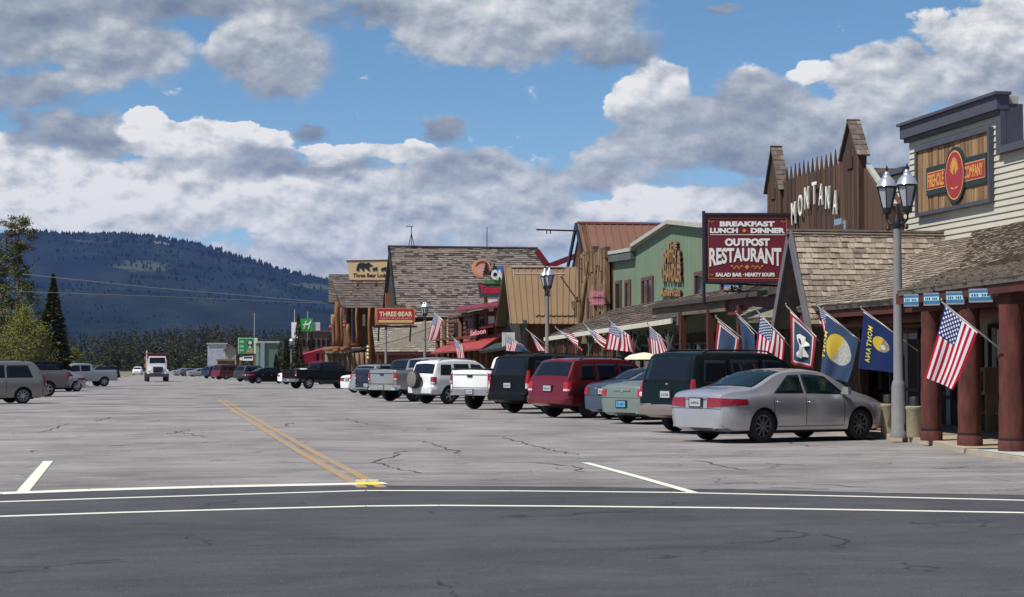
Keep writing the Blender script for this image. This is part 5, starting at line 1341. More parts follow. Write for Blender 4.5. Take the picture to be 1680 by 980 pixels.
mb.prism([(m3, 3), (yq, 3), (yq, zq - 1.1), (m3, zq)], XM + .3, XM + 3, to=lambda p, t: (t - .22, p[0], p[1])); mb.build('side_wall', m_dkplank, mt)
mb = MB(); mb.beam((XM + .2, m3, zq + .08), (XM + .2, yq - .2, zq - 1.15), .14, .08); mb.build('side_roof', m_trimw, mt)
for i_, (ch, px, py, h) in enumerate((('M', 1305.5, 350, 37), ('O', 1316.5, 337, 36), ('N', 1327, 325, 37), ('T', 1339.5, 317, 37), ('A', 1350.5, 319, 36), ('N', 1361.5, 324, 38), ('A', 1374, 332, 40))):
    p = onX(px, py, XM - .02); s_ = (px - 325) / XM; hh = h / s_; wy = abs(Yx(px - 3.3, XM) - Yx(px + 3.3, XM)); mb = MB()
    tlt = radians((i_ - 3) * 1.5)
    def fn(u, v, X=XM - .10):
        a, b = (u - .5) * wy, (v - .5) * hh; ca, sa = cos(tlt), sin(tlt)
        return (X, p.y - (a * ca + b * sa), p.z + (-a * sa + b * ca))
    put_text(mb, ch, fn, bold=.005); 
    k0 = len(mb.f); put_text(mb, ch, lambda u, v: fn(u, v, XM - .07), bold=.005)
    mb.build('letter', m_wletter, mt, fixn=False)
part(mt, 'floodlight', m_chrome, ((XM - .5, Yx(1384, XM - .5), Zx(1384, 364, XM - .5)), (.3, .5, .16)), ((XM - .5, Yx(1390, XM - .5), Zx(1390, 371, XM - .5)), (.12, .12, .3)))

# ---- restaurant with the steep shingled gable over the pavement
XO = 14.0
YO = Yx(1298, XO) - .05; zO = Zx(1298, 379, XO); ro = 1.30; zlo = zO - ro * 1.75
ou = bldg('restaurant', 'restaurant with a steep shingled gable facing the street and a dark open porch', XO, YO)
shake_roof(ou, (XO, YO - ro, zlo), (XF, YO - ro, zlo), (XF, YO, zO), (XO, YO, zO), SH_TAN, row=.148, wid=.16, lift=.024, seed=12)
shake_roof(ou, (XO, YO + ro, zlo), (XF, YO + ro, zlo), (XF, YO, zO), (XO, YO, zO), SH_TAN, name='far_roof', row=.3, wid=.3, lift=.03, seed=13)
mb = MB(); mb.box(((XO + XF) / 2 - .05, YO, zO + .02), (XF - XO + .1, .14, .05)); mb.build('ridge_cap', SH_TAN[2], ou)
mb = MB()
for sg in (-1, 1): mb.beam((XO - .05, YO, zO - .05), (XO - .05, YO + sg * (ro + .10), zlo - .38), .07, .20)
mb.build('barge_board', mat('grey_barge', C('#6f6c70', .8), .7, var=.1), ou)
mb = MB(); mb.prism([(YO - ro, zlo), (YO + ro, zlo), (YO, zO - .1)], XO + .5, XO + .6, to=lambda p, t: (t, p[0], p[1])); mb.build('gable_wall', m_redbeam, ou)
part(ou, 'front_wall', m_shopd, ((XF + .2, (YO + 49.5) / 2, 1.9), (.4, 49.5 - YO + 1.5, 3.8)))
for y0 in (40.5, 43, 45.6): window(ou, XF, y0, y0 + 1.7, .9, 2.3)
# beam and low porch running on to the left
ya_, yb_ = Yx(1072, 15), YO + ro + .1
yk = Yx(1192, 15)
part(ou, 'porch_fascia', wood('weathered_fascia', C('#55483c'), C('#7a6a58'), (1, .2, 1), 3), ((15.0, (yk + ya_) / 2, 3.2), (.1, ya_ - yk, .34)))
mb = MB(); slab(mb, (14.8, ya_, 3.48), (14.8, yb_, 3.48), (XF, yb_, 3.85), (XF, ya_, 3.85), .14); mb.build('porch_roof', mat('dark_felt_roof', C('#4e4642', .8), .9, var=.2), ou)
part(ou, 'porch_soffit', m_redbeam, ((15.08, (yk + yb_) / 2, 3.12), (.1, yk - yb_, .42)))
shake_roof(ou, (14.2, Yx(1209, 14.2), 2.72), (15.6, YO + ro + .2, 2.72), (16.4, YO + ro + .6, 3.3), (15.4, Yx(1246, 15.4), 3.28), SH_PALE, name='step_roof', row=.2, wid=.25, lift=.03, seed=15)
for px in (1120, 1165, 1215):
    p = onX(px, 560, 15.0); part(ou, 'post', m_redbeam, ((15.0, p.y, 1.6), (.18, .18, 3.1)))
part(ou, 'porch_board', mat('grey_board', C('#5d5a5a', .7), .8, var=.2), ((14.9, Yx(1096, 14.9), Zx(1096, 525, 14.9)), (.06, 2.6, .42)))

# restaurant sign standing out over the pavement
s_ = 62.0
pl, pr_, = atS(1157, 353, s_), atS(1296, 353, s_); pb_ = atS(1157, 462, s_)
rs_ = tag(empty('restaurant_sign', (pl.x, pl.y, pb_.z)), 'large maroon sign reading BREAKFAST LUNCH DINNER OUTPOST RESTAURANT above the pavement', 'sign')
m_mar = mat('maroon_board', C('#6f1c2c', .95), .45, var=.04, scale=1); m_marg = mat('sign_border', C('#b97a5c', .95), .5, var=.05); m_sgw = mat('sign_white', '#e9e6e2', .5, var=.03)
W0, H0 = (pr_ - pl).length, pl.z - pb_.z
SR = (pr_ - pl).normalized(); ND = Vector((SR.y, -SR.x, 0)).normalized()   # towards the camera
def S3(u, v, d=0): return pl + SR * (u * W0) + Vector((0, 0, -H0 + v * H0)) + ND * d
def sbox(mb, u0, u1, v0, v1, d0, d1, m=0):
    i = len(mb.v); mb.v += [tuple(S3(u, v, d)) for d in (d0, d1) for u, v in ((u0, v0), (u1, v0), (u1, v1), (u0, v1))]
    for f in ((0, 3, 2, 1), (4, 5, 6, 7), (0, 1, 5, 4), (1, 2, 6, 5), (2, 3, 7, 6), (3, 0, 4, 7)): mb.f.append(tuple(i + q for q in f)); mb.m.append(m)
mb = MB(); sbox(mb, 0, 1, 0, 1, -.10, .0); mb.build('board', m_mar, rs_)
mb = MB(); sbox(mb, -.012, 1.01, 1.0, 1.03, -.14, .05); sbox(mb, -.012, 1.01, -.03, -.001, -.14, .03); sbox(mb, -.03, -.002, -.03, 1.06, -.14, .06); mb.build('frame', mat('purple_frame', C('#2b2233', .9), .5), rs_)
mb = MB()
for (u0, u1, v0, v1) in ((.03, .965, .945, .955), (.03, .965, .035, .045), (.03, .038, .045, .945), (.957, .965, .045, .945)): sbox(mb, u0, u1, v0, v1, .0, .008)
mb.build('border', m_marg, rs_)
mb = MB()
def T(txt, u0, u1, v0, v1, bold=.05, warp=None, m=0, sp=1.0):
    def fn(u, v):
        uu, vv = u0 + (u1 - u0) * u, v0 + (v1 - v0) * v
        if warp: uu, vv = warp(uu, vv, u, v)
        return S3(uu, vv, .012)
    put_text(mb, txt, fn, m=m, bold=bold, spacing=sp)
T('BREAKFAST', .17, .82, .825, .905, .06); T('LUNCH', .055, .385, .725, .805, .06); T('DINNER', .535, .94, .725, .805, .06)
sbox(mb, .055, .94, .698, .706, 0, .012)
T('OUTPOST', .23, .76, .53, .648, .06)
T('RESTAURANT', .045, .895, .30, .505, .035, warp=lambda uu, vv, u, v: (uu, vv - (1 - v) * .085 * (2 * abs(u - .5)) ** 1.6))
T('SALAD BAR', .12, .43, .07, .13, .05); T('HEARTY SOUPS', .465, .815, .07, .13, .05)
sbox(mb, .443, .453, .095, .108, 0, .012)
mb.build('lettering', m_sgw, rs_, fixn=False)
mb = MB()
c0 = S3(.46, .765, 0)
def disc(mb, u, v, r, d=.012, n=12, m=0, ry=None): mb.poly([S3(u + r * cos(2 * pi * k / n) / W0, v + (ry or r) * sin(2 * pi * k / n) / H0, d) for k in range(n)], m)
disc(mb, .46, .765, .045)
for k in range(12):
    for sg in (-1, 1): disc(mb, .49 + sg * (.05 + .012 * k), .215 + .02 * sin(k * 1.3), .012 + .004 * (k % 3))
disc(mb, .49, .215, .065, n=4); disc(mb, .49, .215, .03, .016, n=4)
for (u, v) in ((.07, .90), (.92, .90), (.07, .10), (.915, .10)):
    for k in range(6): disc(mb, u + .010 * (k - 2.5), v + .012 * sin(k * 1.5), .010)
mb.build('scrollwork', m_sgold, rs_, fixn=False)
mb = MB(); mb.tube([tuple(S3(-.016, 1.06, -.05)), tuple(S3(-.016, -.35, -.05))], .045, 8); mb.tube([tuple(S3(-.016, -.02, -.05)), tuple(S3(1.7, -.10, -.4))], .03, 6); mb.build('bracket', m_iron, rs_)
o = tag(empty('flood_lamp', tuple(atS(1200, 472, 60))), 'round chrome flood lamps under the maroon restaurant sign', 'lamp')
mb = MB(); mb.lathe([(.05, -.05), (.14, .06), (.16, .16)], 16, tuple(atS(1200, 472, 60)), 'y'); mb.lathe([(.05, -.05), (.12, .06), (.13, .14)], 16, tuple(atS(1213, 471, 60)), 'y'); mb.build('reflector', m_chrome, o, smooth=True, angle=40)
mb = MB(); q = atS(1206, 478, 60); mb.tube([(q.x - .3, q.y, q.z), (q.x + 4, q.y, q.z)], .03, 6); mb.build('arm', m_iron, o)

# ---- green false-front saloon
XG = 18.0
def gp(px, py): p = onX(px, py, XG); return (p.y, p.z)
sal = bldg('saloon', 'sage green false-front building with stepped pale coping and gold lettering', XG, Yx(1100, XG))
pol = [gp(1000, 418), gp(1043, 411), gp(1043, 405), gp(1103, 366), gp(1156, 372), gp(1240, 372)]
wall = [(pol[0][0], 0)] + pol + [(pol[-1][0], 0)]
mb = MB(); mb.prism(wall, XG, XG + .4, to=lambda p, t: (t, p[0], p[1]))
y = pol[-1][0]
while y < pol[0][0]:
    zt_b = interp(sorted([(a, b) for a, b in pol]), y) - .1; mb.box((XG - .003, y, (zt_b + 2) / 2), (.006, .03, zt_b - 2)); y += .5
mb.build('false_front', m_green, sal)
part(sal, 'rear_block', m_green, ((XG + 8, (pol[0][0] + pol[-1][0]) / 2, 2.6), (15, pol[0][0] - pol[-1][0] - .2, 5.2)))
mb = MB()
for a, b in zip(pol, pol[1:]):
    mb.beam((XG + .1, a[0], a[1] + .04), (XG + .1, b[0], b[1] + .04), .7, .15)
mb.build('coping', m_trimw, sal)
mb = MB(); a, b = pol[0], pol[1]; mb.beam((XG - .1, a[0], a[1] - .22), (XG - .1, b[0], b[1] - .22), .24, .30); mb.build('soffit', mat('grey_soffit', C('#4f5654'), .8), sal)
for (x0, x1, y0, y1, mu) in ((1012.5, 1019, 466, 512, 0), (1028, 1034.5, 465, 511, 0), (1055.5, 1071.5, 460, 509, 1), (1143, 1155, 452, 486, 0), (1186, 1198, 466, 476, 0)):
    window(sal, XG, Yx(x1, XG), Yx(x0, XG), Zx((x0 + x1) / 2, y1, XG), Zx((x0 + x1) / 2, y0, XG), mull=mu, fw=.14, fm=mat('red_brown_frame', C('#5b3a38'), .7))
# awning shared by the saloon and the slab-sided shop
ye0, ye1 = Yx(1106, 14.8), Yx(896, 14.8)
shake_roof(sal, (14.75, ye1, 2.62), (14.75, ye0, 2.94), (XG - .02, ye0, 4.15), (XG - .02, ye1, 3.9), SH_GREY, name='awning_roof', row=.3, wid=.3, lift=.04, seed=31)
mb = MB(); mb.beam((14.72, ye1, 2.54), (14.72, ye0, 2.86), .06, .16); mb.build('awning_fascia', mat('cream_fascia', C('#cdc9b8', .9), .7, var=.1), sal)
for k in range(9):
    mb = MB(); yy = ye0 + 1 + (ye1 - ye0 - 2) * k / 8; mb.box((14.95, yy, 1.2), (.16, .16, 2.7))
    mb.beam((14.95, yy, 1.9), (14.95, yy + .6, 2.6), .08, .08); mb.beam((14.95, yy, 1.9), (14.95, yy - .6, 2.6), .08, .08)
    mb.build('awning_post', mat('grey_green_post', C('#4b5048', .8), .8, var=.2), sal)
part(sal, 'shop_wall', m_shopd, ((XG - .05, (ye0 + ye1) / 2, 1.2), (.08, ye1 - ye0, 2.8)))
for k in range(8):
    y0 = ye0 + 1 + k * (ye1 - ye0) / 8; window(sal, XG - .1, y0, y0 + 2.0, .7, 2.2, fm=mat('grey_frame', C('#55585a'), .7))
# gold letters
gs = tag(empty('saloon_sign', (XG - .1, Yx(1104, XG), Zx(1104, 480, XG))), 'raised gold lettering in four lines on the sage green front', 'sign')
mb = MB()
for txt, x0, x1, y0, y1, rise in (('THE', 1099, 1116, 398, 410, 2), ('SMITH &', 1092, 1122, 411, 433, 3), ('CHANDLER', 1089, 1123, 434, 464, 3), ('American', 1088, 1121, 472, 487, 1)):
    for ly, dx in enumerate((.0, .05, .10)):
        def fn(u, v):
            px = x0 + (x1 - x0) * u; py = y1 + (y0 - y1) * v - 1.5 * (4 * u * (1 - u)) * (rise / 3) ; p = onX(px, py, XG); return (XG - .03 - dx, p.y, p.z)
        put_text(mb, txt, fn, m=0 if ly == 2 else 1, bold=.045)
mb.build('lettering', [m_gold, mat('gold_edge', C('#4a3018'), .6)], gs, fixn=False)

# ---- slab-bark shop
XB = 17.8
bk = bldg('bark_shop', 'shop front clad in rough vertical bark slabs left of the green building', XB, Yx(978, XB))
mb = MB(); rd = random.Random(7); yA, yB, yC = Yx(999, XB), Yx(956, XB), Yx(943, XB)
def zt_bark(y): return Zx(978, 414, XB) if y < yB else Zx(950, 497, XB)
y = yA
while y < yC:
    w_ = rd.uniform(.16, .34); z = 2.4; 
    top = zt_bark(y) + rd.uniform(-.15, .25)
    while z < top:
        h = min(rd.uniform(.7, 2.2), top - z + .05); mb.box((XB + .0 + rd.uniform(-.10, .05), y + w_ / 2, z + h / 2), (.22 + rd.uniform(0, .1), w_ * .93, h * .97), m=rd.choice((0, 0, 1)), rot=Matrix.Rotation(rd.uniform(-.06, .06), 3, 'X')); z += h
    y += w_
mb.build('bark_cladding', [m_bark, mat('bark_slab_dark', C('#463428'), .95, col2=C('#6c5440'), stretch=(1, 1, .2), scale=7)], bk)
part(bk, 'wall', m_logd, ((XB + .35, (yA + yB) / 2, 3.2), (.4, yB - yA, 6.3)))
mb = MB(); mb.tube([(XB - .3, yB - .5, 2.8), (XB - .25, yB - 1.3, 4.6), (XB - .22, yB - 2.0, 6.2)], [.10, .08, .05], 8); mb.build('leaning_trunk', m_bark, bk, smooth=True)
ps = tag(empty('pink_sign', (XB - .3, Yx(980, XB), 4)), 'faded pink lettering in two rows on the bark slabs', 'sign')
mb = MB()
rq = random.Random(2)
for y0, y1 in ((476.5, 488), (489.5, 501)):       # unreadable in the photograph: weathered upright strokes only
    for k in range(8):
        x0 = 968.5 + k * 2.8; w_ = rq.uniform(1.2, 1.9); a_, b_ = y0 + rq.uniform(0, 1.2), y1 - rq.uniform(0, 1.2)
        mb.poly([tuple(onX(p_, q_, XB - .32)) for p_, q_ in ((x0, b_), (x0 + w_, b_), (x0 + w_, a_), (x0, a_))])
        m_ = (a_ + b_) / 2 + rq.uniform(-3, 3); mb.poly([tuple(onX(p_, q_, XB - .321)) for p_, q_ in ((x0, m_ + .8), (x0 + 2.6, m_ + .8), (x0 + 2.6, m_ - .8), (x0, m_ - .8))])
mb.build('lettering', mat('pink_paint', C('#c4708c', .85), .6, var=.1), ps, fixn=False)

# ---- rust-red metal roof behind
Yr_ = 84.0
rr_ = bldg('metal_roofed_hall', 'hall with a rust-red ribbed metal roof rising behind the bark-clad shop', 20, Yr_)
a, b = onY(949, 366, Yr_), onY(1100, 368, Yr_)
metal_roof(rr_, (a.x - .3, Yr_ - 4.2, a.z - 4.4), (b.x, Yr_ - 4.2, b.z - 4.4), b, a, m_metalrust, rib=.42)
mb = MB(); mb.beam((a.x - .08, Yr_, a.z + .02), (b.x, Yr_, b.z + .02), .2, .1); mb.build('ridge_cap', mat('pink_ridge', C('#a0585c'), .5), rr_)
mb = MB(); mb.prism([(Yr_ - 4.2, 0), (Yr_ + 4.2, 0), (Yr_ + 4.2, a.z - 4.4), (Yr_, a.z), (Yr_ - 4.2, a.z - 4.4)], a.x + .1, a.x + .4, to=lambda p, t: (t, p[0], p[1])); mb.build('gable_wall', m_logd, rr_)
mb = MB(); mb.beam((a.x - .12, Yr_, a.z - .1), (a.x - .3, Yr_ - 4.3, a.z - 4.5), .10, .28); mb.beam((a.x - .12, Yr_, a.z - .1), (a.x - .12, Yr_ + 4.3, a.z - 4.5), .10, .28); mb.build('barge_board', m_iron, rr_)
o = tag(empty('roof_mast', tuple(onY(948, 378, Yr_ - .5))), 'dark horizontal mast sticking out from the rust-red roof gable', 'pole')
mb = MB(); p, q = onY(880, 377, Yr_ - .5), onY(949, 379, Yr_ - .5); mb.tube([p, q], .045, 6)
for px in (897, 903): mb.tube([onY(px, 378, Yr_ - .5), onY(px, 384, Yr_ - .5)], .03, 5)
mb.build('mast', m_iron, o)
rd_ = bldg('red_roofed_house', 'crimson metal roof edges meeting in a dip behind the tan roof', 21, 100)
mb = MB(); Yq = 104.0
for (p0, p1) in (((880, 411), (898, 436)), ((898, 438), (950, 418))):
    A_, B2 = onY(p0[0], p0[1], Yq), onY(p1[0], p1[1], Yq); mb.beam(A_, B2, .3, .34)
mb.build('roof', m_crim, rd_)
part(rd_, 'wall', m_logd, ((onY(915, 500, Yq).x, Yq, 2.5), (4, 2, 5)))

# ---- tan metal roof
XT = 14.6
tn = bldg('tan_roofed_shop', 'shop with a steep tan ribbed metal roof sloping to the camera', XT, 80)
p = onX(827, 437, XT); Yt = p.y; zt = p.z; p2 = onX(838, 531, XT); Y2 = Yt - 2.4; xr_e = onY(956, 436, Yt).x
z2 = onY(838, 531, Y2).z
metal_roof(tn, (onY(838, 531, Y2).x, Y2, z2), (onY(948, 533, Y2).x + .6, Y2, z2), (xr_e + .6, Yt, zt), (p.x, Yt, zt), m_metaltan, rib=.26)
metal_roof(tn, (p.x, Yt + 2.4, z2), (xr_e, Yt + 2.4, z2), (xr_e, Yt, zt), (p.x, Yt, zt), m_metaltan, rib=.6, name='far_roof')
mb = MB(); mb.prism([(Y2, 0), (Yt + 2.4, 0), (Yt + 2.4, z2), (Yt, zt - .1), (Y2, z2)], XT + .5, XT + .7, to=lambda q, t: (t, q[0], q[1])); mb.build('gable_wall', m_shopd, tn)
part(tn, 'side_wall', m_logd, ((XT + 2.6, Y2 + .4, z2 / 2), (4.0, .3, z2)))
window(tn, XT + .4, Yt - 1.6, Yt + 1.6, .7, 2.2)
part(tn, 'window_poster', m_wletter, ((XT - .2, Y2 + .1, 2.6), (.6, .06, .7)))
mb = MB(); a, b = onY(843, 449.5, Y2 - .2), onY(927, 449.5, Y2 - .2); mb.tube([a, b], .05, 6); mb.tube([onY(843, 444, Y2 - .2), onY(843, 454, Y2 - .2)], .04, 6)
a2, b2 = onY(840, 438.5, Yt - .1), onY(925, 438.5, Yt - .1); mb.tube([a2, b2], .045, 6); mb.tube([b, (b.x + .3, Yt, b.z)], .04, 6); mb.build('snow_rail', mat('pale_pipe', C('#b49a90'), .5), tn)

# ---- log saloon with red awnings, under the tree-and-moon sign
XS_ = 16.0
lg = bldg('log_saloon', 'honey coloured log saloon with dark red upper awning and bright red lower roof', XS_, 108)
ya_, yb_ = Yx(738, XS_), Yx(812, XS_)
mb = MB(); z = -.2; 
while z < 4.6:
    mb.tube([(XS_, ya_, z), (XS_, yb_, z)], .15, 8, m=0); mb.tube([(XS_, yb_, z), (XS_ + 6, yb_, z)], .15, 8, m=0); z += .27
mb.build('log_wall', m_logd, lg, smooth=True, angle=60)
for k in range(4):
    yy = ya_ + (yb_ - ya_) * (.05, .22, .62, .95)[k]; mb = MB(); mb.tube([(XS_ - .9, yy, -.2), (XS_ - .9, yy, 4.2)], .15, 10); mb.build('post', m_logd, lg, smooth=True)
for k in range(3): window(lg, XS_ - .18, yb_ + 1 + k * 5, yb_ + 3.6 + k * 5, 2.9, 4.0)
def roofquad(parent, name, m, e0, e1, r0, r1, Xe, Xr, t=.1):
    mb = MB(); q = [onX(*e0, Xe), onX(*e1, Xe), onX(*r1, Xr), onX(*r0, Xr)]; slab(mb, *q, t); return mb.build(name, m, parent)
roofquad(lg, 'upper_awning', m_crim, (742, 510), (816, 501), (752, 503), (816, 494), 14.3, 15.9)
roofquad(lg, 'lower_roof', m_metalred, (706, 579), (790, 571.5), (740, 560), (828, 545), 14.0, 15.9)
roofquad(lg, 'lower_roof', m_metalred, (766, 540), (808, 534), (770, 536), (810, 530), 15.2, 15.9)
part(lg, 'balcony_rail', m_logd, ((15.0, (ya_ + yb_) / 2, 2.95), (.12, abs(ya_ - yb_), .12)))
mb = MB(); put_text(mb, 'Saloon', lambda u, v: tuple(onX(771 + 26 * u, 552 - 5 * u - 9 * v, 14.9)), bold=.04); mb.build('script_lettering', mat('pink_neon_script', C('#d88a94'), .5), lg, fixn=False)
gx = tag(empty('dark_awning', tuple(onX(800, 571, 14.0))), 'dark green-edged awning under the bright red roof', 'awning')
mb = MB(); q = [onX(786, 576, 13.9), onX(850, 566, 13.9), onX(850, 558, 15), onX(786, 567, 15)]; slab(mb, *q, .14); mb.build('canopy', mat('dark_green_canopy', C('#2c3332'), .8), gx)
for q in range(12):
    mb = MB(); yy = Yx(742, 15) + (Yx(850, 15) - Yx(742, 15)) * q / 11; mb.box((14.9, yy, 1.0), (.2, .2, 2.6)); mb.build('post', m_logd, gx)

# moon-and-trees sign with CA.. lettering
s_ = 30.0
cs_ = tag(empty('moon_sign', tuple(atS(800, 560, s_))), 'tall stacked sign with an orange moon, dark pines and white letters above a slate board', 'sign')
def P3(px, py, d=0): p = atS(px, py, s_); return p + Vector((0, -d, 0))
def plate(mb, pts, d0, d1, m=0):
    n = len(pts); i = len(mb.v); mb.v += [tuple(P3(*p, d0)) for p in pts] + [tuple(P3(*p, d1)) for p in pts]
    mb.f.append(tuple(range(i, i + n))); mb.m.append(m); mb.f.append(tuple(range(i + n, i + 2 * n))[::-1]); mb.m.append(m)
    for k in range(n): mb.f.append((i + k, i + (k + 1) % n, i + n + (k + 1) % n, i + n + k)); mb.m.append(m)
circ = lambda cx, cy, r, n=28: [(cx + r * cos(2 * pi * k / n), cy + r * sin(2 * pi * k / n)) for k in range(n)]
m_or = mat('moon_orange', C('#e0996c', .95), .5, var=.04); m_pk = mat('moon_pink', C('#dfa292', .95), .5, var=.04)
mb = MB(); plate(mb, circ(789.5, 441, 15.2), 0, .14, 0); mb.build('moon', m_or, cs_)
mb = MB(); plate(mb, circ(791, 444, 11), .145, .16, 0); mb.build('moon_face', m_pk, cs_)
mb = MB(); plate(mb, [(779, 437), (783, 431), (789, 428.5), (795, 429), (795, 431), (789, 431), (784, 434), (781, 438)], .165, .17); mb.build('moon_rim', mat('brown_line', C('#6b3d2c'), .6), cs_)
mb = MB()
def pine(cx, yb, yt, w_):
    pts = []; n = 5
    for k in range(n): pts += [(cx - w_ * (1 - k / n), yb + (yt - yb) * k / n), (cx - w_ * (1 - (k + .9) / n) * .55, yb + (yt - yb) * (k + .75) / n)]
    return pts + [(cx, yt)] + [(2 * cx - a, b) for a, b in pts[::-1]]
plate(mb, pine(796.5, 451, 428, 6.5), .175, .22); plate(mb, pine(810, 452, 430, 6), .1, .17); plate(mb, pine(804, 452, 427, 3), .06, .09); mb.build('pines', mat('sign_pine', C('#10201c'), .6), cs_)
mb = MB(); plate(mb, [(811, 437.5), (826, 438), (824, 458), (806, 458)], .05, .10); mb.build('sky_panel', mat('sky_blue_panel', C('#3a74c0', .95), .5), cs_)
mb = MB(); plate(mb, [(791, 466), (797, 458), (804, 462), (812, 458), (824, 458), (822, 466)], .10, .16); mb.build('grass_panel', mat('grass_green_panel', C('#4d8a48', .95), .5), cs_)
mb = MB(); put_text(mb, 'CA', lambda u, v: tuple(P3(804.5 + 20 * u, 459.5 - 16.5 * v, .23)), bold=.075, spacing=.9); mb.build('lettering', m_wletter, cs_, fixn=False)
mb = MB(); plate(mb, [(783, 465), (823, 464), (820, 488), (787, 488)], 0, .12); mb.build('name_board', mat('dark_slate_board', C('#3b4246'), .6), cs_)
mb = MB(); put_text(mb, 'Timber', lambda u, v: tuple(P3(787 + 33 * u, 482 - 14 * v, .13)), bold=.05); mb.build('name_lettering', mat('script_red', C('#c4203c'), .5), cs_, fixn=False)
mb = MB(); plate(mb, [(800, 488), (816, 487.5), (815, 495), (801, 497)], .02, .08); plate(mb, [(801, 505), (810, 504), (809, 511), (802, 511)], .02, .08); plate(mb, [(801, 519), (811, 519), (810, 531), (801, 532)], .02, .08); mb.build('white_notice', m_wletter, cs_)
mb = MB(); mb.beam(P3(797, 488, -.05), P3(797, 600, -.05), .16, .16); mb.beam(P3(813, 488, -.05), P3(813, 600, -.05), .16, .16); mb.build('posts', m_log, cs_)

# ---- large grey shake roof
XK = 16.0
p = onX(638, 405, XK); Yk = p.y; zk = p.z; run = 5.4
zk2 = onY(650, 502, Yk - run).z
bg_ = bldg('shake_roofed_hall', 'big hall under a tall grey shake roof with two thin antennas', XK, Yk)
xl2 = onY(650, 502, Yk - run).x; xre = onY(882, 405, Yk).x
sl_ = (zk - zk2) / run
shake_roof(bg_, (xl2 - .05, Yk - run - 1.0, zk2 - sl_ * 1.0), (xre + 1, Yk - run - 1.0, zk2 - sl_), (xre, Yk, zk), (p.x, Yk, zk), SH_GREYR, row=.27, wid=.42, lift=.06, seed=41, jit=.15)
shake_roof(bg_, (p.x, Yk + run, zk2), (xre, Yk + run, zk2), (xre, Yk, zk), (p.x, Yk, zk), SH_GREY, name='far_roof', row=1, wid=1, lift=.05, seed=42)
mb = MB(); mb.beam((p.x, Yk, zk + .05), (xre, Yk, zk + .05), .35, .12); mb.build('ridge_cap', SH_GREY[2], bg_)
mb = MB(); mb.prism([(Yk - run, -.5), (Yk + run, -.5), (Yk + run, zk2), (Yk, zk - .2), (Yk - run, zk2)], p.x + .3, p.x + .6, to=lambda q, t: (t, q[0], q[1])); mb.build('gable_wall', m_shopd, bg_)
part(bg_, 'side_wall', m_logd, ((p.x + 5.4, Yk - run + .8, 2.4), (10, .3, 5.6)))
mb = MB(); mb.beam((p.x - .05, Yk, zk), (xl2 - .1, Yk - run - 1, zk2 - sl_), .10, .35); mb.build('barge_board', m_iron, bg_)
for (px, y0, y1, lab) in ((675, 371, 404, 'thin tripod antenna on the left part of the grey shake roof'), (799, 373, 430, 'single thin antenna on the right part of the grey shake roof')):
    a, b = onY(px, y0, Yk - .3), onY(px, y1, Yk - .3); o = tag(empty('antenna', tuple(b)), lab, 'antenna', 'antennas on the grey shake roof'); mb = MB(); mb.tube([a, b], .035, 5)
    if px == 675:
        for d in (-4.5, 4.5): mb.tube([onY(px, 383, Yk - .3), onY(px + d, 404, Yk - .3)], .03, 5)
        mb.tube([onY(666, 371.5, Yk - .3), onY(678, 371.5, Yk - .3)], .03, 5)
    mb.build('mast', m_iron, o)

# ---- low restaurant roof and its sign
Yw = onX(611, 536, 13.9).y
tb = bldg('bear_restaurant', 'low log restaurant under a pale shake roof below its red sign', 13.9, Yw)
a = onY(611, 536, Yw); b = onY(736, 524, Yw); c = onY(616, 577.5, Yw - 2.6); d = onY(738, 577.5, Yw - 2.6)
shake_roof(tb, c, d, b, a, SH_PALE, row=.24, wid=.3, lift=.05, seed=51)
part(tb, 'log_wall', m_logd, (((a.x + b.x) / 2 + .2, Yw - 1.9, .9), (b.x - a.x, .4, 3.2)))
mb = MB(); mb.beam(c + Vector((0, 0, -.16)), d + Vector((0, 0, -.16)), .15, .2); mb.build('eave_beam', m_redbeam, tb)
s_ = 21.6
ts = tag(empty('bear_restaurant_sign', tuple(atS(648, 536, s_))), 'red board reading THREE BEAR RESTAURANT with a pink border above the low shake roof', 'sign')
def rrect(x0, x1, y0, y1, r):
    pts = []
    for cx, cy, a0 in ((x1 - r, y0 + r, -90), (x1 - r, y1 - r, 0), (x0 + r, y1 - r, 90), (x0 + r, y0 + r, 180)):
        for k in range(5): a = radians(a0 + k * 22.5); pts.append((cx + r * cos(a), cy + r * sin(a)))
    return pts
mb = MB(); plate(mb, rrect(616.5, 680.5, 505.5, 533, 4), 0, .12); mb.build('border', mat('salmon_border', C('#c07860', .95), .5), ts)
mb = MB(); plate(mb, rrect(618.5, 678.5, 507.5, 531, 3), .125, .14); mb.build('board', mat('bear_red', C('#a0222a', .95), .5, var=.06), ts)
mb = MB(); plate(mb, rrect(620.5, 676.5, 525.5, 529.5, 1.6), .145, .15); mb.build('strip', mat('strip_cream', C('#d6b878', .95), .5), ts)
mb = MB()
put_text(mb, 'THREE·BEAR', lambda u, v: tuple(P3(622 + 54 * u, 519.5 - 8 * v, .155)), bold=.03)
mb.build('lettering', mat('cream_letter', C('#ecd0b0', .98), .5), ts, fixn=False)
mb = MB(); put_text(mb, 'RESTAURANT', lambda u, v: tuple(P3(623.5 + 51 * u, 524.3 - 3.2 * v, .155)), bold=.05, spacing=1.3); mb.build('small_lettering', mat('salmon_letter', C('#e08478', .98), .5), ts, fixn=False)
mb = MB()
for cx, w_ in ((640, 8), (653, 6), (661, 5)): plate(mb, [(cx - w_, 505), (cx - w_ * .9, 501), (cx - w_ * .3, 499.5), (cx + w_ * .4, 500), (cx + w_, 502), (cx + w_ * .8, 505)], .03, .09)
mb.build('bear_outlines', mat('bear_grey', C('#5c4c46'), .7), ts)
mb = MB(); mb.beam(P3(612, 536, .05), P3(684, 536, .05), .12, .16); mb.build('rail', m_iron, ts)
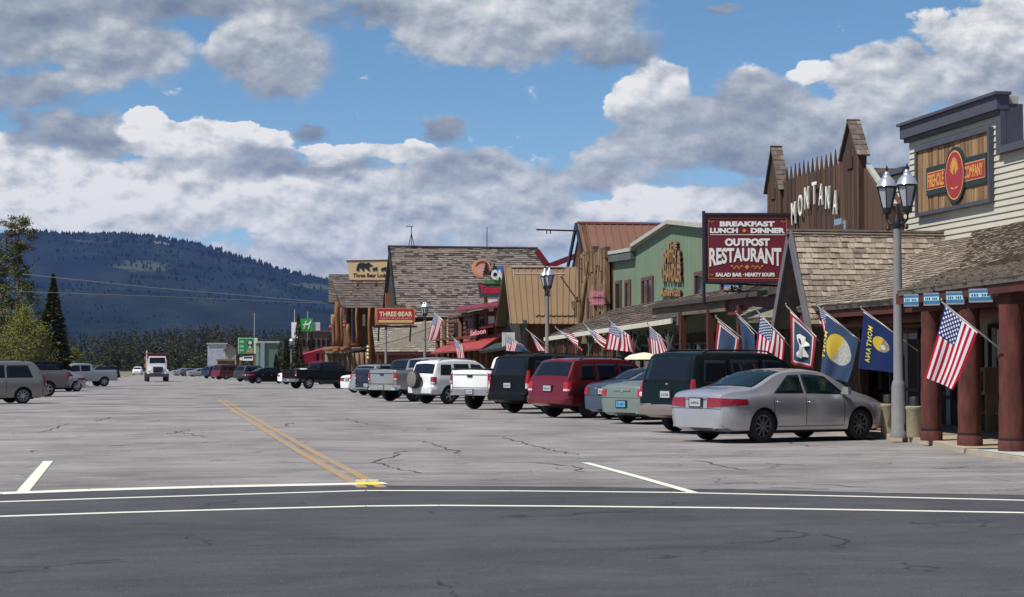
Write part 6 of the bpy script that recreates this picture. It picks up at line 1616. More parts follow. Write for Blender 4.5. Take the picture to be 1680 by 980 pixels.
for px in (622, 674):
    mb = MB(); mb.beam(P3(px, 533, .0), P3(px, 560, -.6), .12, .12); mb.build('support', m_iron, ts)
ch = tag(empty('chimney', tuple(atS(637, 500, 20))), 'orange brick chimney between the lodge roof and the tall shake roof', 'chimney')
s_ = 20.0; mb = MB(); a, b = P3(632.5, 481), P3(640, 481); mb.box(((a.x + b.x) / 2, a.y, a.z - 1.6), (b.x - a.x, .5, 3.2)); mb.build('stack', mat('orange_brick', C('#8a4a2c', .9), .8, var=.15), ch)

# ---- lodge
s_ = 17.0
XL = 13.9
ld = bldg('log_lodge', 'two storey log lodge with a steep grey shake roof and rough log balcony', XL, 162)
p = atS(561, 452, s_); Yl2 = p.y; zl = onY(561, 450, Yl2).z; r2 = 3.4; ze = onY(561, 505, Yl2 - r2).z
xl_, xr2 = onY(541, 450, Yl2).x, onY(646, 452, Yl2).x
xa = onY(561, 505, Yl2 - r2).x
shake_roof(ld, (xa, Yl2 - r2, ze), (xr2, Yl2 - r2, ze), (xr2, Yl2, zl), (xl_, Yl2, zl), SH_LODGE, row=.34, wid=.4, lift=.05, seed=61)
zh_ = onY(545, 496, Yl2 - 2.6).z
mb = MB(); q = [(onY(539, 496, Yl2 - 2.4).x, Yl2 - 2.4, onY(539, 496, Yl2 - 2.4).z), (xa + .3, Yl2 - 2.7, onY(560, 500, Yl2 - 2.7).z), (onY(556, 450, Yl2 - .2).x, Yl2 - .2, zl - .1), (onY(539, 450, Yl2).x, Yl2, zl - .05)]
slab(mb, *q, .14, 2); shingles(mb, *q, row=.34, wid=.4, lift=.05, seed=62); mb.build('dormer_roof', SH_LODGE, ld, fixn=False)
part(ld, 'wall', m_logd, ((xa + 5.8, Yl2 - 1.4, ze / 2), (9.2, .5, ze + 1)), ((xa + .9, Yl2 + 3, ze / 2), (.4, 8, ze + 1)))
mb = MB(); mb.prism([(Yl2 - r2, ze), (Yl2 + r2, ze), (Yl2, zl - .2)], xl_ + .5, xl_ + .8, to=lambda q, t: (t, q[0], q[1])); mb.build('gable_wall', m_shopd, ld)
def Q(px, py, dY=0): q = onY(px, py, Yl2 - r2 - .2 + dY); return q
for (px, w_, y0, y1, lab) in ((553, .24, 495, 575, 0), (547, .17, 520, 575, 0), (560, .17, 505, 570, 0), (571, .20, 532, 572, 1), (585, .12, 505, 568, 0), (606, .14, 505, 600, 0), (617, .12, 505, 560, 0)):
    mb = MB(); a, b = Q(px, y0), Q(px + (1 if lab else 0), y1); mb.tube([b, b.lerp(a, .3) + Vector((.05, 0, 0)), b.lerp(a, .7) - Vector((.05, 0, 0)), a], [w_ * 1.1, w_, w_ * .95, w_ * .8], 9); mb.build('log_post', m_log, ld, smooth=True)
mb = MB(); a, b, c = Q(531, 574, .5), Q(556, 572, -.4), Q(603, 562, 3); mb.tube([a, b], .24, 9); mb.tube([b, c], .14, 9); mb.tube([Q(548, 577, -1), Q(562, 573, .5)], .2, 9); mb.tube([Q(562, 574, -1), Q(574, 569, .5)], .24, 9); mb.build('balcony_log', m_log, ld, smooth=True)
mb = MB(); a, b, c = Q(534, 578), Q(560, 578), Q(604, 568, 3)
mb.beam(a, b, 1.0, .22); mb.beam(b, c, 1.0, .22); mb.build('balcony_floor', mat('pale_deck', C('#8d8378'), .8, var=.2), ld)
rd = random.Random(3)
for k in range(9):
    px = 537 + k * 8.2; mb = MB(); a, b = Q(px + rd.uniform(-1, 1), 582 - k * .5), Q(px + rd.uniform(-2, 2), 622); mb.tube([b, a.lerp(b, .5) + Vector((rd.uniform(-.1, .1), 0, 0)), a], [.26, .22, .2], 8); mb.build('rough_post', mat('grey_log', C('#665040', .9), .85, col2=C('#8a7056', .9), scale=3), ld, smooth=True)
for (x0, x1, y0, y1) in ((543, 549, 516, 532), (562.5, 567, 517, 535), (595, 599, 516, 535)):
    a, b = Q(x0, y0, 1.6), Q(x1, y1, 1.6); part(ld, 'window', mat('curtained_window', C('#cfc9a0', .9), .6, var=.1), (((a.x + b.x) / 2, a.y, (a.z + b.z) / 2), (b.x - a.x, .1, a.z - b.z)))
mb = MB(); mb.tube([Q(541, 534, 0), Q(544, 540, 0), Q(548, 536, 0), Q(546, 530, 0)], .12, 6); mb.tube([Q(563, 532, 0), Q(566, 527, 0), Q(567, 534, 0)], .10, 6); mb.build('red_neon', mat('red_tube_sign', C('#c02030'), .5), ld, smooth=True)
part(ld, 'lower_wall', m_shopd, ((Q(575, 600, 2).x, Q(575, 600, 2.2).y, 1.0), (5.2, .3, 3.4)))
mb = MB(); a = Q(603, 575, 1)
for k in range(4): b = Q(603.5, 572 + k * 6, -.3); mb.lathe([(.05, 0), (.16, .15), (.05, .3)], 8, tuple(b))
mb.build('hanging_ornament', mat('pale_ornament', C('#c9bb88'), .6), ld)
s_ = 17.7
ls = tag(empty('lodge_sign', tuple(atS(605, 461, s_))), 'cream board with three bear silhouettes reading Three Bear Lodge on the roof', 'sign')
mb = MB(); plate(mb, [(569, 429), (640, 427.5), (640, 459.5), (573.5, 459.5)], 0, .16); mb.build('board', mat('cream_board', C('#d6bc90', .95), .6, var=.03), ls)
mb = MB(); plate(mb, [(568, 427.5), (641, 426), (641, 428), (568, 429.5)], -.02, .2); plate(mb, [(573, 459.7), (641, 459.7), (641, 461.3), (573, 461.3)], -.02, .2); mb.build('frame', mat('sign_frame_brown', C('#5d3a30'), .7), ls)
mb = MB()
bear = [(584, 444.5), (585, 438), (587, 433.5), (591, 431.5), (596, 431.5), (600, 432.8), (604, 431), (606, 432), (609, 434.8), (611.5, 436), (609, 437.5), (605, 438.5), (605, 441), (607.5, 444.5), (604, 445), (601, 441.5), (599, 440), (596, 441.5), (598, 445), (594.5, 445), (592, 440.5), (589, 440), (588.5, 442.5), (589.5, 445)]
plate(mb, bear, .17, .20)
def cub(cx, cy, k): return [(cx + a * k, cy + b * k) for a, b in ((-4, 2.5), (-4.5, 0), (-2, -2.5), (0, -2), (1.5, -3.5), (3.5, -3), (4, -1), (3, 0), (3.5, 3), (1.5, 3), (.5, 1.5), (-1, 1.5), (-2, 3))]
plate(mb, cub(615, 442, 1.0), .17, .20); plate(mb, cub(629.5, 442, 1.1), .17, .20); mb.build('bear_silhouettes', mat('bear_black', C('#1c1a22'), .7), ls)
mb = MB(); put_text(mb, 'Three Bear Lodge', lambda u, v: tuple(P3(579 + 59.5 * u, 457.3 - 8.5 * v, .18)), bold=.035); mb.build('lettering', mat('dark_maroon_letter', C('#4c1f24'), .6), ls, fixn=False)
mb = MB()
for x0, x1 in ((587, 610), (617, 638)): mb.beam(P3(x0, 466, .2), P3(x1, 466, .2), .1, .12); mb.beam(P3(x0, 461, 0), P3(x0, 468, .2), .2, .4)
mb.build('brackets', m_logd, ls)

# ---- far hotel signs and buildings
s_ = 14.2
hs = tag(empty('hotel_sign', tuple(atS(483, 600, s_))), 'white and green hotel signs on tall white poles with a slanted white H', 'sign')
mb = MB(); plate(mb, [(478, 529), (492.5, 529), (489, 555.5), (478.5, 555.5)], 0, .2); mb.build('white_panel', m_sgw, hs)
mb = MB(); plate(mb, [(491.5, 523.5), (512.5, 522.5), (512.5, 543), (492.5, 543)], .25, .4); mb.build('green_panel', mat('hotel_green', C('#2f9a3c', .9), .5, var=.12, scale=1), hs)
mb = MB(); plate(mb, [(513.2, 529), (525, 529), (525, 542.5), (513.2, 542.5)], 0, .2); mb.build('pale_panel', mat('hotel_pale', C('#b9bcc8', .95), .5), hs)
mb = MB(); put_text(mb, 'H', lambda u, v: tuple(P3(497.5 + 9 * u + 3.5 * v, 539.5 - 13 * v, .45)), bold=.0)
plate(mb, [(496, 534.5), (510, 530.5), (510, 529), (496, 533)], .42, .46); mb.build('letter', m_wletter, hs, fixn=False)
mb = MB(); put_text(mb, 'Ho', lambda u, v: tuple(P3(482 + 7.5 * u + 1 * v, 549.5 - 5 * v, .24)), bold=.04); mb.build('lettering', mat('hotel_dark_green', C('#1c5f5a'), .5), hs, fixn=False)
mb = MB(); mb.tube([P3(483.5, 508, -.1), P3(483, 604, -.1)], [.05, .10], 8); mb.tube([P3(505, 511.5, -.1), P3(504.5, 560, -.1)], .05, 8); mb.build('pole', m_trimw, hs)
def house(name, label, px0, px1, pytop, pybase, s, depth, m, rm=None, gable=0, cat='building'):
    a, b = atS(px0, 595, s), atS(px1, 595, s); y = a.y; zt = onY(px0, pytop, y).z; z0 = gz(a.x, y) - .3
    o = tag(empty(name, (a.x, y, z0)), label, cat); x0, x1 = a.x, onY(px1, 500, y).x
    if gable:
        zr = zt + gable; mb = MB(); mb.prism([(x0, z0), (x1, z0), (x1, zt), ((x0 + x1) / 2, zr), (x0, zt)], y, y + depth, to=lambda q, t: (q[0], t, q[1])); mb.build('wall', m, o)
        mb = MB(); xc = (x0 + x1) / 2
        for xe in (x0 - .3, x1 + .3): slab(mb, (xe, y - .4, zt - .2), (xe, y + depth, zt - .2), (xc, y + depth, zr + .05), (xc, y - .4, zr + .05), .18)
        mb.build('roof', rm, o)
    else:
        mb = MB(); mb.box(((x0 + x1) / 2, y + depth / 2, (z0 + zt) / 2), (x1 - x0, depth, zt - z0)); mb.build('wall', m, o)
        mb = MB(); mb.box(((x0 + x1) / 2, y + depth / 2, zt + .12), (x1 - x0 + .4, depth + .4, .24)); mb.build('roof', rm or m_trimw, o)
    return o, x0, x1, y, z0, zt
m_purp = wood('plum_board', C('#4d3a38'), C('#66504a'), (3, 1, .1), 2)
o, x0, x1, y, z0, zt = house('hotel', 'dull plum-brown hotel wall behind the green and white signs', 492, 540, 545, 600, 12.8, 12, m_purp, m_purp)
for k in range(6): [part(o, 'window', m_win, ((x0 + .5 + k * .62, y - .04, zt - q_), (.34, .06, .9))) for q_ in (1.4, 3.2)]
m_rawn = mat('bright_red_awning', C('#b82438', .95), .5, var=.12, scale=2)
o = tag(empty('red_awning', tuple(atS(505, 597, 15.2))), 'bright red sloping awning left of the log lodge', 'awning')
s_ = 15.2; mb = MB(); plate(mb, [(490, 582), (527, 572.5), (527, 595), (490, 597)], 0, 1.2); mb.build('canopy', m_rawn, o)
mb = MB(); plate(mb, [(487, 582.5), (527, 572), (527, 574), (487, 584)], -.2, 1.5); mb.build('edge', mat('pink_edge', C('#cf5c74'), .5), o)
mb = MB(); plate(mb, [(518, 581), (522, 580), (522, 591), (518, 592)], 1.21, 1.25); plate(mb, [(492, 585), (496, 584), (496, 589), (492, 590)], 1.21, 1.25); mb.build('opening', m_win, o)
mb = MB()
for px in (491, 508, 526): mb.tube([P3(px, 595, 1.0), P3(px, 612, 1.0)], .06, 6)
mb.build('post', m_logd, o)
m_gr2 = mat('grey_green_wall', C('#5f7a68', .85), .8, var=.06)
o, x0, x1, y, z0, zt = house('green_building', 'plain grey-green building with a pale roof edge beyond the green signboard', 424, 456, 563, 600, 13.0, 10, m_gr2, m_trimw)
part(o, 'corner_pipe', mat('pale_grey_pipe', C('#8a969a'), .6), ((x0 + .5, y - .12, (z0 + zt) / 2), (.5, .2, zt - z0)))
o, x0, x1, y, z0, zt = house('white_building', 'pale white building with grey framing under the far trees', 341, 372, 565, 600, 9.0, 8, mat('white_panel_wall', C('#b4b6c0', .9), .7, var=.25, scale=2), m_trimw)
o, x0, x1, y, z0, zt = house('gabled_shed', 'small pale gabled front beside the white building', 369, 388, 573, 600, 9.4, 5, mat('pale_gable_wall', C('#a09c8c', .9), .8, var=.1), mat('brown_gable_roof', C('#5c4c42'), .8), gable=.9)
o, x0, x1, y, z0, zt = house('brown_shed', 'low brown roofed shed in front of the white building', 357, 386, 592, 604, 10.5, 4, mat('shed_brown', C('#6c5138'), .85, var=.1), mat('shed_roof_brown', C('#8a6c4c'), .8))
s_ = 11.8
gb = tag(empty('menu_board', tuple(atS(407, 605, s_))), 'green pictorial signboard with a dark frame and smaller white and blue sign below', 'sign')
mb = MB(); plate(mb, [(389.5, 553), (423.5, 553), (423.5, 582.5), (389.5, 582.5)], -.3, 0); mb.build('frame', m_iron, gb)
mb = MB(); plate(mb, [(390.5, 554.5), (422.5, 554.5), (422.5, 580.5), (390.5, 580.5)], .01, .04); mb.build('pale_edge', mat('pale_green_edge', C('#bcd8b4'), .5), gb)
mb = MB(); plate(mb, [(391.5, 555.5), (416, 555.5), (416, 579.5), (391.5, 579.5)], .05, .07); mb.build('board', mat('signboard_green', C('#23854c', .95), .5, var=.1, scale=1.2), gb)
mb = MB(); plate(mb, circ(410.3, 563.5, 5, 16), .075, .09, 0); plate(mb, circ(410.2, 562.5, 3, 14), .095, .10, 1); plate(mb, [(404, 579), (406, 573), (415, 572), (415.5, 579)], .075, .09, 2); plate(mb, [(407.5, 571.5), (409.5, 566), (412.5, 571.5)], .095, .10, 1)
mb.build('picture', [mat('picture_dark', C('#2a2a38'), .6), mat('picture_pale', C('#d9c6bc'), .6), mat('picture_tan', C('#a88a5c'), .6)], gb)
mb = MB()
for yy in (561, 568.5, 575): plate(mb, [(393, yy - 1.8), (400, yy - 1.8), (400, yy + 1.8), (393, yy + 1.8)], .075, .085)
mb.build('text_panel', mat('panel_sage', C('#8fb3a0'), .6, var=.3, scale=9), gb)
mb = MB(); plate(mb, [(398, 585), (415, 584), (415, 592), (398, 592)], 0, .08, 0); plate(mb, [(400, 585.5), (414, 585), (414, 588.2), (400, 588.6)], .085, .09, 1); plate(mb, circ(395.5, 589, 2.6, 12), 0, .08, 0); mb.build('small_sign', [m_wletter, mat('small_sign_blue', C('#2a3f86'), .5)], gb)
mb = MB(); plate(mb, [(416, 582), (423, 582), (423, 606), (416, 606)], -.4, 0); plate(mb, [(393, 582), (395, 582), (395, 606), (393, 606)], -.3, -.1); mb.build('pillar', mat('brick_pillar', C('#7c5546'), .85, var=.2, scale=5), gb)
# ------------------------------------------------------------------ street lamps, flags, small things
m_pole = mat('pale_concrete_pole', C('#828284', .82), .8, var=.1, scale=4)
m_lglass = mat('frosted_lamp_glass', C('#a9b0ba', .9), .35, var=.1)
m_lroof = mat('bright_lamp_cap', C('#c9cdd6', .95), .22, .6, var=.05)
def street_lamp(px, s, ptop, label, near=False):
    OX, OY = (.125, .22) if near else (.045, .24)
    p = atS(px, 595, s); z0 = SWZ + interp(ZP, p.y) - .02; zt = onY(px, ptop, p.y).z; H = zt - z0
    o = empty('street_lamp', (p.x, p.y, z0)); tag(o, label, 'street lamp', 'twin-lantern street lamps along the right-hand kerb')
    mb = MB(); hl = H - 1.02
    mb.lathe([(.18, 0), (.18, .10), (.155, .14), (.145, 1.05), (.13, 1.12), (.104, 1.18), (.078, hl - .25)], 20); mb.build('pole', m_pole, o, local=True, smooth=True, angle=35)
    mb = MB(); mb.lathe([(.085, hl - .25), (.10, hl - .22), (.095, hl - .10), (.06, hl - .02), (.05, hl + .10), (.02, hl + .26)], 14)
    for sg in (-1, 1):
        ex = Vector((sg * OX, -sg * OY, 0)); pts = [(0, 0, hl - .12), (ex.x * .6, ex.y * .6, hl - .16), (ex.x * 1.05, ex.y * 1.05, hl - .06), (ex.x, ex.y, hl + .06)]
        mb.tube(pts, [.035, .03, .028, .04], 8); mb.lathe([(.02, hl - .28), (.05, hl - .24), (.02, hl - .16)], 8, (ex.x * .9, ex.y * .9, 0))
    mb.build('bracket', m_iron, o, local=True, smooth=True, angle=50)
    for sg in (-1, 1):
        ex = (sg * OX, -sg * OY, hl); ln = empty('lantern', ex, parent=o)
        mb = MB(); mb.lathe([(.085, .06), (.10, .10), (.105, .18), (.075, .20)], 12); 
        for q in range(6):
            a = q * pi / 3; mb.beam((.10 * cos(a), .10 * sin(a), .18), (.205 * cos(a), .205 * sin(a), .60), .018, .018)
        mb.lathe([(.225, .595), (.235, .625), (.20, .63)], 6); mb.build('cage', m_iron, ln, local=True)
        mb = MB(); mb.lathe([(.09, .18), (.19, .595)], 6); mb.build('glass', m_lglass, ln, local=True)
        mb = MB(); mb.lathe([(.225, .63), (.165, .76), (.10, .82), (.07, .86), (.075, .88), (.03, .94)], 12); mb.build('cap', m_lroof, ln, local=True, smooth=True, angle=50)
        mb = MB(); mb.lathe([(.03, .94), (.02, .99), (.035, 1.0), (.006, 1.07)], 8); mb.build('finial', m_iron, ln, local=True)
    return o
street_lamp(1474, 80.3, 274, 'nearest street lamp with twin lanterns, between the silver sedan and the red log columns', near=True)
street_lamp(898, 38.5, 437, 'street lamp in front of the tan metal roof')
street_lamp(697, 25.0, 494, 'street lamp right of the red bear restaurant sign')
street_lamp(633, 21.0, 514, 'street lamp standing in front of the red bear restaurant sign')
street_lamp(453, 12.0, 561, 'small far street lamp in front of the grey-green building')
street_lamp(478, 14.6, 554, 'far street lamp just under the white hotel sign')

# flag cloths: procedural patterns in the cloth's own coordinates
def flagmat(name, kind):
    m = bpy.data.materials.new(name); m.use_nodes = True; t = m.node_tree; b = t.nodes['Principled BSDF']; out = t.nodes['Material Output']
    uv = N(t, 'ShaderNodeUVMap'); s = N(t, 'ShaderNodeSeparateXYZ'); t.links.new(uv.outputs[0], s.inputs[0]); U, V_ = s.outputs[0], s.outputs[1]
    def mix(f, a, c):
        n = N(t, 'ShaderNodeMix', data_type='RGBA'); setin(t, n.inputs[0], f); setin(t, n.inputs[6], a); setin(t, n.inputs[7], c); return n.outputs[2]
    def ell(cx, cy, rx, ry): return M(t, 'LESS_THAN', M(t, 'ADD', M(t, 'POWER', M(t, 'DIVIDE', M(t, 'SUBTRACT', U, cx), rx), 2.0), M(t, 'POWER', M(t, 'DIVIDE', M(t, 'SUBTRACT', V_, cy), ry), 2.0)), 1.0)
    white = (.88, .87, .87, 1); red = (.50, .010, .045, 1); blue = (.022, .05, .20, 1)
    if kind == 'us':
        st_ = M(t, 'LESS_THAN', M(t, 'MODULO', M(t, 'FLOOR', M(t, 'MULTIPLY', V_, 13.0)), 2.0), .5)
        base = mix(st_, white, red)
        can = M(t, 'MULTIPLY', M(t, 'LESS_THAN', U, .40), M(t, 'GREATER_THAN', V_, 6 / 13))
        xx = M(t, 'MULTIPLY', U, 30.0); yy = M(t, 'MULTIPLY', M(t, 'SUBTRACT', V_, 6 / 13), 10 * 13 / 7)
        rx, ry = M(t, 'ROUND', xx), M(t, 'ROUND', yy)
        par = M(t, 'LESS_THAN', M(t, 'MODULO', M(t, 'ADD', rx, ry), 2.0), .5)
        dd = M(t, 'SQRT', M(t, 'ADD', M(t, 'POWER', M(t, 'SUBTRACT', xx, rx), 2.0), M(t, 'POWER', M(t, 'SUBTRACT', yy, ry), 2.0)))
        inn = M(t, 'MULTIPLY', M(t, 'MULTIPLY', M(t, 'GREATER_THAN', rx, .5), M(t, 'LESS_THAN', rx, 11.5)), M(t, 'MULTIPLY', M(t, 'GREATER_THAN', ry, .5), M(t, 'LESS_THAN', ry, 9.5)))
        star = M(t, 'MULTIPLY', M(t, 'MULTIPLY', M(t, 'LESS_THAN', dd, .46), par), inn)
        col = mix(can, base, mix(star, blue, white))
    elif kind in ('mt', 'mtb', 'blue'):
        fb = (.018, .035, .13, 1) if kind == 'mt' else (.05, .085, .17, 1)
        if kind == 'blue': col = mix(M(t, 'GREATER_THAN', M(t, 'ADD', U, M(t, 'MULTIPLY', V_, .3)), 9), fb, white)
        else:
            cx, cy, rx, ry = (.42, .46, .15, .24) if kind == 'mt' else (.44, .50, .26, .40)
            nz_ = N(t, 'ShaderNodeTexNoise'); nz_.inputs['Scale'].default_value = 22; t.links.new(uv.outputs[0], nz_.inputs['Vector'])
            r_ = N(t, 'ShaderNodeValToRGB'); t.links.new(nz_.outputs[0], r_.inputs[0]); r_.color_ramp.elements[0].position = .4; r_.color_ramp.elements[1].position = .6
            r_.color_ramp.elements[0].color = (.10, .28, .13, 1) if kind == 'mt' else (.38, .42, .42, 1); r_.color_ramp.elements[1].color = (.60, .30, .22, 1) if kind == 'mt' else (.62, .60, .50, 1)
            side_ = M(t, 'GREATER_THAN', M(t, 'ADD', V_, M(t, 'MULTIPLY', U, -.3 if kind == 'mt' else -.6)), cy - (.12 if kind == 'mt' else .22))
            seal = mix(side_, r_.outputs[0], (.74, .52, .07, 1))
            if kind == 'mt': seal = mix(ell(cx + .04, cy - .06, .05, .07), seal, (.6, .68, .75, 1))
            col = mix(ell(cx, cy, rx, ry), fb, seal)
    else:   # red and white bordered blue flag
        eu = M(t, 'MINIMUM', U, M(t, 'SUBTRACT', 1.0, U)); ev = M(t, 'MULTIPLY', M(t, 'MINIMUM', V_, M(t, 'SUBTRACT', 1.0, V_)), .66)
        e_ = M(t, 'MINIMUM', eu, ev)
        col = mix(M(t, 'LESS_THAN', e_, .105), (.055, .085, .16, 1), mix(M(t, 'LESS_THAN', e_, .065), (.72, .68, .68, 1), (.40, .03, .045, 1)))
    t.links.new(col, b.inputs['Base Color']); b.inputs['Roughness'].default_value = .75; b.inputs['Specular IOR Level'].default_value = .2
    tr = N(t, 'ShaderNodeBsdfTranslucent'); t.links.new(col, tr.inputs['Color'])
    ms_ = N(t, 'ShaderNodeMixShader'); ms_.inputs[0].default_value = .28; t.links.new(b.outputs[0], ms_.inputs[1]); t.links.new(tr.outputs[0], ms_.inputs[2]); t.links.new(ms_.outputs[0], out.inputs[0])
    return m
FM = {k: flagmat('flag_cloth_' + k, k) for k in ('us', 'mt', 'mtb', 'wy', 'blue')}
m_fpole = mat('flag_pole', C('#8c8a88'), .4, .3, var=0)
m_yl = mat('flag_yellow', C('#e8d43c', .95), .6, var=0)
def flag(kind, s, ht, hb, fb, ft, base, label, amp=.05, waves=3.0, text=None, tip=None, ph=0, bison=False, curl=0.0):
    """pixel corners: hoist top, hoist bottom, fly bottom, fly top; pole from tip to base"""
    if s < 60: tq = tip or ht; ht, hb, fb, ft = [(tq[0] + (q[0] - tq[0]) * 1.16, tq[1] + (q[1] - tq[1]) * 1.1) for q in (ht, hb, fb, ft)]
    at_ = lambda q: CAM + ray(*q) * (FPX / s + .65 * (base[0] - q[0]) / s); P = [at_(q) for q in (ht, hb, fb, ft)]; tipP = at_(tip or ht); bs = at_(base)
    o = empty('flag', tuple(bs)); tag(o, label, 'flag', 'flags on slanted poles along the porches')
    mb = MB(); mb.tube([tuple(bs), tuple(tipP + (tipP - bs).normalized() * .03)], .016, 7); mb.lathe([(.01, 0), (.026, .03), (.008, .06)], 8, tuple(tipP + (tipP - bs).normalized() * .03)); mb.build('pole', m_fpole, o, smooth=True)
    nrm = (P[0] - P[1]).cross(P[3] - P[0]).normalized()
    if nrm.y > 0: nrm = -nrm
    sid = (P[1] - P[0]).normalized()
    def S(u, v, off=0.0):
        a = P[1].lerp(P[0], v); b = P[2].lerp(P[3], v); q = a.lerp(b, u)
        w_ = sin(v * waves * 2 * pi * .5 + u * 2.2 + ph) * amp * (.15 + u) + sin(v * waves * 5.1 + ph * 2 - u * 3) * amp * .35 * (.2 + u)
        q = q + nrm * (w_ + off) + sid * (sin(u * 3.3 + ph) * amp * .5 * u) + Vector((0, 0, -.10 * sin(u * pi) * (1 - v) * 1.0)) * (amp * 8)
        if curl: q = q + nrm * curl * (v ** 2) * u + sid * curl * .9 * v * u
        return q
    mb = MB(); mb.grid(lambda u, v: S(u, v), 36, 26, uvs=True); cl = mb.build('cloth', FM[kind], o, smooth=True, fixn=False)
    mb = MB(); mb.grid(lambda u, v: S(u * .02, v, .004), 1, 26); mb.grid(lambda u, v: S(u * .02, v, -.004), 1, 26); mb.build('header', m_wletter, cl, fixn=False)
    if text:
        mb = MB()
        u0, u1, v0, v1 = text[1]
        n = len(text[0])
        for k, ch in enumerate(text[0]):
            a, b = u0 + (u1 - u0) * k / n, u0 + (u1 - u0) * (k + .80) / n
            for of in (.010, -.010): put_text(mb, ch, lambda u, v: S(a + (b - a) * u, v0 + (v1 - v0) * v, of), bold=.015)
        mb.build('lettering', m_yl, cl, fixn=False)
    if bison:
        pol = [(.25, .42), (.27, .62), (.34, .74), (.42, .70), (.50, .60), (.62, .58), (.70, .66), (.78, .62), (.80, .50), (.74, .46), (.70, .28), (.66, .28), (.64, .44), (.48, .44), (.40, .42), (.38, .26), (.34, .26), (.33, .42)]
        c0 = (.5, .5); mb = MB()
        for of in (.012, -.012):
            for a, b in zip(pol, pol[1:] + pol[:1]): mb.poly([S(*c0, of), S(*a, of), S(*b, of)])
        mb.build('animal_emblem', m_wletter, cl, fixn=False)
    return o
flag('us', 97, (1551, 500), (1604, 545), (1564, 640), (1519, 619), (1641, 573), 'stars and stripes nearest the camera, hanging in front of the leftmost red log columns', .035, 2.2, tip=(1547, 497))
flag('mt', 80, (1417, 511), (1476, 552), (1467, 612), (1409, 605), (1506, 576), 'navy flag with full yellow lettering and a small seal beside the nearest street lamp', .025, 2, text=('MONTANA', (.18, .88, .72, .84)), tip=(1415, 508))
flag('us', 73, (1343, 505), (1362, 522), (1385, 585), (1352, 545), (1400, 555), 'stars and stripes almost hidden behind the blue flag with a large seal', .02, 2, tip=(1341, 502))
flag('mtb', 75, (1356, 515), (1409, 556), (1392, 628), (1345, 617), (1412, 560), 'slate blue flag with a large yellow and white seal', .05, 2.4, text=('MONT', (.26, .72, .90, .99)), tip=(1352, 510))
flag('wy', 72, (1297, 511), (1340, 552), (1334, 606), (1296, 598), (1344, 560), 'red-bordered slate blue flag with white animal emblem, right of the bright stars and stripes', .07, 2.5, tip=(1291, 503), bison=True, ph=1)
flag('us', 68, (1246, 515), (1288, 556), (1284, 602), (1238, 590), (1302, 575), 'bright stars and stripes hanging just under the maroon restaurant sign', .05, 2.6, tip=(1243, 511), ph=2)
flag('blue', 65, (1212, 520), (1238, 548), (1240, 590), (1222, 585), (1262, 566), 'plain slate blue flag left of the bright stars and stripes', .05, 2, tip=(1209, 515), ph=.5)
flag('wy', 64, (1178, 526), (1213, 556), (1208, 584), (1172, 580), (1232, 566), 'leftmost red-bordered slate blue flag, right of the green building lamp', .04, 2, tip=(1176, 522), ph=2)
flag('us', 52, (1065, 536), (1082, 550), (1096, 578), (1066, 577), (1106, 574), 'stars and stripes hanging above the cream umbrella', .04, 2.5, tip=(1063, 533), ph=1)
flag('us', 48, (1002, 528), (1029, 549), (1036, 574), (992, 568), (1050, 574), 'widest of the small stars and stripes, right half of an overlapping pair', .05, 3, tip=(1000, 526), ph=.3)
flag('us', 46, (961, 535), (974, 556), (996, 573), (992, 556), (990, 566), 'stars and stripes overlapped at its right by a wider one', .06, 3, tip=(958, 531), ph=1.4)
flag('us', 43.5, (916, 541), (929, 554), (950, 574), (938, 548), (940, 562), 'narrow furled stars and stripes halfway along the pale fascia', .05, 3, tip=(912, 538), ph=2.2)
flag('us', 41, (868, 545), (878, 556), (896, 573), (880, 573), (900, 570), 'small stars and stripes beside the lamp with the tan roof behind', .05, 3, tip=(864, 541), ph=.9)
flag('us', 38.5, (829, 551), (846, 562), (842, 574), (828, 573), (862, 574), 'small stars and stripes beside a bright blue flag above the black sport utility', .04, 3, tip=(826, 548))
flag('blue', 38, (832, 551), (856, 566), (862, 575), (838, 574), (870, 578), 'small bright blue flag above the black sport utility', .04, 2, tip=(829, 548))
flag('us', 31, (744, 556), (757, 566), (760, 586), (748, 584), (764, 572), 'small dark stars and stripes above the white sport utility roof rack', .05, 3, tip=(741, 552))
flag('us', 28.5, (712, 513), (724, 523), (714, 553), (702, 555), (744, 544), 'stars and stripes right of the lamp by the bear restaurant, high on a long pole', .05, 3, tip=(709, 510))

# concrete litter bins
m_bin = mat('exposed_concrete_bin', C('#a89c82', .85), .9, var=.15, scale=20)
for (px, s, lab) in ((1500, 81, 'cream concrete litter bin with black lid between the street lamp and the log columns'), (1457, 77, 'cream concrete litter bin half hidden behind the front of the silver sedan')):
    p = atS(px, 595, s); o = tag(empty('litter_bin', (p.x, p.y, SWZ)), lab, 'bin', 'concrete litter bins by the lamp')
    mb = MB(); mb.lathe([(.155, 0), (.165, .03), (.175, .55), (.19, .57), (.19, .62), (.15, .63)], 20); mb.build('drum', m_bin, o, local=True, smooth=True, angle=40)
    mb = MB(); mb.lathe([(.115, .60), (.11, .80), (.10, .82)], 14); mb.build('lid', m_black, o, local=True, smooth=True, angle=40)
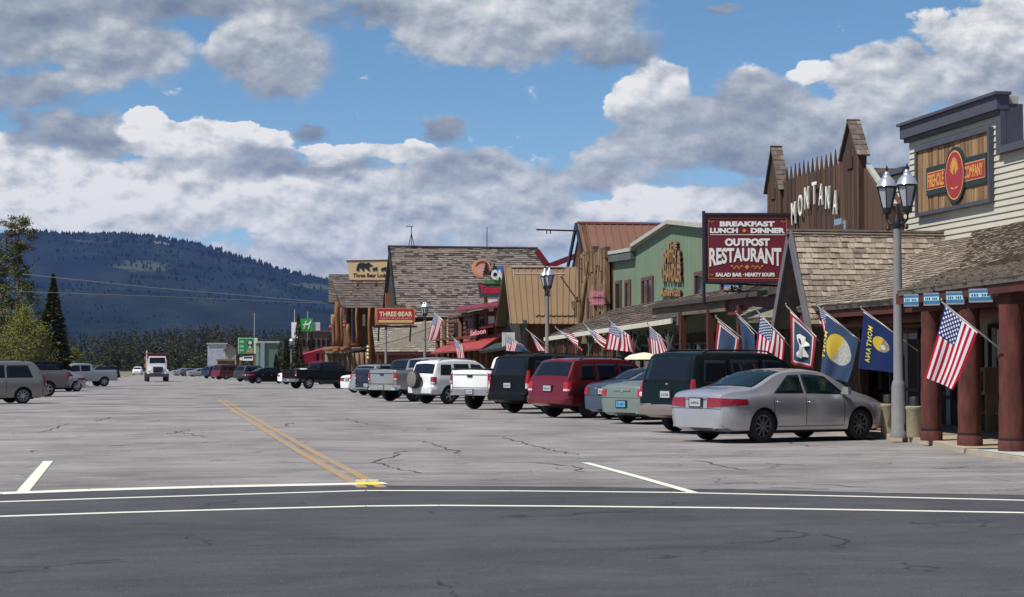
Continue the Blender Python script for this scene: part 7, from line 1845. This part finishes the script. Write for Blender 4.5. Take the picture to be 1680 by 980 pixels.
# bench and crates in the shade of the porch
p = onX(1655, 660, 17.2); o = tag(empty('bench', (17.2, p.y, SWZ)), 'brown wooden bench against the shaded shopfront behind the log columns', 'bench')
part(o, 'seat', m_plank, ((17.2, p.y, .46), (.45, 1.7, .06))); part(o, 'backrest', m_plank, ((17.42, p.y, .78), (.06, 1.7, .45)))
for sg in (-1, 1): part(o, 'leg', m_plank, ((17.2, p.y + sg * .7, .24), (.4, .08, .38)))
p = onX(1618, 640, 17.0); o = tag(empty('notice_box', (17.0, p.y, SWZ)), 'wooden display box on legs in the shade between the two right-hand columns', 'display box')
part(o, 'box', m_plank, ((17.0, p.y, 1.15), (.4, .7, .6))); part(o, 'glass', m_win, ((16.79, p.y, 1.15), (.02, .5, .42)))
for sg in (-1, 1): part(o, 'leg', m_plank, ((17.0, p.y + sg * .28, .45), (.3, .06, .82)))
# cream umbrella over the pavement
p = atS(1057, 585, 50); o = tag(empty('umbrella', (p.x, p.y, SWZ)), 'shallow cream umbrella on the pavement behind the sage green sedan', 'umbrella')
zu = p.z - SWZ
mb = MB(); mb.lathe([(.66, zu - .10), (.64, zu - .06), (.48, zu + .04), (.2, zu + .10), (.02, zu + .13)], 20); mb.build('canopy', mat('cream_canvas', C('#e6d9b8', .95), .8, var=.05), o, local=True, smooth=True, angle=60)
mb = MB(); mb.tube([(0, 0, 0), (0, 0, zu)], .025, 8); mb.build('pole', m_trimw, o, local=True)
for q in (-.25, .05): mb = MB(); mb.box((q, -.1, zu - .3), (.14, .03, .3)); mb.build('hanging_cloth', m_wletter, o, local=True)
# kerb-side reflectors on the centre line
m_refl = mat('reflector_yellow', C('#e3cf52'), .5); 
for px, lab in ((593, 'left one of two low yellow road markers at the end of the centre line'), (612.5, 'right one of two low yellow road markers at the end of the centre line')):
    p = onZ(px, 795.5, 0); o = tag(empty('road_marker', (p.x, p.y, 0)), lab, 'road marker', 'raised markers at the end of the centre line')
    mb = MB(); mb.box((0, 0, .022), (.135, .10, .036), taper=(.85, .5)); mb.build('reflector', m_refl, o, local=True)
    mb = MB(); mb.box((0, .03, .052), (.135, .05, .02)); mb.build('top', m_wletter, o, local=True)
# overhead wires
for (pts, lab, r) in (([(38, 450, 30), (250, 472, 19), (530, 496, 13)], 'pale overhead wire crossing in front of the hill from the left pines', .028), ([(20, 478, 26), (250, 486, 17), (536, 498, 12)], 'fainter lower overhead wire in front of the hill', .022), ([(590, 575, 23), (660, 556, 24), (742, 524, 27), (830, 478, 30)], 'dark service wire rising across the pale shake roof', .02)):
    P = [atS(*q) for q in pts]; o = tag(empty('overhead_wire', tuple(P[0])), lab, 'wire'); mb = MB(); Q_ = []
    for a, b in zip(P, P[1:]):
        for k in range(8): Q_.append(tuple(a.lerp(b, k / 8)))
    Q_.append(tuple(P[-1])); mb.tube(Q_, r, 5); mb.build('cable', mat('pale_cable', C('#9a9690'), .6) if r > .021 else m_iron, o)
# posts and poles on the left pavement and far
for (px, y0, s, r, m_, lab) in ((105.5, 563, 19, .05, m_trimw, 'thin white pole left of the light silver pickup'), (81, 584, 21, .06, mat('green_post', C('#55604a'), .8), 'greenish post under the spruce at left'), (417, 515, 10, .05, m_trimw, 'tall thin flagpole above the green signboard')):
    p = atS(px, 595, s); z0 = gz(p.x, p.y); o = tag(empty('pole', (p.x, p.y, z0)), lab, 'pole'); zt = onY(px, y0, p.y).z - z0; mb = MB(); mb.tube([(0, 0, 0), (0, 0, zt)], r, 8); mb.build('shaft', m_, o, local=True); mb = MB(); mb.lathe([(r * 1.4, 0), (r * 1.4, .03), (r * .4, .06)], 8, (0, 0, zt)); mb.build('cap', m_, o, local=True)
p = atS(93, 595, 20.5); z0 = gz(p.x, p.y); o = tag(empty('sign_post', (p.x, p.y, z0)), 'brown two-legged roadside sign with a white frame at left', 'sign')
mb = MB(); mb.box((-.22, 0, .9), (.08, .08, 2.2)); mb.box((.26, 0, .9), (.08, .08, 2.2)); mb.build('legs', m_trimw, o, local=True)
mb = MB(); mb.box((0, 0, 1.15), (.40, .06, .9)); mb.build('board', mat('brown_board', C('#6e4636'), .8), o, local=True)
